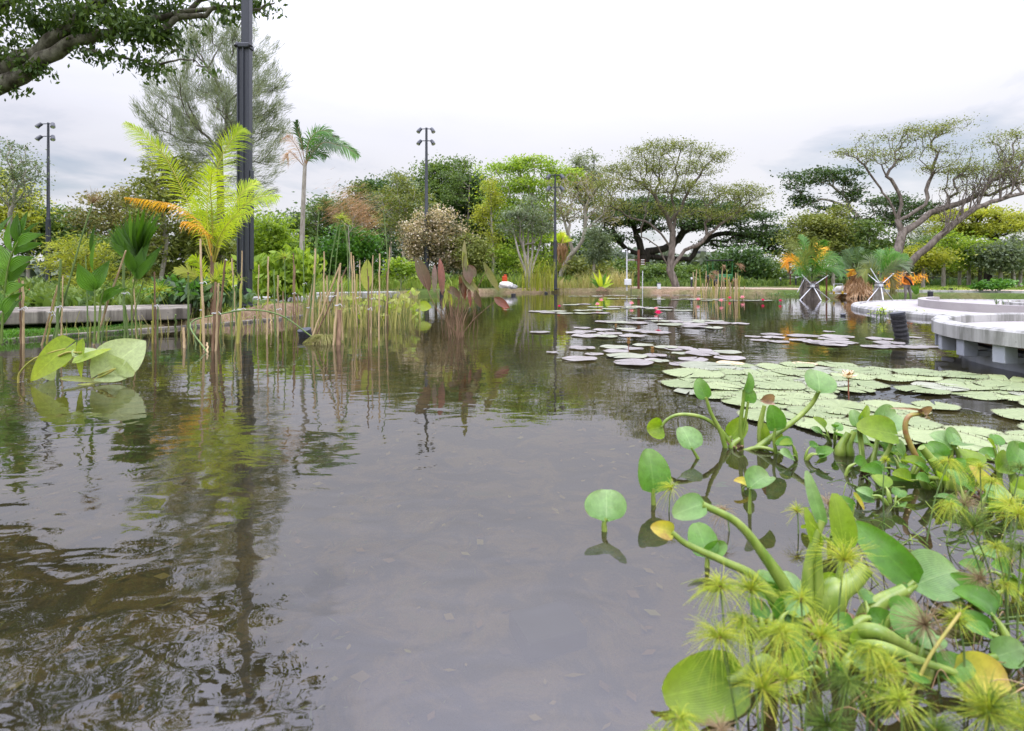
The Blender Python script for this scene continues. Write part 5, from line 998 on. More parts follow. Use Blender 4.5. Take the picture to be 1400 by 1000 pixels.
PADM = dict(green=padmat('pad_green', (.13, .17, .06), (.24, .285, .12), (.07, .05, .02), .5), pink=padmat('pad_pinkish', (.17, .15, .14), (.28, .255, .235), (.14, .07, .06), .3),
            pale=padmat('pad_grey_green', (.18, .20, .125), (.28, .29, .20), (.15, .09, .06), .35), tan=padmat('pad_tan', (.42, .33, .17), (.55, .44, .26), (.25, .14, .06), .5))
def pad_mesh(r, teeth, seed, mat):
    g = np.random.default_rng(seed); n = 72; a0 = .10; A = np.linspace(a0, T2-a0, n); b = MB(); V = [[0, 0, .012]]; ph = g.uniform(0, 6, 4)
    for k, a in enumerate(A):
        rr_ = r*(1+.025*math.sin(2*a+ph[0])+.02*math.sin(5*a+ph[1])+(.022*(1 if k % 2 else -1) if teeth else .006*g.normal())); V += [[.55*rr_*math.cos(a), .55*rr_*math.sin(a), .012+.006*math.sin(3*a+ph[2])], [.95*rr_*math.cos(a), .95*rr_*math.sin(a), .009+.006*math.sin(4*a+ph[3])]]
    V = np.array(V); i = np.arange(n-1); b.add(V, np.stack([np.zeros(n-1, int), 1+2*i, 3+2*i], 1), 0.); b.add(V, np.stack([1+2*i, 2+2*i, 4+2*i, 3+2*i], 1), 0.)
    E = V[2::2]; up_ = .003 if teeth else .002; O = E*[1.045, 1.045, 1]+np.stack([np.zeros(n), np.zeros(n), up_*(np.ones(n) if not teeth else (.4+.8*(np.arange(n) % 2)))], 1); O[:, 2] += .002
    b.add(np.concatenate([E, O]), np.stack([i, n+i, n+i+1, i+1], 1), .5 if teeth else .25)
    if teeth:
        for k in range(0, n, 2):
            if g.random() < .75: c_ = O[k]; d = c_/np.linalg.norm(c_); s_ = np.array([-d[1], d[0], 0])*.009*r/.4; b.add([c_-s_-np.array([0, 0, .012]), c_+s_-np.array([0, 0, .012]), c_+d*.008+np.array([0, 0, .008*r/.4])], [[0, 1, 2]], 1.)
    return b.mesh('lily_pad', [PADM[mat]], (0, 0, 0))
MESH = {m_: [pad_mesh(1., m_ == 'green', 10*i+j, m_) for j in range(4)] for i, m_ in enumerate(PADM)}
# pads in the far groups can be told apart only by group
def pad(X, Y, r, mat, label, group, z=None):
    o_ = bpy.data.objects.new('lily_pad', random.choice(MESH[mat])); C.objects.link(o_)
    o_.location = (X, Y, .004+U(0, .012) if z is None else z); o_.scale = (r, r*U(.94, 1.04), .9 if r > .25 else .6); o_.rotation_euler = (U(-.008, .008), U(-.008, .008), U(0, T2)); return tag(o_, label, 'lily pad', group)
def inpoly(px, py, poly):
    ins = False
    for i in range(len(poly)):
        (x1, y1), (x2, y2) = poly[i], poly[(i+1) % len(poly)]
        if (y1 > py) != (y2 > py) and px < x1+(py-y1)*(x2-x1)/(y2-y1): ins = not ins
    return ins
RAFT = [(930, 512), (965, 502), (1060, 497), (1180, 501), (1290, 513), (1440, 526), (1480, 560), (1470, 632), (1330, 622), (1235, 606), (1140, 596), (1060, 576), (1005, 550), (940, 538)]
HOLES = [(1322, 575, 44, 8), (1345, 556, 38, 5), (1270, 547, 36, 4), (1205, 542, 26, 5), (1385, 590, 26, 5), (1150, 545, 22, 5), (1228, 528, 22, 4), (1180, 572, 14, 3)]
placed = []; tries = 0
while len(placed) < 172 and tries < 14000:
    tries += 1; px, py = U(915, 1560), U(498, 640)
    if not inpoly(px, py, RAFT): continue
    X, Y, _ = PW(px, py); r = U(.27, .42)*(1.0 if U() < .85 else .7)
    if any(((px-a)/(w_+r*F/Y*.7))**2+((py-b_)/(h_+r*F/Y*.7*1.4/Y))**2 < 1 for a, b_, w_, h_ in HOLES): continue
    if math.hypot(X-pc[0], Y-pc[1]) < 3.0+r: continue
    if all(math.hypot(X-x, Y-y) > .61*(r+rr) for x, y, rr in placed): placed.append((X, Y, r))
GRP = 'green toothed pads of the near raft'
for i, (X, Y, r) in enumerate(sorted(placed)):
    pad(X, Y, r, 'green' if i % 11 else 'pale', 'sage green lily pad with dark toothed rim in the large near raft', GRP, .003+.0026*(i % 7))
for px, py, w_, mt, lb in [(998, 498, 39, 'tan', 'tan yellowing lily pad at the far edge of the green raft'), (1100, 499, 34, 'tan', 'pale tan lily pad at the far edge of the raft near the white flower'), (738, 455, 28, 'pink', 'lone grey pink lily pad furthest left in the middle water'),
        (792, 492, 48, 'pink', 'round grey pink lily pad lowest at the left of the middle group'), (866, 497, 55, 'pink', 'largest grey pink lily pad at the near edge of the middle group'), (857, 488, 55, 'pale', 'wide pad directly behind the largest grey pink one'), (755, 483, 17, 'pink', 'small curled pad fragment left of the middle group'),
        (796, 477, 38, 'pink', 'grey pad at the left of the middle group above the lowest round one')]:
    X, Y, _ = PW(px, py); pad(X, Y, w_/2/F*Y, mt, lb, None, .012)
mid_l = [(796, 449, 24), (788, 456, 30), (799, 454, 32), (825, 452, 30), (803, 460, 44), (833, 457, 34), (856, 451, 28), (865, 453, 32), (886, 455, 32), (900, 456, 34), (864, 460, 36), (828, 461, 34), (812, 485, 25), (840, 476, 40), (842, 481, 36), (879, 473, 30), (895, 487, 34), (910, 476, 32), (925, 477, 46), (957, 480, 34), (930, 484, 24), (960, 485, 46), (948, 493, 42), (994, 482, 38), (998, 491, 42), (893, 493, 24), (902, 495, 26), (936, 499, 42), (865, 478, 30)]
for px, py, w_ in mid_l:
    X, Y, _ = PW(px, py); pad(X, Y, w_/2/F*Y, 'pink' if U() < .6 else 'pale', 'grey pink lily pad in the middle group around the pink buds', 'lily pads of the middle group')
right_l = [(1055, 458, 28), (1057, 462, 32), (1098, 460, 42), (1065, 468, 26), (1144, 461, 44), (1140, 465, 38), (1150, 469, 42), (1117, 469, 36), (1096, 466, 34), (1120, 470, 36), (1138, 472, 38), (1202, 464, 34), (1215, 470, 40), (1197, 475, 36), (1223, 475, 38), (1247, 476, 36), (1270, 475, 28), (1248, 462, 20), (1133, 454, 16), (1030, 461, 22), (1040, 466, 26)]
for px, py, w_ in right_l:
    X, Y, _ = PW(px, py); pad(X, Y, w_/2/F*Y, 'pink', 'flat pinkish lily pad between the central group and the black pipe', 'pinkish lily pads on the right water')
far_l = [(360, 148, 190), (200, 186, 160), (240, 195, 200), (420, 180, 160), (440, 195, 250), (560, 160, 300), (640, 170, 300), (750, 165, 260), (870, 178, 200), (580, 245, 240), (745, 227, 180), (850, 240, 160), (640, 250, 200), (980, 245, 200), (1080, 238, 130), (930, 258, 180), (1050, 272, 130), (1180, 252, 150),
         (400, 103, 200), (560, 100, 250), (620, 115, 200), (900, 97, 300), (900, 120, 240), (1050, 118, 260), (1180, 125, 300), (1330, 125, 200)]
nfar = 0
for u, v_, w_ in far_l:
    px, py = 700+u/4, 380+v_/4; D = DW(py); X0 = (px-700)/F*D; W_ = w_/4/F*D; k = max(2, int(W_/.62))
    for q in range(k):
        if nfar > 78: break
        nfar += 1; pad(X0+W_*((q+.5)/k-.5)+U(-.12, .12), D+U(-.35, .35)*min(1, D/25), U(.26, .42), 'pale' if U() < .6 else 'pink', 'grey green lily pad in the far drifts below the central trees', 'lily pads of the far drifts')

# ------------------------------------------------------------ water lilies
PET = {k: leafmat('petal_'+k, (a, b_, c_), .4, .5) for k, a, b_, c_ in [('magenta', (.60, .01, .12), (.72, .02, .20), (.78, .05, .28)), ('pink', (.80, .50, .62), (.82, .36, .54), (.82, .42, .58)), ('white', (.74, .58, .56), (.80, .70, .70), (.82, .77, .78)), ('sepal', (.25, .12, .06), (.32, .20, .08), (.30, .16, .10))]}
M['lily_stem'] = solid('lily_stem', (.16, .05, .03), (.26, .10, .06), 10, .6)
M['yellow_core'] = solid('yellow_core', (.7, .5, .05), (.75, .55, .08), 10, .7)
def lily(px, py, basepy, wpx, col, label, bud=False):
    D = DW(basepy); c_ = P(px, py, D); c0 = PW(px, basepy); s = wpx*(1.0 if D > 14 else 1.15)/F*D/2; root = thing('water_lily' if not bud else 'water_lily_bud', (c0[0], c0[1], 0), label, 'water lily')
    b = MB(); tube(b, bez([[c0[0]+.01, D, -.15], [c0[0], D, c_[2]*.5], c_-[0, 0, s*.3]], 6), max(.006, s*.07), 6); b.build('stem', M['lily_stem'], root)
    if bud:
        b = MB()
        for k in range(6): a = k*T2/6; blade(b, c_-[0, 0, s*1.2]+np.array([math.cos(a), math.sin(a), 0])*s*.25, c_+np.array([math.cos(a)*.05, math.sin(a)*.05, 1.6])*s, s*1.3, (math.cos(a), math.sin(a), 0), -.5, -.5, 0, 0, .5, 7, 4, 'long')
        b.build('bud', PET[col], root); return
    for ring, (n_, el_, ln, up_) in enumerate([(7, .35, 1., -.05), (8, .85, .95, 0), (6, 1.2, .8, .05)]):
        b = MB()
        for k in range(n_):
            a = (k+.5*ring)*T2/n_+U(-.1, .1); e = el_+U(-.1, .1); d = np.array([math.cos(a)*math.cos(e), math.sin(a)*math.cos(e), math.sin(e)]); nn_ = np.array([-math.cos(a)*math.sin(e), -math.sin(a)*math.sin(e), math.cos(e)])
            blade(b, c_+[0, 0, up_*s-.25*s], c_+[0, 0, -.25*s]+d*s*1.15*ln, s*.55, nn_, .3, -.15, 0, 0, .5, 6, 4, 'long')
        b.build('petal_ring', PET[col if not (ring == 0 and col == 'white') else 'white'], root)
    b = MB(); tube(b, [c_-[0, 0, s*.1], c_+[0, 0, s*.25]], [s*.14, s*.22], 10); b.build('core', M['yellow_core'], root)
    if col == 'white':
        b = MB()
        for a in (-1.9, -.9, .5, 2.2): e = .95; d = np.array([math.cos(a)*math.cos(e), math.sin(a)*math.cos(e), math.sin(e)]); blade(b, c_-[0, 0, s*.4], c_-[0, 0, s*.4]+d*s*1.25, s*.5, np.array([math.cos(a), math.sin(a), -.5]), -.3, 0, 0, 0, .5, 6, 4, 'long')
        b.build('sepal_ring', PET['sepal'], root)
lily(1160, 514, 551, 21, 'white', 'single white pink tinged water lily on a reddish stem above the green raft')
lily(900, 428, 440, 12, 'magenta', 'largest magenta water lily near the middle of the pond')
lily(764.5, 419, 424, 6, 'magenta', 'small magenta water lily at the left end of the far drifts')
for px, py, lb in [(822, 411, 'pink water lily highest at the left of the far drifts'), (817, 416.5, 'flat pink water lily just below the highest left one'), (863.5, 415, 'bright pink water lily centred in the far drifts'), (897, 422.5, 'pale pink water lily directly behind the largest magenta one'),
                   (954.5, 410, 'pink water lily left of the papyrus stalks far out'), (986, 411.5, 'pale pink water lily below the papyrus stalks'), (1015, 407, 'light pink water lily right of the papyrus stalks')]:
    lily(px, py, py+4.5, 8, 'pink', lb)
for px, py, lb in [(997.5, 407.5, 'tiny magenta water lily among the far papyrus stalks'), (1043, 410.5, 'magenta water lily left of the dark leaved water plants'), (1067, 411.5, 'magenta water lily furthest right in the far drifts')]:
    lily(px, py, py+3.5, 6, 'magenta', lb)
lily(842, 446, 452, 4, 'sepal', 'slim reddish lily bud upright at the far edge of the middle group', True)
lily(859.5, 467, 481, 6, 'sepal', 'tall reddish lily bud in the centre of the middle group', True)
lily(892, 479, 485, 6, 'sepal', 'short brown lily bud right of the tall one', True)
lily(49-8, 398, 406, 8, 'magenta', 'magenta flower on the second pond behind the walkway slab')

# ------------------------------------------------------------ stakes and reeds in the left water
ST = [(29, 470, 26, 381, 3, 'brown_stalk'), (32, 470, 31, 384, 4, 'bamboo'), (57, 472, 79, 390, 3, 'bamboo'), (64, 470, 77, 400, 3, 'yellow_stalk'), (76, 476, 83, 355, 4, 'green_stalk'), (82, 476, 86, 377, 2.4, 'bamboo'), (128, 472, 172, 343, 3, 'bamboo'), (139, 468, 144, 412, 2.6, 'green_stalk'),
      (171, 463, 169, 360, 4.5, 'green_stalk'), (175, 463, 171, 418, 3, 'green_stalk'), (187, 462, 182, 382, 2.2, 'bamboo'), (181, 455, 181, 417, 2, 'bamboo'), (209, 470, 209, 415, 3, 'yellow_stalk'), (213, 470, 211, 372, 3, 'brown_stalk'), (258, 462, 258, 378, 2.4, 'green_stalk'), (252, 476, 251, 448, 4.5, 'bamboo'),
      (274, 466, 275, 395, 2.6, 'yellow_stalk'), (279, 478, 274, 327, 4, 'bamboo'), (284, 482, 283, 469, 3, 'bamboo'), (291, 480, 295, 386, 5, 'brown_stalk'), (295, 480, 299, 388, 3.5, 'bamboo'), (297, 462, 308, 356, 4, 'brown_stalk'), (323, 452, 317, 353, 3, 'bamboo'), (317, 462, 320, 376, 2, 'green_stalk'),
      (325, 470, 330, 388, 5, 'yellow_stalk'), (328, 452, 331, 343, 2.4, 'bamboo'), (352, 452, 354, 362, 2.2, 'bamboo'), (365, 464, 367, 351, 3, 'bamboo'), (377, 459, 375, 369, 2.6, 'green_stalk'), (380, 459, 380, 377, 3, 'bamboo'), (386, 452, 387, 398, 2.4, 'brown_stalk'), (401, 449, 401, 346, 2.2, 'brown_stalk'), (404, 447, 403, 362, 2.4, 'brown_stalk'), (408, 446, 407, 402, 2.2, 'brown_stalk'),
      (427, 452, 431, 340, 3.4, 'bamboo'), (421, 455, 429, 375, 3, 'green_stalk'), (415, 453, 428, 385, 3, 'bamboo'), (424, 468, 466, 360, 3.2, 'bamboo'), (428, 467, 474, 366, 2.6, 'brown_stalk'), (456, 472, 465, 362, 4, 'bamboo'), (463, 472, 464, 424, 8, 'brown_stalk'), (468, 468, 467, 378, 3, 'bamboo'), (443, 442, 443, 344, 2.6, 'bamboo'), (449, 446, 447, 377, 2.6, 'bamboo'),
      (485, 446, 480, 345, 2.8, 'bamboo'), (488, 447, 483, 350, 2.6, 'bamboo'), (487, 447, 488, 375, 4, 'yellow_stalk'), (504, 480, 504, 378, 2.4, 'brown_stalk'), (507, 456, 510, 349, 2.4, 'bamboo'), (518, 466, 519, 347, 2.8, 'bamboo'), (527, 446, 533, 338, 2.2, 'bamboo'), (530, 442, 529, 372, 2.4, 'brown_stalk'), (492, 440, 492, 356, 2, 'bamboo'), (436, 440, 438, 400, 3, 'bamboo'), (416, 440, 415, 330, 2, 'green_stalk'),
      (240, 452, 240, 430, 3, 'green_stalk'), (266, 460, 268, 440, 3, 'green_stalk'), (302, 458, 301, 400, 2, 'green_stalk'), (347, 460, 348, 432, 3, 'green_stalk'), (371, 452, 370, 430, 2.6, 'bamboo')]
LOOK = dict(bamboo='pale tan dry stake', brown_stalk='dark brown dry stake', green_stalk='green cut stem', yellow_stalk='yellow green cut stem')
def where(px):
    for lim, s_ in [(50, 'at the far left edge of the water'), (100, 'in the cluster left of the two lobed palm'), (155, 'beside the two lobed palm'), (230, 'in the water below the fan palm'), (262, 'left of the yellow palm stems'), (312, 'in front of the yellow palm stems'), (345, 'in front of the near lamp post'), (392, 'just right of the near lamp post'), (412, 'below the slim palm'), (450, 'left in the dense cluster above the yellow tuft'), (475, 'leaning in the dense cluster above the yellow tuft'), (500, 'in the right half of the dense cluster'), (999, 'between dense cluster and red leaved plant')]:
        if px < lim: return s_
used = {}
for x0, y0, x1, y1, w_, mt in sorted(ST):
    base = LOOK[mt]+' '+where(x0); base = base.replace('dry ', ''); used.setdefault(base, []).append((x0, y0, x1, y1, w_, mt))
ORD = ['first', 'second', 'third', 'fourth', 'fifth', 'sixth', 'seventh']
for base, lst in used.items():
    for i, (x0, y0, x1, y1, w_, mt) in enumerate(lst):
        lb = base if len(lst) == 1 else ORD[i]+' '+base
        D = DW(y0); p0 = PW(x0, y0); p1 = P(x1, y1, D+U(-.25, .25)); r = w_/2/F*D*.9; d = p1-p0; c = np.array([p0-d*.0-[0, 0, .35]]+[p0+d*f for f in np.linspace(0, 1, 9)]); c[2:-1] += rng.normal(size=(7, 3))*.006*D/12
        root = thing('stake', (p0[0], p0[1], 0), lb, 'stake', 'stakes and cut stems in the left shallows'); b = MB(); rad_ = np.linspace(r, r*.75, 10); tube(b, c, rad_, 7)
        b.build('stalk', M[mt], root)
        if i % 3 == 0 and y0-y1 > 60:
            q_ = p0+d*U(.42, .62); b = MB(); tube(b, bez([q_+[-r*1.3, -r*1.2, 0], q_+[r*1.3, -r*1.4, .01], q_+[r*3, -r, .03], q_+[r*4.5, -r, -.02]], 8), .0045, 5); tube(b, [q_-[0, 0, .012], q_+[0, 0, .012]], r*1.12, 8); b.build('wire_tie', M['wire'], root)
# green rushes standing in the same water
def rush(x0, y0, pts, w_, mt, label, head=None):
    D = DW(y0); p0 = PW(x0, y0); root = thing('papyrus', (p0[0], p0[1], 0), label, 'papyrus', 'papyrus stems'); c = bez([p0-[0, 0, .3], p0]+[P(a, q, D) for a, q in pts], 16)
    b = MB(); tube(b, c, np.linspace(w_/2/F*D, w_/2/F*D*.6, 16), 6); b.build('stem', M[mt], root)
    if head:
        b = MB(); umbel(b, c[-1], head[0]/F*D, head[1], c[-1]-c[-3], head[0]/F*D*.012+.0012, head[2] if len(head) > 2 else .3, spread=head[4] if len(head) > 4 else 1.1); b.build('flower_head', G[head[3] if len(head) > 3 else 'papyrus'], root)
        b = MB(); tube(b, [c[-1]-nrm(c[-1]-c[-2])*.03, c[-1]+nrm(c[-1]-c[-2])*.03], [.012*D/12, .022*D/12], 8); b.build('bract', M['brown_stalk'], root)
    return root
rush(70, 474, [(88, 410), (110, 330), (127, 277)], 3, 'green_stalk', 'tall bent papyrus stem with a fine reddish round head against the sky at left', (17, 60, -.15, 'papyrus_old', .9))
for x0, y0, pts, hd, lb in [(391, 455, [(390, 400), (389, 352)], (15, 60), 'papyrus stem with a green head below the slim palm'), (257, 455, [(257, 410), (257, 374)], (4, 20), 'papyrus stem with a small brown head left of the yellow palm stems'), (325, 456, [(322, 410), (326, 382)], (14, 30), 'papyrus stem with thin rays in front of the near lamp post'),
        (430, 440, [(431, 380), (436, 285)], (7, 30), 'tall papyrus stem with a small rusty head right of the slim palm'), (462, 440, [(458, 380), (466, 300)], (16, 70), 'papyrus stem with a soft green head left of the bright rounded tree'), (486, 440, [(481, 370), (469, 300)], (9, 30), 'papyrus stem leaning left out of the dense cluster'),
        (528, 440, [(530, 360), (524, 285)], (6, 24), 'thin papyrus stem with a tiny rusty head left of the middle lamp post'), (446, 440, [(452, 360), (462, 310)], None, 'bare green rush in the dense cluster leaning right'), (478, 442, [(476, 380), (474, 318)], None, 'bare green rush upright right of the leaning stakes'), (436, 442, [(430, 380), (432, 325)], None, 'bare green rush left of the leaning stakes'),
        (215, 458, [(216, 420), (217, 398)], (22, 70), 'low papyrus stem with a wide hazy head right of the fan palm'), (298, 458, [(296, 420), (294, 385)], (20, 70), 'low papyrus stem with a wide green head beside the brown stakes'), (120, 460, [(119, 400), (117, 350)], None, 'bare green rush behind the two lobed palm')]:
    rush(x0, y0, pts, 2.2, 'green_stalk', lb, hd)
# more rushes as one stand
b = MB()
for k in range(420):
    px = U(405, 570) if k % 3 else U(60, 400); py = U(438, 462) if px < 400 else U(415, 452); p0 = PW(px, py); h_ = U(.3, 1.05) if px > 400 else U(.15, .6); l_ = rng.normal(size=3)*.10*h_; l_[2] = h_
    tube(b, [p0-[0, 0, .1], p0+l_*.5, p0+l_+rng.normal(size=3)*[.03, .03, 0]], [.011, .009, .004], 4, U(0, 1), 0, False)
for k in range(260):
    px = U(405, 575) if k % 4 else U(30, 400); py = U(438, 462) if px < 400 else U(415, 450); p0 = PW(px, py); h_ = U(.3, .9) if px > 400 else U(.12, .45); l_ = np.array([U(-.3, .3), U(-.15, .15), 0])*h_; c = bez([p0-[0, 0, .1], p0+l_*.3+[0, 0, h_*.6], p0+l_+[0, 0, h_], p0+l_*2.2+[0, 0, h_*U(.6, 1.05)]], 7); sd_ = nrm([U(-1, 1), U(-.4, .4), 0]); wd = U(.008, .018)
    V = np.concatenate([[q-sd_*wd*(1-i/6.3), q+sd_*wd*(1-i/6.3)] for i, q in enumerate(c)]); b.add(V, [[2*i, 2*i+1, 2*i+3, 2*i+2] for i in range(6)], U(0, 1), 0, False)
tag(b.build('rushes', G['reedy']), 'thin mixed rushes filling the gaps of the left shallows', 'rushes', None, 'stuff')
# arching fallen stem and its tuft
D = DW(468); r_ = thing('fallen_papyrus', (*PW(436, 470)[:2], 0), 'long arching green papyrus stem bent down to a yellow green mop on the water', 'papyrus')
b = MB(); tube(b, bez([PW(283, 482), P(260, 443, 10.9), P(300, 430, 11.2), P(345, 424, 11.4), P(385, 432, 11.6), P(420, 456, 11.7), P(438, 470, 11.8)], 30), .014, 6); b.build('stem', M['green_stalk'], r_)
b = MB(); c0 = P(443, 470, 11.6)+[0, 0, .05]
for k in range(230):
    a = U(0, T2); rr_ = U(.25, .42); dv = np.array([math.cos(a)*rr_*1.05, math.sin(a)*rr_*.8-.05, 0]); tube(b, bez([c0, c0+dv*.45+[0, 0, U(.05, .16)], c0+dv*.95+[0, 0, -.03], c0+dv*1.05-[0, 0, .16]], 6), .0035, 3, U(.1, 1), 0, False)
b.build('mop_head', G['reedy'], r_)
b = MB(); blade(b, P(432, 471, 11.4), P(393, 477, 11.2), .09, (0, -.3, 1), .2, 0, 0, 0, .7, 8, 4, 'long'); b.build('bract_leaf', G['yellow'], r_)
# big heart leaved plant in the left foreground
M['heart_lime'] = bladem('heart_leaf_lime', (.20, .30, .02), (.27, .36, .025), (.36, .42, .03), .4, .4); M['heart_pale'] = bladem('heart_leaf_pale', (.34, .42, .16), (.38, .46, .20), (.42, .50, .22), .35, .5)
M['red_leaf'] = bladem('red_leaf', (.12, .06, .025), (.17, .055, .03), (.22, .065, .035), .25, .5); M['maroon_leaf'] = bladem('maroon_leaf', (.11, .10, .04), (.13, .085, .05), (.15, .075, .05), .22, .55); M['yg_leaf'] = bladem('yellow_green_leaf', (.26, .30, .06), (.34, .38, .08), (.42, .42, .12), .4, .5)
M['olive_leaf'] = bladem('olive_leaf', (.16, .17, .06), (.22, .22, .09), (.28, .24, .11), .35, .5)
hl = thing('heart_leaf_plant', (*PW(80, 522)[:2], 0), 'large yellow green heart shaped leaves on curved stems in the left foreground water', 'plant')
def hleaf(root, jx, jy, tx, ty, wpx, mt, D, n=(0, -1, .3), dt=0., lobe=.55, shape='heart', stem=None, sm='yellow_stalk', name='leaf', sr=.011, **k):
    b = MB(); o_ = dict(cup=.12, bend=.12); o_.update(k); blade(b, P(jx, jy, D), P(tx, ty, D+dt), wpx/F*D, n, o_['cup'], o_['bend'], lobe, 0, U(0, 1), 13, 10, shape, o_.get('wav', .01)); l_ = b.build(name, M[mt], root)
    if stem:
        b = MB(); q_ = [P(a, y_, D+(s_[0] if s_ else 0)) for a, y_, *s_ in stem]+[P(jx, jy, D)]; tube(b, bez(q_, 14), np.linspace(sr*1.2, sr*.8, 14), 7); b.build('petiole', M[sm], l_)
hleaf(hl, 90, 477, 34, 520, 44, 'heart_lime', 7.3, (.1, -1, .5), -.1, .25, stem=[(25, 524), (27, 510), (45, 492), (70, 482)], cup=.1, bend=.2)
hleaf(hl, 82, 487, 88, 502, 22, 'heart_lime', 7.45, (.3, -1, .3)); hleaf(hl, 66, 505, 72, 521, 26, 'heart_pale', 7.5, (0, -1, .1))
hleaf(hl, 134, 513, 198, 465, 60, 'heart_pale', 7.3, (.1, -1, .1), .3, lobe=.12, shape='oval', stem=[(128, 519), (145, 512), (158, 504)], cup=.08)
hleaf(hl, 112, 482, 108, 518, 22, 'heart_lime', 7.25, (-.5, -1, .2), 0, stem=[(80, 487), (92, 482), (103, 482)]); hleaf(hl, 118, 489, 152, 475, 20, 'heart_lime', 7.2, (0, -.6, 1), .2); hleaf(hl, 112, 484, 134, 477, 22, 'heart_pale', 7.3, (0, -1, .3), .2)
hleaf(hl, 168, 500, 160, 512, 46, 'heart_pale', 7.35, (0, -1, .1), 0)
hleaf(hl, 104, 519, 146, 522, 12, 'tan_leaf' if 'tan_leaf' in M else 'yg_leaf', 7.3, (0, -.5, 1), .1); hleaf(hl, 98, 530, 128, 523, 8, 'yg_leaf', 7.2, (0, -.7, 1), 0, wav=.05)
# red leaved water plant
rl = thing('red_leaf_plant', (*PW(624, 462)[:2], 0), 'tall water plant with maroon, red and olive arrow leaves left of centre', 'plant')
for jx, jy, tx, ty, w_, mt, dt in [(573, 362, 588, 398, 17, 'maroon_leaf', 0), (604, 392, 602, 352, 10, 'red_leaf', .2), (594, 392, 594, 360, 8, 'maroon_leaf', .3), (636, 372, 634, 328, 8, 'olive_leaf', 0), (634, 350, 639, 372, 8, 'yg_leaf', .1), (638, 368, 643, 388, 14, 'maroon_leaf', -.1), (636, 382, 655, 402, 12, 'olive_leaf', 0),
        (612, 396, 605, 423, 7, 'yg_leaf', 0), (613, 397, 618, 422, 7, 'yg_leaf', .2), (620, 400, 613, 392, 11, 'maroon_leaf', 0), (666, 368, 682, 399, 10, 'olive_leaf', .1), (680, 410, 696, 421, 11, 'red_leaf', -.2), (651, 402, 657, 421, 10, 'maroon_leaf', 0), (630, 384, 637, 412, 8, 'red_leaf', .1), (642, 400, 643, 420, 5, 'red_leaf', -.1), (629, 392, 640, 398, 14, 'maroon_leaf', .2), (648, 375, 640, 362, 12, 'maroon_leaf', .1), (622, 396, 628, 408, 8, 'maroon_leaf', 0)]:
    hleaf(rl, jx, jy, tx, ty, w_, mt, 12.6, (U(-.5, .5), -1, U(0, .4)), dt, .3, 'oval', stem=[(622+U(-8, 14), 464), ((622+jx)/2+U(-3, 3), 436 if jy > 380 else 420)], sm='brown_stalk', sr=.008, cup=.2)
for k in range(22): b = MB(); p0 = PW(U(608, 650), U(452, 466)); tube(b, bez([p0-[0, 0, .2], p0+[U(-.1, .1), 0, .3], p0+[U(-.25, .25), U(-.1, .1), U(.5, .95)]], 8), .006, 4, .5, 0, False); b.build('stem', M['brown_stalk'], rl)
# yellow green marginal plants between stakes and red plant
yg = thing('marginal_plant', (*PW(520, 436)[:2], 0), 'loose yellow green leafy marginal plant among the stakes right of the dense cluster', 'plant')
for k in range(64):
    px, py = U(470, 568), U(402, 438); ln = U(8, 16); a = U(-1.6, 1.6); D_ = DW(U(432, 446)); b = MB()
    blade(b, P(px, py, D_), P(px+ln*math.sin(a), py-ln*math.cos(a)*.7, D_+U(-.2, .2)), U(4, 7)/F*D_, (U(-.6, .6), -1, U(.2, .9)), .1, .2, .2, 0, U(0, 1), 6, 4, 'oval')
    b.build('leaf', M['yg_leaf' if k % 3 else 'heart_lime'], yg)
b = MB()
for k in range(30): b = MB(); px = U(474, 562); p0 = PW(px, U(430, 444)); tube(b, bez([p0-[0, 0, .1], p0+[U(-.1, .1), 0, .2], p0+[U(-.25, .25), 0, U(.25, .6)]], 6), .008, 4, .5, 0, False); b.build('stem', M['green_stalk'], yg)
sl = thing('heart_leaf_stalk', (*PW(502, 440)[:2], 0), 'upright single bright yellow green heart leaf between the stakes', 'plant')
hleaf(sl, 502, 367, 501, 398, 17, 'yg_leaf', 14.5, (0, -1, .2), 0, .4, 'oval', stem=[(504, 440), (504, 405), (503, 380)], sm='brown_stalk')
fl = thing('floating_leaf', (*PW(580, 428)[:2], 0), 'folded bright green leaf tip standing out of the water left of the red leaved plant', 'leaf')
hleaf(fl, 571, 418, 590, 420, 15, 'heart_lime', 19, (0, -1, .3), 0, 0, 'oval'); hleaf(fl, 553, 417, 570, 419, 6, 'yg_leaf', 19, (0, -1, .3), 0, 0, 'oval')
# plants at the round deck and in the far water
def small_plant(name, label, px, py, n, w_, h_, mt, cat='plant', D=None):
    D = D or DW(py); root = thing(name, (*P(px, py, D)[:2], 0), label, cat); b = MB()
    z0 = P(px, py, D)[2]
    for k in range(n):
        a = U(-1.2, 1.2); p0 = np.array([(px-700)/F*D+U(-.4, .4)*w_/F*D, D+U(-.2, .2), z0]); hh = h_/F*D*U(.4, 1.); p1 = p0+[math.sin(a)*hh*.3, 0, hh*.7]; tube(b, [p0, p1], .012, 4, .5, 1, False)
        for q in range(4): a2 = U(0, T2); blade(b, p1-[0, 0, hh*.12*q], p1+np.array([math.cos(a2)*.8, math.sin(a2)*.6, .35])*hh*.38-[0, 0, hh*.12*q], hh*.13, (0, -.4, 1), .1, .3, 0, 0, U(0, 1), 6, 3, 'oval')
    b.build('foliage', [G[mt] if mt in G else M[mt], M['green_stalk']], root)
small_plant('water_plant', 'bright green leafy water plant left of the black corrugated pipe', 1203, 436, 9, 26, 24, 'palm_lime'); small_plant('water_plant', 'bright green sprig standing in the water before the round deck', 1262, 434, 5, 14, 20, 'palm_lime')
small_plant('water_plant', 'pale yellow green leaves floating just left of the round deck', 1222, 431, 8, 24, 12, 'yellow')
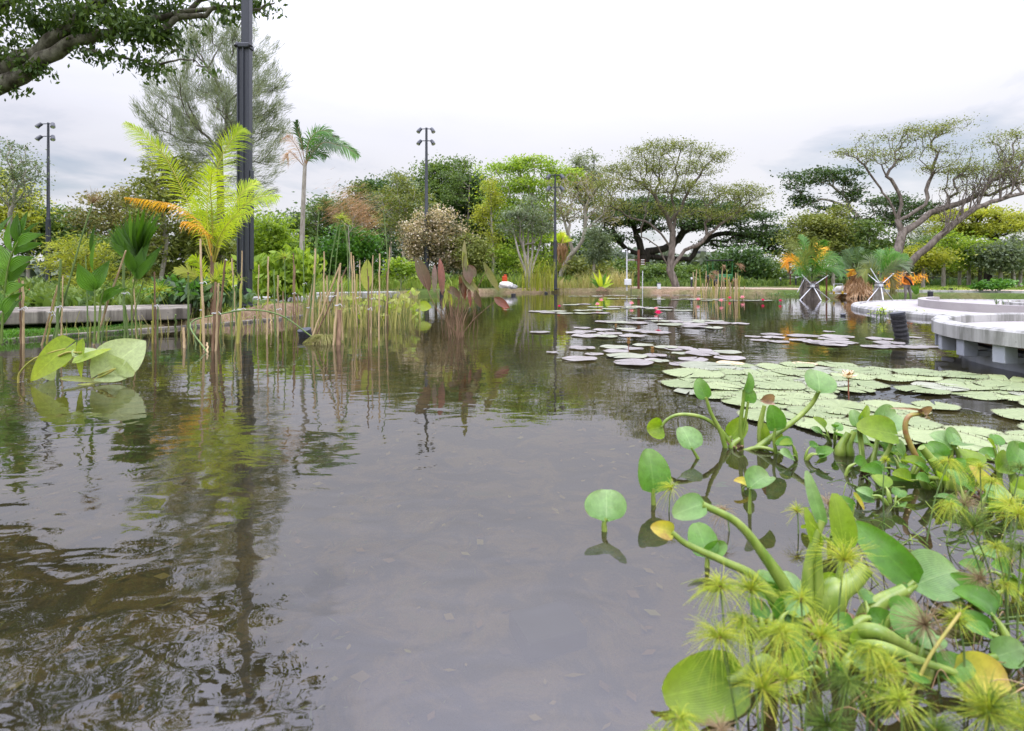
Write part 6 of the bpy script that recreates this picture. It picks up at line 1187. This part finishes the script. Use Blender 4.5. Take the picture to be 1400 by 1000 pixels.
for px, py, w_, lb in [(1036, 408, 14, 'dark purple leaved water plant right of the far papyrus'), (1058, 407, 20, 'low green water plants right of the dark leaved ones'), (1084, 408, 26, 'low green water plants left of the braced stump'), (1380, 419, 14, 'purple leaved plant in the ring behind the nearest planter'), (1366, 417, 8, 'small dark green plant in the ring behind the nearest planter')]:
    small_plant('water_plant' if py < 410 else 'ring_plant', lb, px, py, 9, w_, 11, {1036: 'maroon_leaf', 1380: 'maroon_leaf', 1366: 'palm_dark'}.get(px, 'palm_green'), D=None if py < 410 else 21)
# far papyrus stand: stakes, stems and heads
pst = thing('papyrus_clump', (*PW(985, 406)[:2], 0), 'stand of tan papyrus stalks in the far water before the green tractor', 'papyrus')
for k in range(44):
    px = U(948, 1018); py = U(402, 409); p0 = PW(px, py); h_ = U(8, 38)/F*p0[1]; b = MB(); tube(b, [p0-[0, 0, .2], p0+[U(-.15, .15), 0, h_]], .03, 5, .5, 0, False); b.build('stalk', M['bamboo' if U() < .65 else 'yellow_stalk'], pst)
for px, py, r_ in ((975, 373, 6), (988, 364, 4), (1010, 363, 7), (972, 378, 5), (1003, 385, 7)):
    D_ = 34; b = MB(); umbel(b, P(px, py, D_), r_/F*D_*1.2, 80, (.8, 0, .3), .010, .5, spread=.9); b.build('dry_head', G['dry'], pst); b = MB(); tube(b, [PW(px-6, 407), P(px, py, D_)], .02, 5); b.build('head_stem', M['green_stalk'], pst)
for px, py, r_, D_, lb in [(773, 365, 9, 46, 'brownish papyrus head left over the far reeds'), (808, 372, 11, 46, 'papyrus head over the middle of the far reeds'), (790, 378, 8, 45, 'lower papyrus head among the far reeds'), (672, 350, 9, 46, 'tan papyrus head behind the red leaved plant'), (835, 368, 8, 47, 'papyrus head left of the strap leaved plant')]:
    r0_ = thing('papyrus_plant', P(px, 397, D_), lb, 'papyrus'); b = MB(); umbel(b, P(px, py, D_), r_/F*D_, 90, (0, 0, 1), .012, .6, spread=1.); b.build('flower_head', G['reedy'], r0_); b = MB(); tube(b, [P(px, 397, D_), P(px, py, D_)], .025, 5); b.build('stem', M['green_stalk'], r0_)
# ------------------------------------------------------------ foreground water hyacinth
M['hy_a'] = bladem('hyacinth_leaf', (.07, .20, .015), (.11, .26, .03), (.19, .32, .07), .35, .22)
M['hy_b'] = bladem('hyacinth_leaf_pale', (.10, .23, .035), (.18, .32, .09), (.27, .39, .14), .3, .25)
M['hy_d'] = bladem('hyacinth_leaf_deep', (.06, .17, .015), (.09, .24, .02), (.14, .30, .03), .4, .22)
M['hy_y'] = bladem('hyacinth_leaf_yellow', (.32, .36, .03), (.50, .46, .05), (.58, .40, .10), .35, .4, blotch=(.36, .17, .07))
M['hy_l'] = bladem('hyacinth_leaf_lime', (.14, .26, .012), (.21, .33, .018), (.28, .38, .035), .45, .28)
M['hy_dead'] = bladem('hyacinth_leaf_dead', (.26, .14, .08), (.42, .27, .18), (.50, .36, .26), .15, .8)
M['hy_stalk'] = solid('hyacinth_stalk', (.12, .20, .02), (.25, .32, .06), 16, .35, .5, .15, .002, (1, 1, .3))
M['hy_stalk_red'] = solid('hyacinth_stalk_reddish', (.26, .10, .05), (.32, .30, .06), 14, .4, .5, .1, .002)
def hyacinth(label, cx, cy, items, roots=True, name='water_hyacinth'):
    """items: (base px, base py, [mid points (px, py, dD)], joint px, py, tip px, tip py, width px, material, dD of the tip, normal, stalk radius px, bulge)"""
    D0 = DW(cy); root = thing(name, (*PW(cx, cy)[:2], 0), label, 'water hyacinth')
    for it in items:
        bx, by, mids, jx, jy, tx, ty, w_, mt, dt, nrm_, sr = it[:12]; bulge = it[12] if len(it) > 12 else 0; lobe = it[13] if len(it) > 13 else .12
        Db = DW(by) if by else D0; Dj = it[14] if len(it) > 14 else Db
        if w_:
            b = MB(); blade(b, P(jx, jy, Dj), P(tx, ty, Dj+dt), w_/F*Dj*1.12, nrm_, U(.15, .5) if mt != 'hy_dead' else 1.1, U(.15, .4) if mt != 'hy_dead' else .9, lobe, 0, U(0, 1), 15, 12, 'round', .014 if mt != 'hy_dead' else .12); lf = b.build('leaf', M[mt], root)
        else: lf = None
        if sr:
            q_ = [P(bx, by, Db)-[0, 0, .03]]+[P(a, y_, Dj+dd) for a, y_, dd in mids]+[P(jx, jy, Dj)]; c = bez(q_, 22); u = np.linspace(0, 1, 22)
            rr_ = sr/F*Dj*(1.1-.45*u+.45*bulge*np.exp(-((u-.3)/.22)**2)); rr_ = rr_*.8; b = MB(); tube(b, c, rr_, 12)
            (b.build('petiole', M['hy_stalk' if mt != 'red' else 'hy_stalk_red'], lf) if lf is not None else b.build('petiole', M['hy_stalk_red' if mt == 'red' else 'hy_stalk'], root))
    if roots:
        b = MB(); c0 = PW(cx, cy)
        for k in range(46):
            a = U(0, T2); d = np.array([math.cos(a)*U(.02, .16), math.sin(a)*U(.02, .10), -U(.04, .22)]); tube(b, bez([c0+[U(-.05, .05), U(-.03, .03), .015], c0+d*.5+[0, 0, .02], c0+d], 6), .0022, 4, .5, 0, False)
        for k in range(7): q_ = c0+np.array([U(-.06, .06), U(-.04, .04), .01]); tube(b, [q_, q_+[U(-.05, .05), U(-.04, .04), U(.0, .05)]], [.012, .005], 6)
        b.build('roots', M['brown_stalk'], root)
    return root
fz = (0, -1, .35)
hyacinth('single upright hyacinth leaf, larger of the two lone ones left of the raft', 894, 690, [(894, 690, [(893, 678, 0)], 893, 668, 890, 614, 43, 'hy_a', .06, (.15, -1, .25), 4.2)], False)
hyacinth('lowest left lone hyacinth leaf tilting right on a short stalk', 827, 726, [(827, 726, [(826, 716, 0)], 829, 709, 829, 668, 52, 'hy_b', .10, (-.25, -.9, .55), 5)], False)
hyacinth('open hyacinth rosette at the near edge of the green raft with dried leaf', 1005, 612, [
    (993, 612, [(985, 590, 0), (972, 565, 0)], 965, 543, 953, 518, 20, 'hy_a', .05, (-.5, -1, .1), 4), (1005, 612, [(985, 588, .02), (960, 571, 0), (930, 567, -.02), (912, 574, 0)], 904, 584, 885, 588, 26, 'hy_l', 0, (-.1, -1, .2), 3.6), (957, 627, [(950, 620, 0)], 945, 612, 934, 581, 32, 'hy_b', .12, (0, -.8, .7), 3),
    (1014, 610, [(1013, 575, 0), (1016, 550, 0)], 1017, 533, 1028, 511, 15, 'hy_a', 0, (.5, -1, 0), 3.6), (1010, 610, [(1018, 580, 0)], 1023, 549, 1027, 532, 17, 'hy_a', 0, (0, -1, .4), 3), (998, 608, [(998, 600, 0)], 1000, 596, 1019, 573, 24, 'hy_l', 0, (0, -1, .6), 3), (1062, 620, [(1058, 600, 0)], 1060, 586, 1056, 555, 27, 'hy_d', 0, (.1, -1, .4), 3),
    (1048, 612, [(1048, 609, 0)], 1048, 606, 1045, 580, 11, 'hy_l', 0, (-.4, -1, .2), 2.5), (1060, 612, [(1060, 609, 0)], 1061, 607, 1067, 588, 13, 'hy_l', 0, (.4, -1, .2), 2.5), (1025, 615, [(1055, 598, 0), (1090, 572, .05), (1110, 552, .05)], 1120, 534, 1119, 504, 39, 'hy_b', .12, (0, -.9, .6), 5),
    (1040, 610, [(1040, 580, 0)], 1045, 555, 1046, 553, 0, 'hy_a', 0, fz, 5, .3), (1003, 612, [(1002, 608, 0)], 1012, 600, 1010, 588, 0, 'hy_a', 0, fz, 6, .6), (1010, 614, [(1040, 612, -.05), (1070, 622, -.1)], 1100, 640, 1100, 630, 0, 'hy_a', 0, fz, 3.4)])
dd_ = hyacinth('shrivelled pink brown dead hyacinth leaf on top of the rosette stalk', 1040, 606, [(None, 606, [], 1042, 548, 1064, 549, 13, 'hy_dead', 0, (0, -1, .4), 0)], False, 'dead_leaf')
hyacinth('hyacinth with one pale leaf over a submerged yellow leaf below the rosette', 1025, 700, [(1025, 702, [(1025, 690, 0)], 1026, 666, 1056, 642, 30, 'hy_b', .12, (0, -.6, .9), 3.2), (1016, 672, [(1016, 668, 0)], 1022, 664, 1006, 655, 14, 'hy_y', 0, (0, -.5, 1), 2)], False)
hyacinth('crowded hyacinth clump between the rosette and the yellow leaved clump', 1190, 648, [
    (1190, 650, [(1215, 615, .05)], 1222, 594, 1174, 582, 38, 'hy_l', .02, (.1, -.8, .7), 4), (1190, 640, [(1200, 600, .1)], 1200, 583, 1234, 562, 34, 'hy_b', .12, (0, -.9, .6), 4), (1180, 640, [(1175, 600, .1)], 1172, 582, 1166, 560, 16, 'hy_b', .05, (-.4, -1, .3), 3), (1182, 640, [(1178, 600, .1)], 1176, 574, 1190, 556, 13, 'hy_l', 0, (.4, -1, .3), 3),
    (1150, 622, [(1158, 616, 0)], 1166, 604, 1198, 606, 24, 'hy_b', .1, (0, -.6, 1), 3.5), (1190, 622, [(1192, 625, 0)], 1196, 626, 1254, 650, 25, 'hy_a', -.12, (.2, -.6, 1), 4), (1215, 640, [(1215, 630, 0)], 1216, 622, 1212, 600, 13, 'hy_b', 0, (-.2, -1, .2), 3), (1228, 640, [(1228, 630, 0)], 1228, 622, 1233, 602, 15, 'hy_b', 0, (.2, -1, .2), 3), (1234, 636, [(1234, 632, 0)], 1234, 634, 1236, 618, 10, 'hy_l', 0, fz, 3),
    (1285, 660, [(1282, 664, 0)], 1276, 672, 1206, 662, 32, 'hy_a', .0, (.0, -1, .75), 4), (1100, 600, [(1125, 606, 0), (1145, 615, 0)], 1160, 622, 1160, 620, 0, 'hy_a', 0, fz, 4.5, .2), (1100, 604, [(1135, 618, -.1), (1160, 612, -.1), (1178, 626, -.1)], 1196, 632, 1196, 632, 0, 'hy_a', 0, fz, 3.5),
    (1148, 622, [(1150, 610, 0)], 1160, 592, 1160, 590, 0, 'hy_a', 0, fz, 7, .7), (1162, 622, [(1160, 610, 0)], 1168, 590, 1160, 590, 0, 'hy_a', 0, fz, 7, .6), (1155, 650, [(1160, 640, 0)], 1170, 634, 1190, 640, 20, 'hy_a', 0, (0, -.6, 1), 3), (1200, 660, [(1200, 655, 0)], 1204, 650, 1180, 640, 20, 'hy_d', 0, (0, -.6, 1), 3)])
hyacinth('reddish arching hyacinth stalk ending in a crumpled tan dead leaf', 1270, 650, [(1268, 650, [(1250, 620, 0), (1238, 590, 0), (1242, 570, 0)], 1262, 565, 1262, 564, 0, 'red', 0, fz, 5)], False, 'dead_leaf_stalk')
hyacinth('crumpled tan dead leaf hanging at the end of the arching stalk', 1266, 650, [(None, 650, [], 1256, 562, 1276, 570, 14, 'hy_dead', 0, (.3, -1, .2), 0), (None, 650, [], 1258, 562, 1230, 556, 3, 'hy_dead', 0, (0, -1, .4), 0)], False, 'dead_leaf')
hyacinth('dense hyacinth clump with a yellow browning leaf at the right edge', 1335, 680, [
    (1300, 640, [(1300, 625, 0)], 1302, 612, 1275, 590, 36, 'hy_b', .1, (0, -.6, 1), 4), (1310, 640, [(1310, 622, 0)], 1300, 606, 1324, 598, 30, 'hy_b', .1, (.2, -.6, 1), 4), (1290, 648, [(1290, 630, 0)], 1290, 625, 1272, 604, 22, 'hy_d', .05, (-.2, -1, .5), 4), (1330, 660, [(1328, 640, 0)], 1324, 634, 1318, 610, 32, 'hy_l', .1, (0, -1, .6), 4),
    (1365, 640, [(1362, 630, 0)], 1362, 624, 1342, 616, 16, 'hy_a', 0, (0, -.8, .8), 3), (1385, 670, [(1385, 650, 0)], 1384, 640, 1400, 612, 42, 'hy_a', .1, (.1, -.9, .6), 5), (1370, 668, [(1366, 650, 0)], 1365, 643, 1384, 620, 26, 'hy_l', .1, (0, -.9, .7), 4), (1355, 690, [(1352, 680, 0)], 1345, 668, 1330, 636, 20, 'hy_y', .05, (0, -.8, .8), 4), (1355, 690, [(1356, 680, 0)], 1350, 665, 1382, 668, 22, 'hy_y', .05, (0, -.8, .9), 4),
    (1300, 665, [(1282, 640, 0)], 1260, 612, 1240, 600, 0, 'hy_a', 0, fz, 9, .5), (1305, 668, [(1290, 650, 0)], 1275, 628, 1240, 600, 0, 'hy_a', 0, fz, 10, .5), (1270, 668, [(1262, 655, 0)], 1285, 654, 1240, 600, 0, 'hy_a', 0, fz, 5, .4), (1395, 690, [(1395, 680, 0)], 1396, 678, 1410, 655, 34, 'hy_l', 0, (0, -1, .6), 4), (1320, 690, [(1322, 680, 0)], 1330, 668, 1310, 650, 24, 'hy_a', 0, (0, -.7, .9), 4), (1405, 640, [(1403, 632, 0)], 1402, 628, 1385, 606, 30, 'hy_b', 0, (0, -.7, .9), 4), (1345, 705, [(1348, 700, 0)], 1360, 692, 1380, 700, 22, 'hy_a', 0, (0, -.7, .9), 4)])
hyacinth('closed green hyacinth bud with torn brown wrapper and curled leaf scrap', 1160, 700, [(1160, 742, [(1164, 715, 0)], 1168, 690, 1168, 690, 0, 'hy_a', 0, fz, 2.5), (None, 742, [], 1166, 694, 1150, 680, 14, 'hy_a', 0, (-.2, -1, .6), 0), (None, 742, [], 1168, 676, 1184, 698, 7, 'hy_y', 0, (.5, -1, .3), 0)], False)
BIG = hyacinth('large nearest hyacinth with thick bulbous stalks and pale folded leaf', 1130, 842, [
    (1140, 850, [(1146, 800, 0), (1150, 770, 0)], 1153, 744, 1144, 676, 31, 'hy_l', .04, (-.15, -1, .3), 6, .2), (1105, 850, [(1104, 800, 0), (1108, 760, 0)], 1124, 712, 1102, 645, 16, 'hy_b', .05, (-.6, -.9, .3), 9, .3), (1120, 850, [(1118, 810, 0)], 1117, 745, 1104, 700, 15, 'hy_l', 0, (-.4, -1, .3), 11, .3),
    (1225, 830, [(1238, 808, 0)], 1250, 795, 1170, 716, 44, 'hy_d', .14, (-.55, -.75, .5), 6, .1, .05), (1225, 830, [(1240, 812, -.02)], 1252, 800, 1318, 770, 62, 'hy_b', .06, (.25, -.55, .9), 6, .1, .1), (1180, 850, [(1200, 828, 0)], 1238, 806, 1240, 800, 0, 'hy_a', 0, fz, 15, .6),
    (1125, 850, [(1140, 812, 0), (1165, 796, 0)], 1185, 775, 1180, 780, 0, 'hy_a', 0, fz, 19, .7), (1100, 848, [(1075, 805, 0), (1045, 760, 0), (1008, 715, 0)], 960, 690, 920, 702, 32, 'hy_b', 0, (.1, -.7, .7), 9, .7), (1085, 850, [(1040, 795, 0), (990, 768, 0), (940, 745, 0)], 918, 728, 892, 720, 22, 'hy_y', 0, (-.1, -.9, .5), 7, .2),
    (966, 775, [(967, 768, 0)], 966, 757, 952, 712, 36, 'hy_a', .1, (-.2, -.9, .6), 4.5), (966, 775, [], 967, 757, 994, 744, 20, 'hy_a', 0, (.2, -.9, .6), 0), (1140, 870, [(1190, 862, 0), (1240, 885, 0), (1300, 908, 0)], 1362, 898, 1404, 884, 34, 'hy_b', 0, (.2, -.7, .8), 9, .9, .12, 2.02), (1150, 880, [(1200, 885, 0), (1260, 905, 0)], 1312, 922, 1385, 930, 52, 'hy_y', 0, (.2, -.9, .6), 9, .6, .12, 1.93),
    (1060, 905, [(1045, 905, .03), (1020, 920, 0)], 996, 932, 908, 953, 72, 'hy_l', .0, (0, -.85, .6), 11, .4, .3, 1.80), (1135, 855, [(1150, 830, 0)], 1150, 812, 1115, 790, 30, 'hy_l', .1, (-.3, -.8, .6), 8), (1150, 870, [(1175, 850, 0)], 1190, 845, 1240, 860, 26, 'hy_a', 0, (0, -.7, .8), 8, .6), (1245, 905, [(1250, 898, 0)], 1250, 894, 1262, 876, 22, 'hy_d', 0, (0, -.9, .5), 4), (1100, 870, [(1090, 850, 0)], 1084, 838, 1070, 800, 0, 'hy_a', 0, fz, 8, .5),
    (1300, 800, [(1306, 812, 0)], 1310, 820, 1322, 790, 12, 'hy_l', 0, (.5, -1, .2), 2)])
def filler(label, cx, cy, n, spread_, h_, seed):
    """a low rosette of overlapping leaves on short stalks"""
    D0 = DW(cy); c0 = PW(cx, cy); root = thing('water_hyacinth', (c0[0], c0[1], 0), label, 'water hyacinth')
    for k in range(n):
        a = U(0, T2); el_ = U(.25, 1.25); ln = h_*U(.5, 1.1); p0 = c0+np.array([math.cos(a)*.03, math.sin(a)*.03, 0]); d = np.array([math.cos(a)*math.cos(el_), math.sin(a)*math.cos(el_)*.8, math.sin(el_)])
        p1 = p0+d*ln*spread_; p1[2] = max(p1[2], .015); t_ = nrm(d*[1, 1, .2]+[0, 0, U(-.2, .5)]); bl = U(.07, .12); nn_ = nrm(np.array([U(-.4, .4), -.55, .9])); mt = ['hy_a', 'hy_b', 'hy_l', 'hy_a', 'hy_d', 'hy_y'][int(U(0, 5.06))]
        b = MB(); blade(b, p1, p1+t_*bl, bl*U(.8, 1.05), nn_, U(.1, .5), U(.1, .5), .12, 0, U(0, 1), 11, 8, 'round', .014); lf = b.build('leaf', M[mt], root)
        b = MB(); c = bez([p0-[0, 0, .02], p0+d*ln*spread_*.5+[0, 0, .02], p1], 10); u = np.linspace(0, 1, 10); tube(b, c, U(.006, .010)*(1.1-.5*u+U(0, .9)*np.exp(-((u-.3)/.25)**2)), 8); b.build('petiole', M['hy_stalk'], lf)
for a_ in [('low hyacinth leaves behind the crowded clump touching the raft', 1140, 606, 6, 1., .16, 0), ('hyacinth leaves tucked right of the crowded clump below the arching stalk', 1240, 652, 8, 1., .16, 1), ('hyacinth leaves under the pale folded leaf of the right clump', 1285, 668, 9, 1., .18, 2), ('small hyacinth leaves below the long cupped leaf', 1222, 690, 6, 1., .12, 3),
           ('hyacinth leaves standing at the right edge above the yellow leaf', 1372, 645, 9, 1., .18, 4), ('hyacinth leaves at the right edge below the yellow leaf', 1385, 705, 8, 1., .16, 5), ('hyacinth leaves in front of the right clump near the green papyrus', 1328, 705, 8, 1., .15, 6), ('hyacinth leaves between the rosette and the crowded clump', 1095, 628, 6, 1., .13, 7),
           ('small hyacinth leaves at the foot of the large nearest hyacinth, left side', 1082, 845, 5, .8, .12, 8), ('hyacinth leaves low at the right foot of the large nearest hyacinth', 1195, 870, 7, .9, .14, 9), ('hyacinth leaves at the far right edge behind the bottom corner papyrus', 1400, 905, 6, 1., .15, 10), ('hyacinth leaves half hidden by papyrus at the bottom centre right', 1140, 925, 6, .9, .12, 11), ('bright hyacinth leaves low between the bottom papyrus heads and the thick stalks', 1250, 930, 8, .9, .13, 13), ('hyacinth leaves under the yellow green heads left of the large hyacinth', 1050, 870, 6, .9, .11, 14), ('hyacinth leaves in the open water right of the pale folded leaf', 1345, 830, 7, .9, .13, 15), ('hyacinth leaves along the right edge above the flat papyrus stems', 1395, 800, 7, .9, .13, 16), ('hyacinth leaves behind the top of the upright bright leaf', 1130, 745, 5, 1., .13, 12)]: filler(*a_)
b = MB()
for k in range(46):
    p0 = PW(1130, 866)+np.array([U(-.16, .2), U(-.14, .12), U(.0, .03)]); a = U(0, T2); blade(b, p0, p0+np.array([math.cos(a), math.sin(a)*.6, U(.0, .25)])*U(.04, .09), U(.02, .04), (0, -.3, 1), .3, .3, 0, 0, U(0, 1), 5, 3, 'oval', .2)
b.build('dead_leaf_litter', M['hy_dead'], BIG)['kind'] = 'stuff'
b = MB()
for k in range(90):
    px, py = U(930, 1400), U(600, 760); b_ = 1
    if px < 1140 and U() < .6: continue
    p0 = PW(px, py)+[0, 0, -.02]; a = U(0, T2); blade(b, p0, p0+np.array([math.cos(a), math.sin(a), U(-.1, .1)])*U(.04, .10), U(.03, .06), (0, 0, 1), .2, .1, .1, 0, U(0, 1), 5, 4, 'oval')
tag(b.build('sunken_leaves', M['hy_a']), 'leaves lying half sunk beneath the hyacinths', 'leaves', None, 'stuff')

# ------------------------------------------------------------ foreground dwarf papyrus
def pap_clump(label, heads, name='dwarf_papyrus'):
    bx, by = heads[0][3]; p0 = PW(bx, by); root = thing(name, (p0[0], p0[1], 0), label, 'papyrus')
    for x, y, r_, (sx_, sy_), *o_ in heads:
        D = DW(sy_); c = P(x, y, D+(o_[1] if len(o_) > 1 else 0)); s0 = PW(sx_, sy_); b = MB()
        tube(b, bez([s0-[0, 0, .12], s0+(c-s0)*.5+[U(-.015, .015), 0, 0], c], 12), np.linspace(.0042, .0026, 12), 7); st_ = b.build('stem', M['green_stalk'], root)
        b = MB(); umbel(b, c, r_*U(.9, 1.2)/F*D, int(170 if r_ > 38 else 110), c-s0+[U(-.1, .1), U(-.1, .05), 0], .00095, U(.1, 1.0), spread=U(.8, 1.3), rnd=(0, 1) if U() < .5 else (.3, 1), seg=4)
        b.build('flower_head', G[o_[0] if o_ and o_[0] else 'papyrus'], root)
        b = MB(); tube(b, [c-[0, 0, .008], c+[0, 0, .006]], [.004, .007], 8); b.build('bract', M['brown_stalk'], st_)
pap_clump('yellow papyrus heads left of the nearest hyacinth, the leftmost foreground group', [(985, 803, 46, (1010, 980)), (1027, 808, 40, (1020, 985)), (1016, 852, 42, (1040, 1000)), (984, 872, 46, (1020, 1010)), (1070, 868, 50, (1065, 1010)), (1043, 942, 48, (1045, 1050))])
pap_clump('clear yellow papyrus head rising in front of the large hyacinth bulbs', [(1154, 766, 52, (1148, 940), 'papyrus'), (1122, 872, 50, (1095, 1030)), (1190, 890, 42, (1180, 1030), 'papyrus')])
pap_clump('pale papyrus head cut by the bottom edge left of the other groups', [(930, 985, 50, (945, 1080)), (985, 1000, 36, (985, 1090), 'papyrus_old'), (900, 1010, 30, (905, 1090))])
pap_clump('saturated green papyrus heads in the bottom right corner', [(1350, 968, 66, (1340, 1110), 'grassy'), (1352, 975, 50, (1352, 1120)), (1400, 990, 50, (1400, 1100)), (1130, 992, 44, (1120, 1090), 'grassy'), (1230, 960, 40, (1225, 1090), 'papyrus'), (1280, 1000, 40, (1270, 1100), 'grassy')])
pap_clump('green papyrus group in the shaded water by the right edge', [(1330, 722, 38, (1375, 862), 'grassy'), (1392, 705, 44, (1376, 862), 'papyrus'), (1362, 748, 34, (1378, 864), 'papyrus'), (1396, 752, 40, (1390, 870), 'grassy'), (1300, 690, 24, (1370, 862), 'papyrus'), (1340, 792, 24, (1374, 864), 'papyrus_old'), (1375, 800, 26, (1384, 866))])
pap_clump('wiry papyrus stems crossing the yellow browning hyacinth leaf', [(1297, 632, 26, (1262, 740), 'papyrus'), (1356, 660, 30, (1335, 740), 'papyrus'), (1318, 690, 24, (1288, 742), 'papyrus_old'), (1210, 630, 9, (1211, 722), 'papyrus'), (1395, 640, 26, (1380, 742), 'grassy'), (1380, 690, 30, (1372, 760), 'papyrus'), (1340, 640, 20, (1348, 742), 'papyrus')])
pap_clump('fine dark spidery papyrus heads trailing flat near the single leaves', [(918, 668, 26, (914, 700), 'papyrus'), (990, 698, 22, (1000, 726), 'papyrus_old'), (1090, 700, 20, (1092, 730), 'papyrus'), (1133, 690, 24, (1140, 742), 'papyrus_old')])
pap_clump('hazy papyrus heads among the lower hyacinth stalks', [(1265, 855, 40, (1290, 940), 'papyrus_old'), (1210, 918, 44, (1200, 1040), 'papyrus'), (1160, 935, 42, (1150, 1050), 'grassy'), (1310, 850, 26, (1318, 940), 'papyrus'), (1095, 820, 30, (1090, 960), 'papyrus'), (1075, 930, 36, (1078, 1060), 'papyrus')])
ls = thing('fallen_papyrus', (*PW(1230, 955)[:2], 0), 'bare yellow papyrus stem leaning across the lower hyacinth stalks', 'stem'); b = MB(); tube(b, bez([PW(1235, 965)-[0, 0, .03], P(1270, 900, 1.85), P(1313, 838, 1.9)], 12), .005, 8); b.build('stem', M['yellow_stalk'], ls); b = MB(); umbel(b, P(1313, 838, 1.9), .05, 30, (0, 0, 1), .001); b.build('flower_head', G['papyrus'], ls)
ls = thing('fallen_papyrus', (*PW(1330, 870)[:2], 0), 'long green papyrus stems lying flat over the water at the right edge', 'stem'); b = MB(); tube(b, [PW(1315, 865)+[0, 0, .02], PW(1420, 868)+[0, 0, .05]], .004, 8); b.build('stem', M['green_stalk'], ls); b = MB(); tube(b, [PW(1320, 858)+[0, 0, .02], PW(1420, 861)+[0, 0, .06]], .003, 8); b.build('stem', M['green_stalk'], ls)
# grassy runners through the water between hyacinths
b = MB()
for k in range(70):
    px, py = U(1150, 1400), U(640, 770); p0 = PW(px, py)-[0, 0, .02]; a = U(0, T2); d = np.array([math.cos(a), math.sin(a), 0])*U(.08, .3); tube(b, bez([p0, p0+d*.5+[0, 0, U(.02, .10)], p0+d+[0, 0, U(0, .12)]], 8), .0022, 4, U(0, 1), 0, False)
for k in range(150):
    px, py = U(1020, 1400), U(770, 990)
    if py < 850 and px < 1100: continue
    p0 = PW(px, py)-[0, 0, .02]; a = U(0, T2); d = np.array([math.cos(a), math.sin(a), 0])*U(.06, .24); tube(b, bez([p0, p0+d*.5+[0, 0, U(.02, .10)], p0+d+[0, 0, U(-.02, .10)]], 8), U(.0012, .0026), 4, U(0, 1), int(U(0, 1.7)), False)
tag(b.build('runners', [G['grassy'], G['dry']]), 'tangle of thin green runners between hyacinths and papyrus', 'runners', None, 'stuff')

# ------------------------------------------------------------ under water
litter = leafmat('leaf_litter', ((.07, .04, .015), (.26, .16, .05), (.34, .32, .09)), trans=.1)
n = 1300; X = U(-6, 4, n); Y = U(.9, 8, n); Z = ground_h(X, Y)+.02; b = MB(); leaves(b, np.stack([X, Y, Z], 1), .07, .5, U(0, 1, n)**1.3, flat=.9, jit=.6); tag(b.build('leaf_litter', litter), 'brown and yellow leaves sunk on the pond bed', 'leaf litter', None, 'stuff')
n = 1500; X = U(-6, -.2, n); Y = U(1., 6, n); b = MB(); leaves(b, np.stack([X, Y, ground_h(X, Y)+U(.0, .05, n)], 1), .05, .2, U(0, 1, n), flat=.4, jit=.6); tag(b.build('water_weed', G['olive']), 'olive weed growing under water at the bottom left', 'water weed', None, 'stuff')
r_ = thing('sunken_box', PW(745, 830, -.45), 'grey square box lying on the pond bed in the lower middle', 'box'); b = MB(); q_ = PW(748, 828, -.40); box(b, (q_[0], q_[1], -.53), (.34, .30, .10), .35, ch=.01); b.build('body', M['metal_pole'], r_)

# floating bits on the surface
b = MB(); n = 60; px = U(1050, 1450, n); py = 560+420*U(0, 1, n); D_ = CH*F/(py-375); X = (px-700)/F*D_; ok = pond_sd(X, D_) > .2
leaves(b, np.stack([X, D_, np.full(n, .004)], 1)[ok], .012, .6, U(.4, 1, int(ok.sum())), flat=.97, jit=.7)
n = 500; X = U(1.9, 4.2, n); Y = U(2.0, 5.2, n); leaves(b, np.stack([X, Y, np.full(n, .004)], 1), .010, .8, U(.5, 1, n), flat=.98, jit=.4)
tag(b.build('floating_bits', litter), 'small leaf scraps and duckweed floating on the pond', 'floating debris', None, 'stuff')
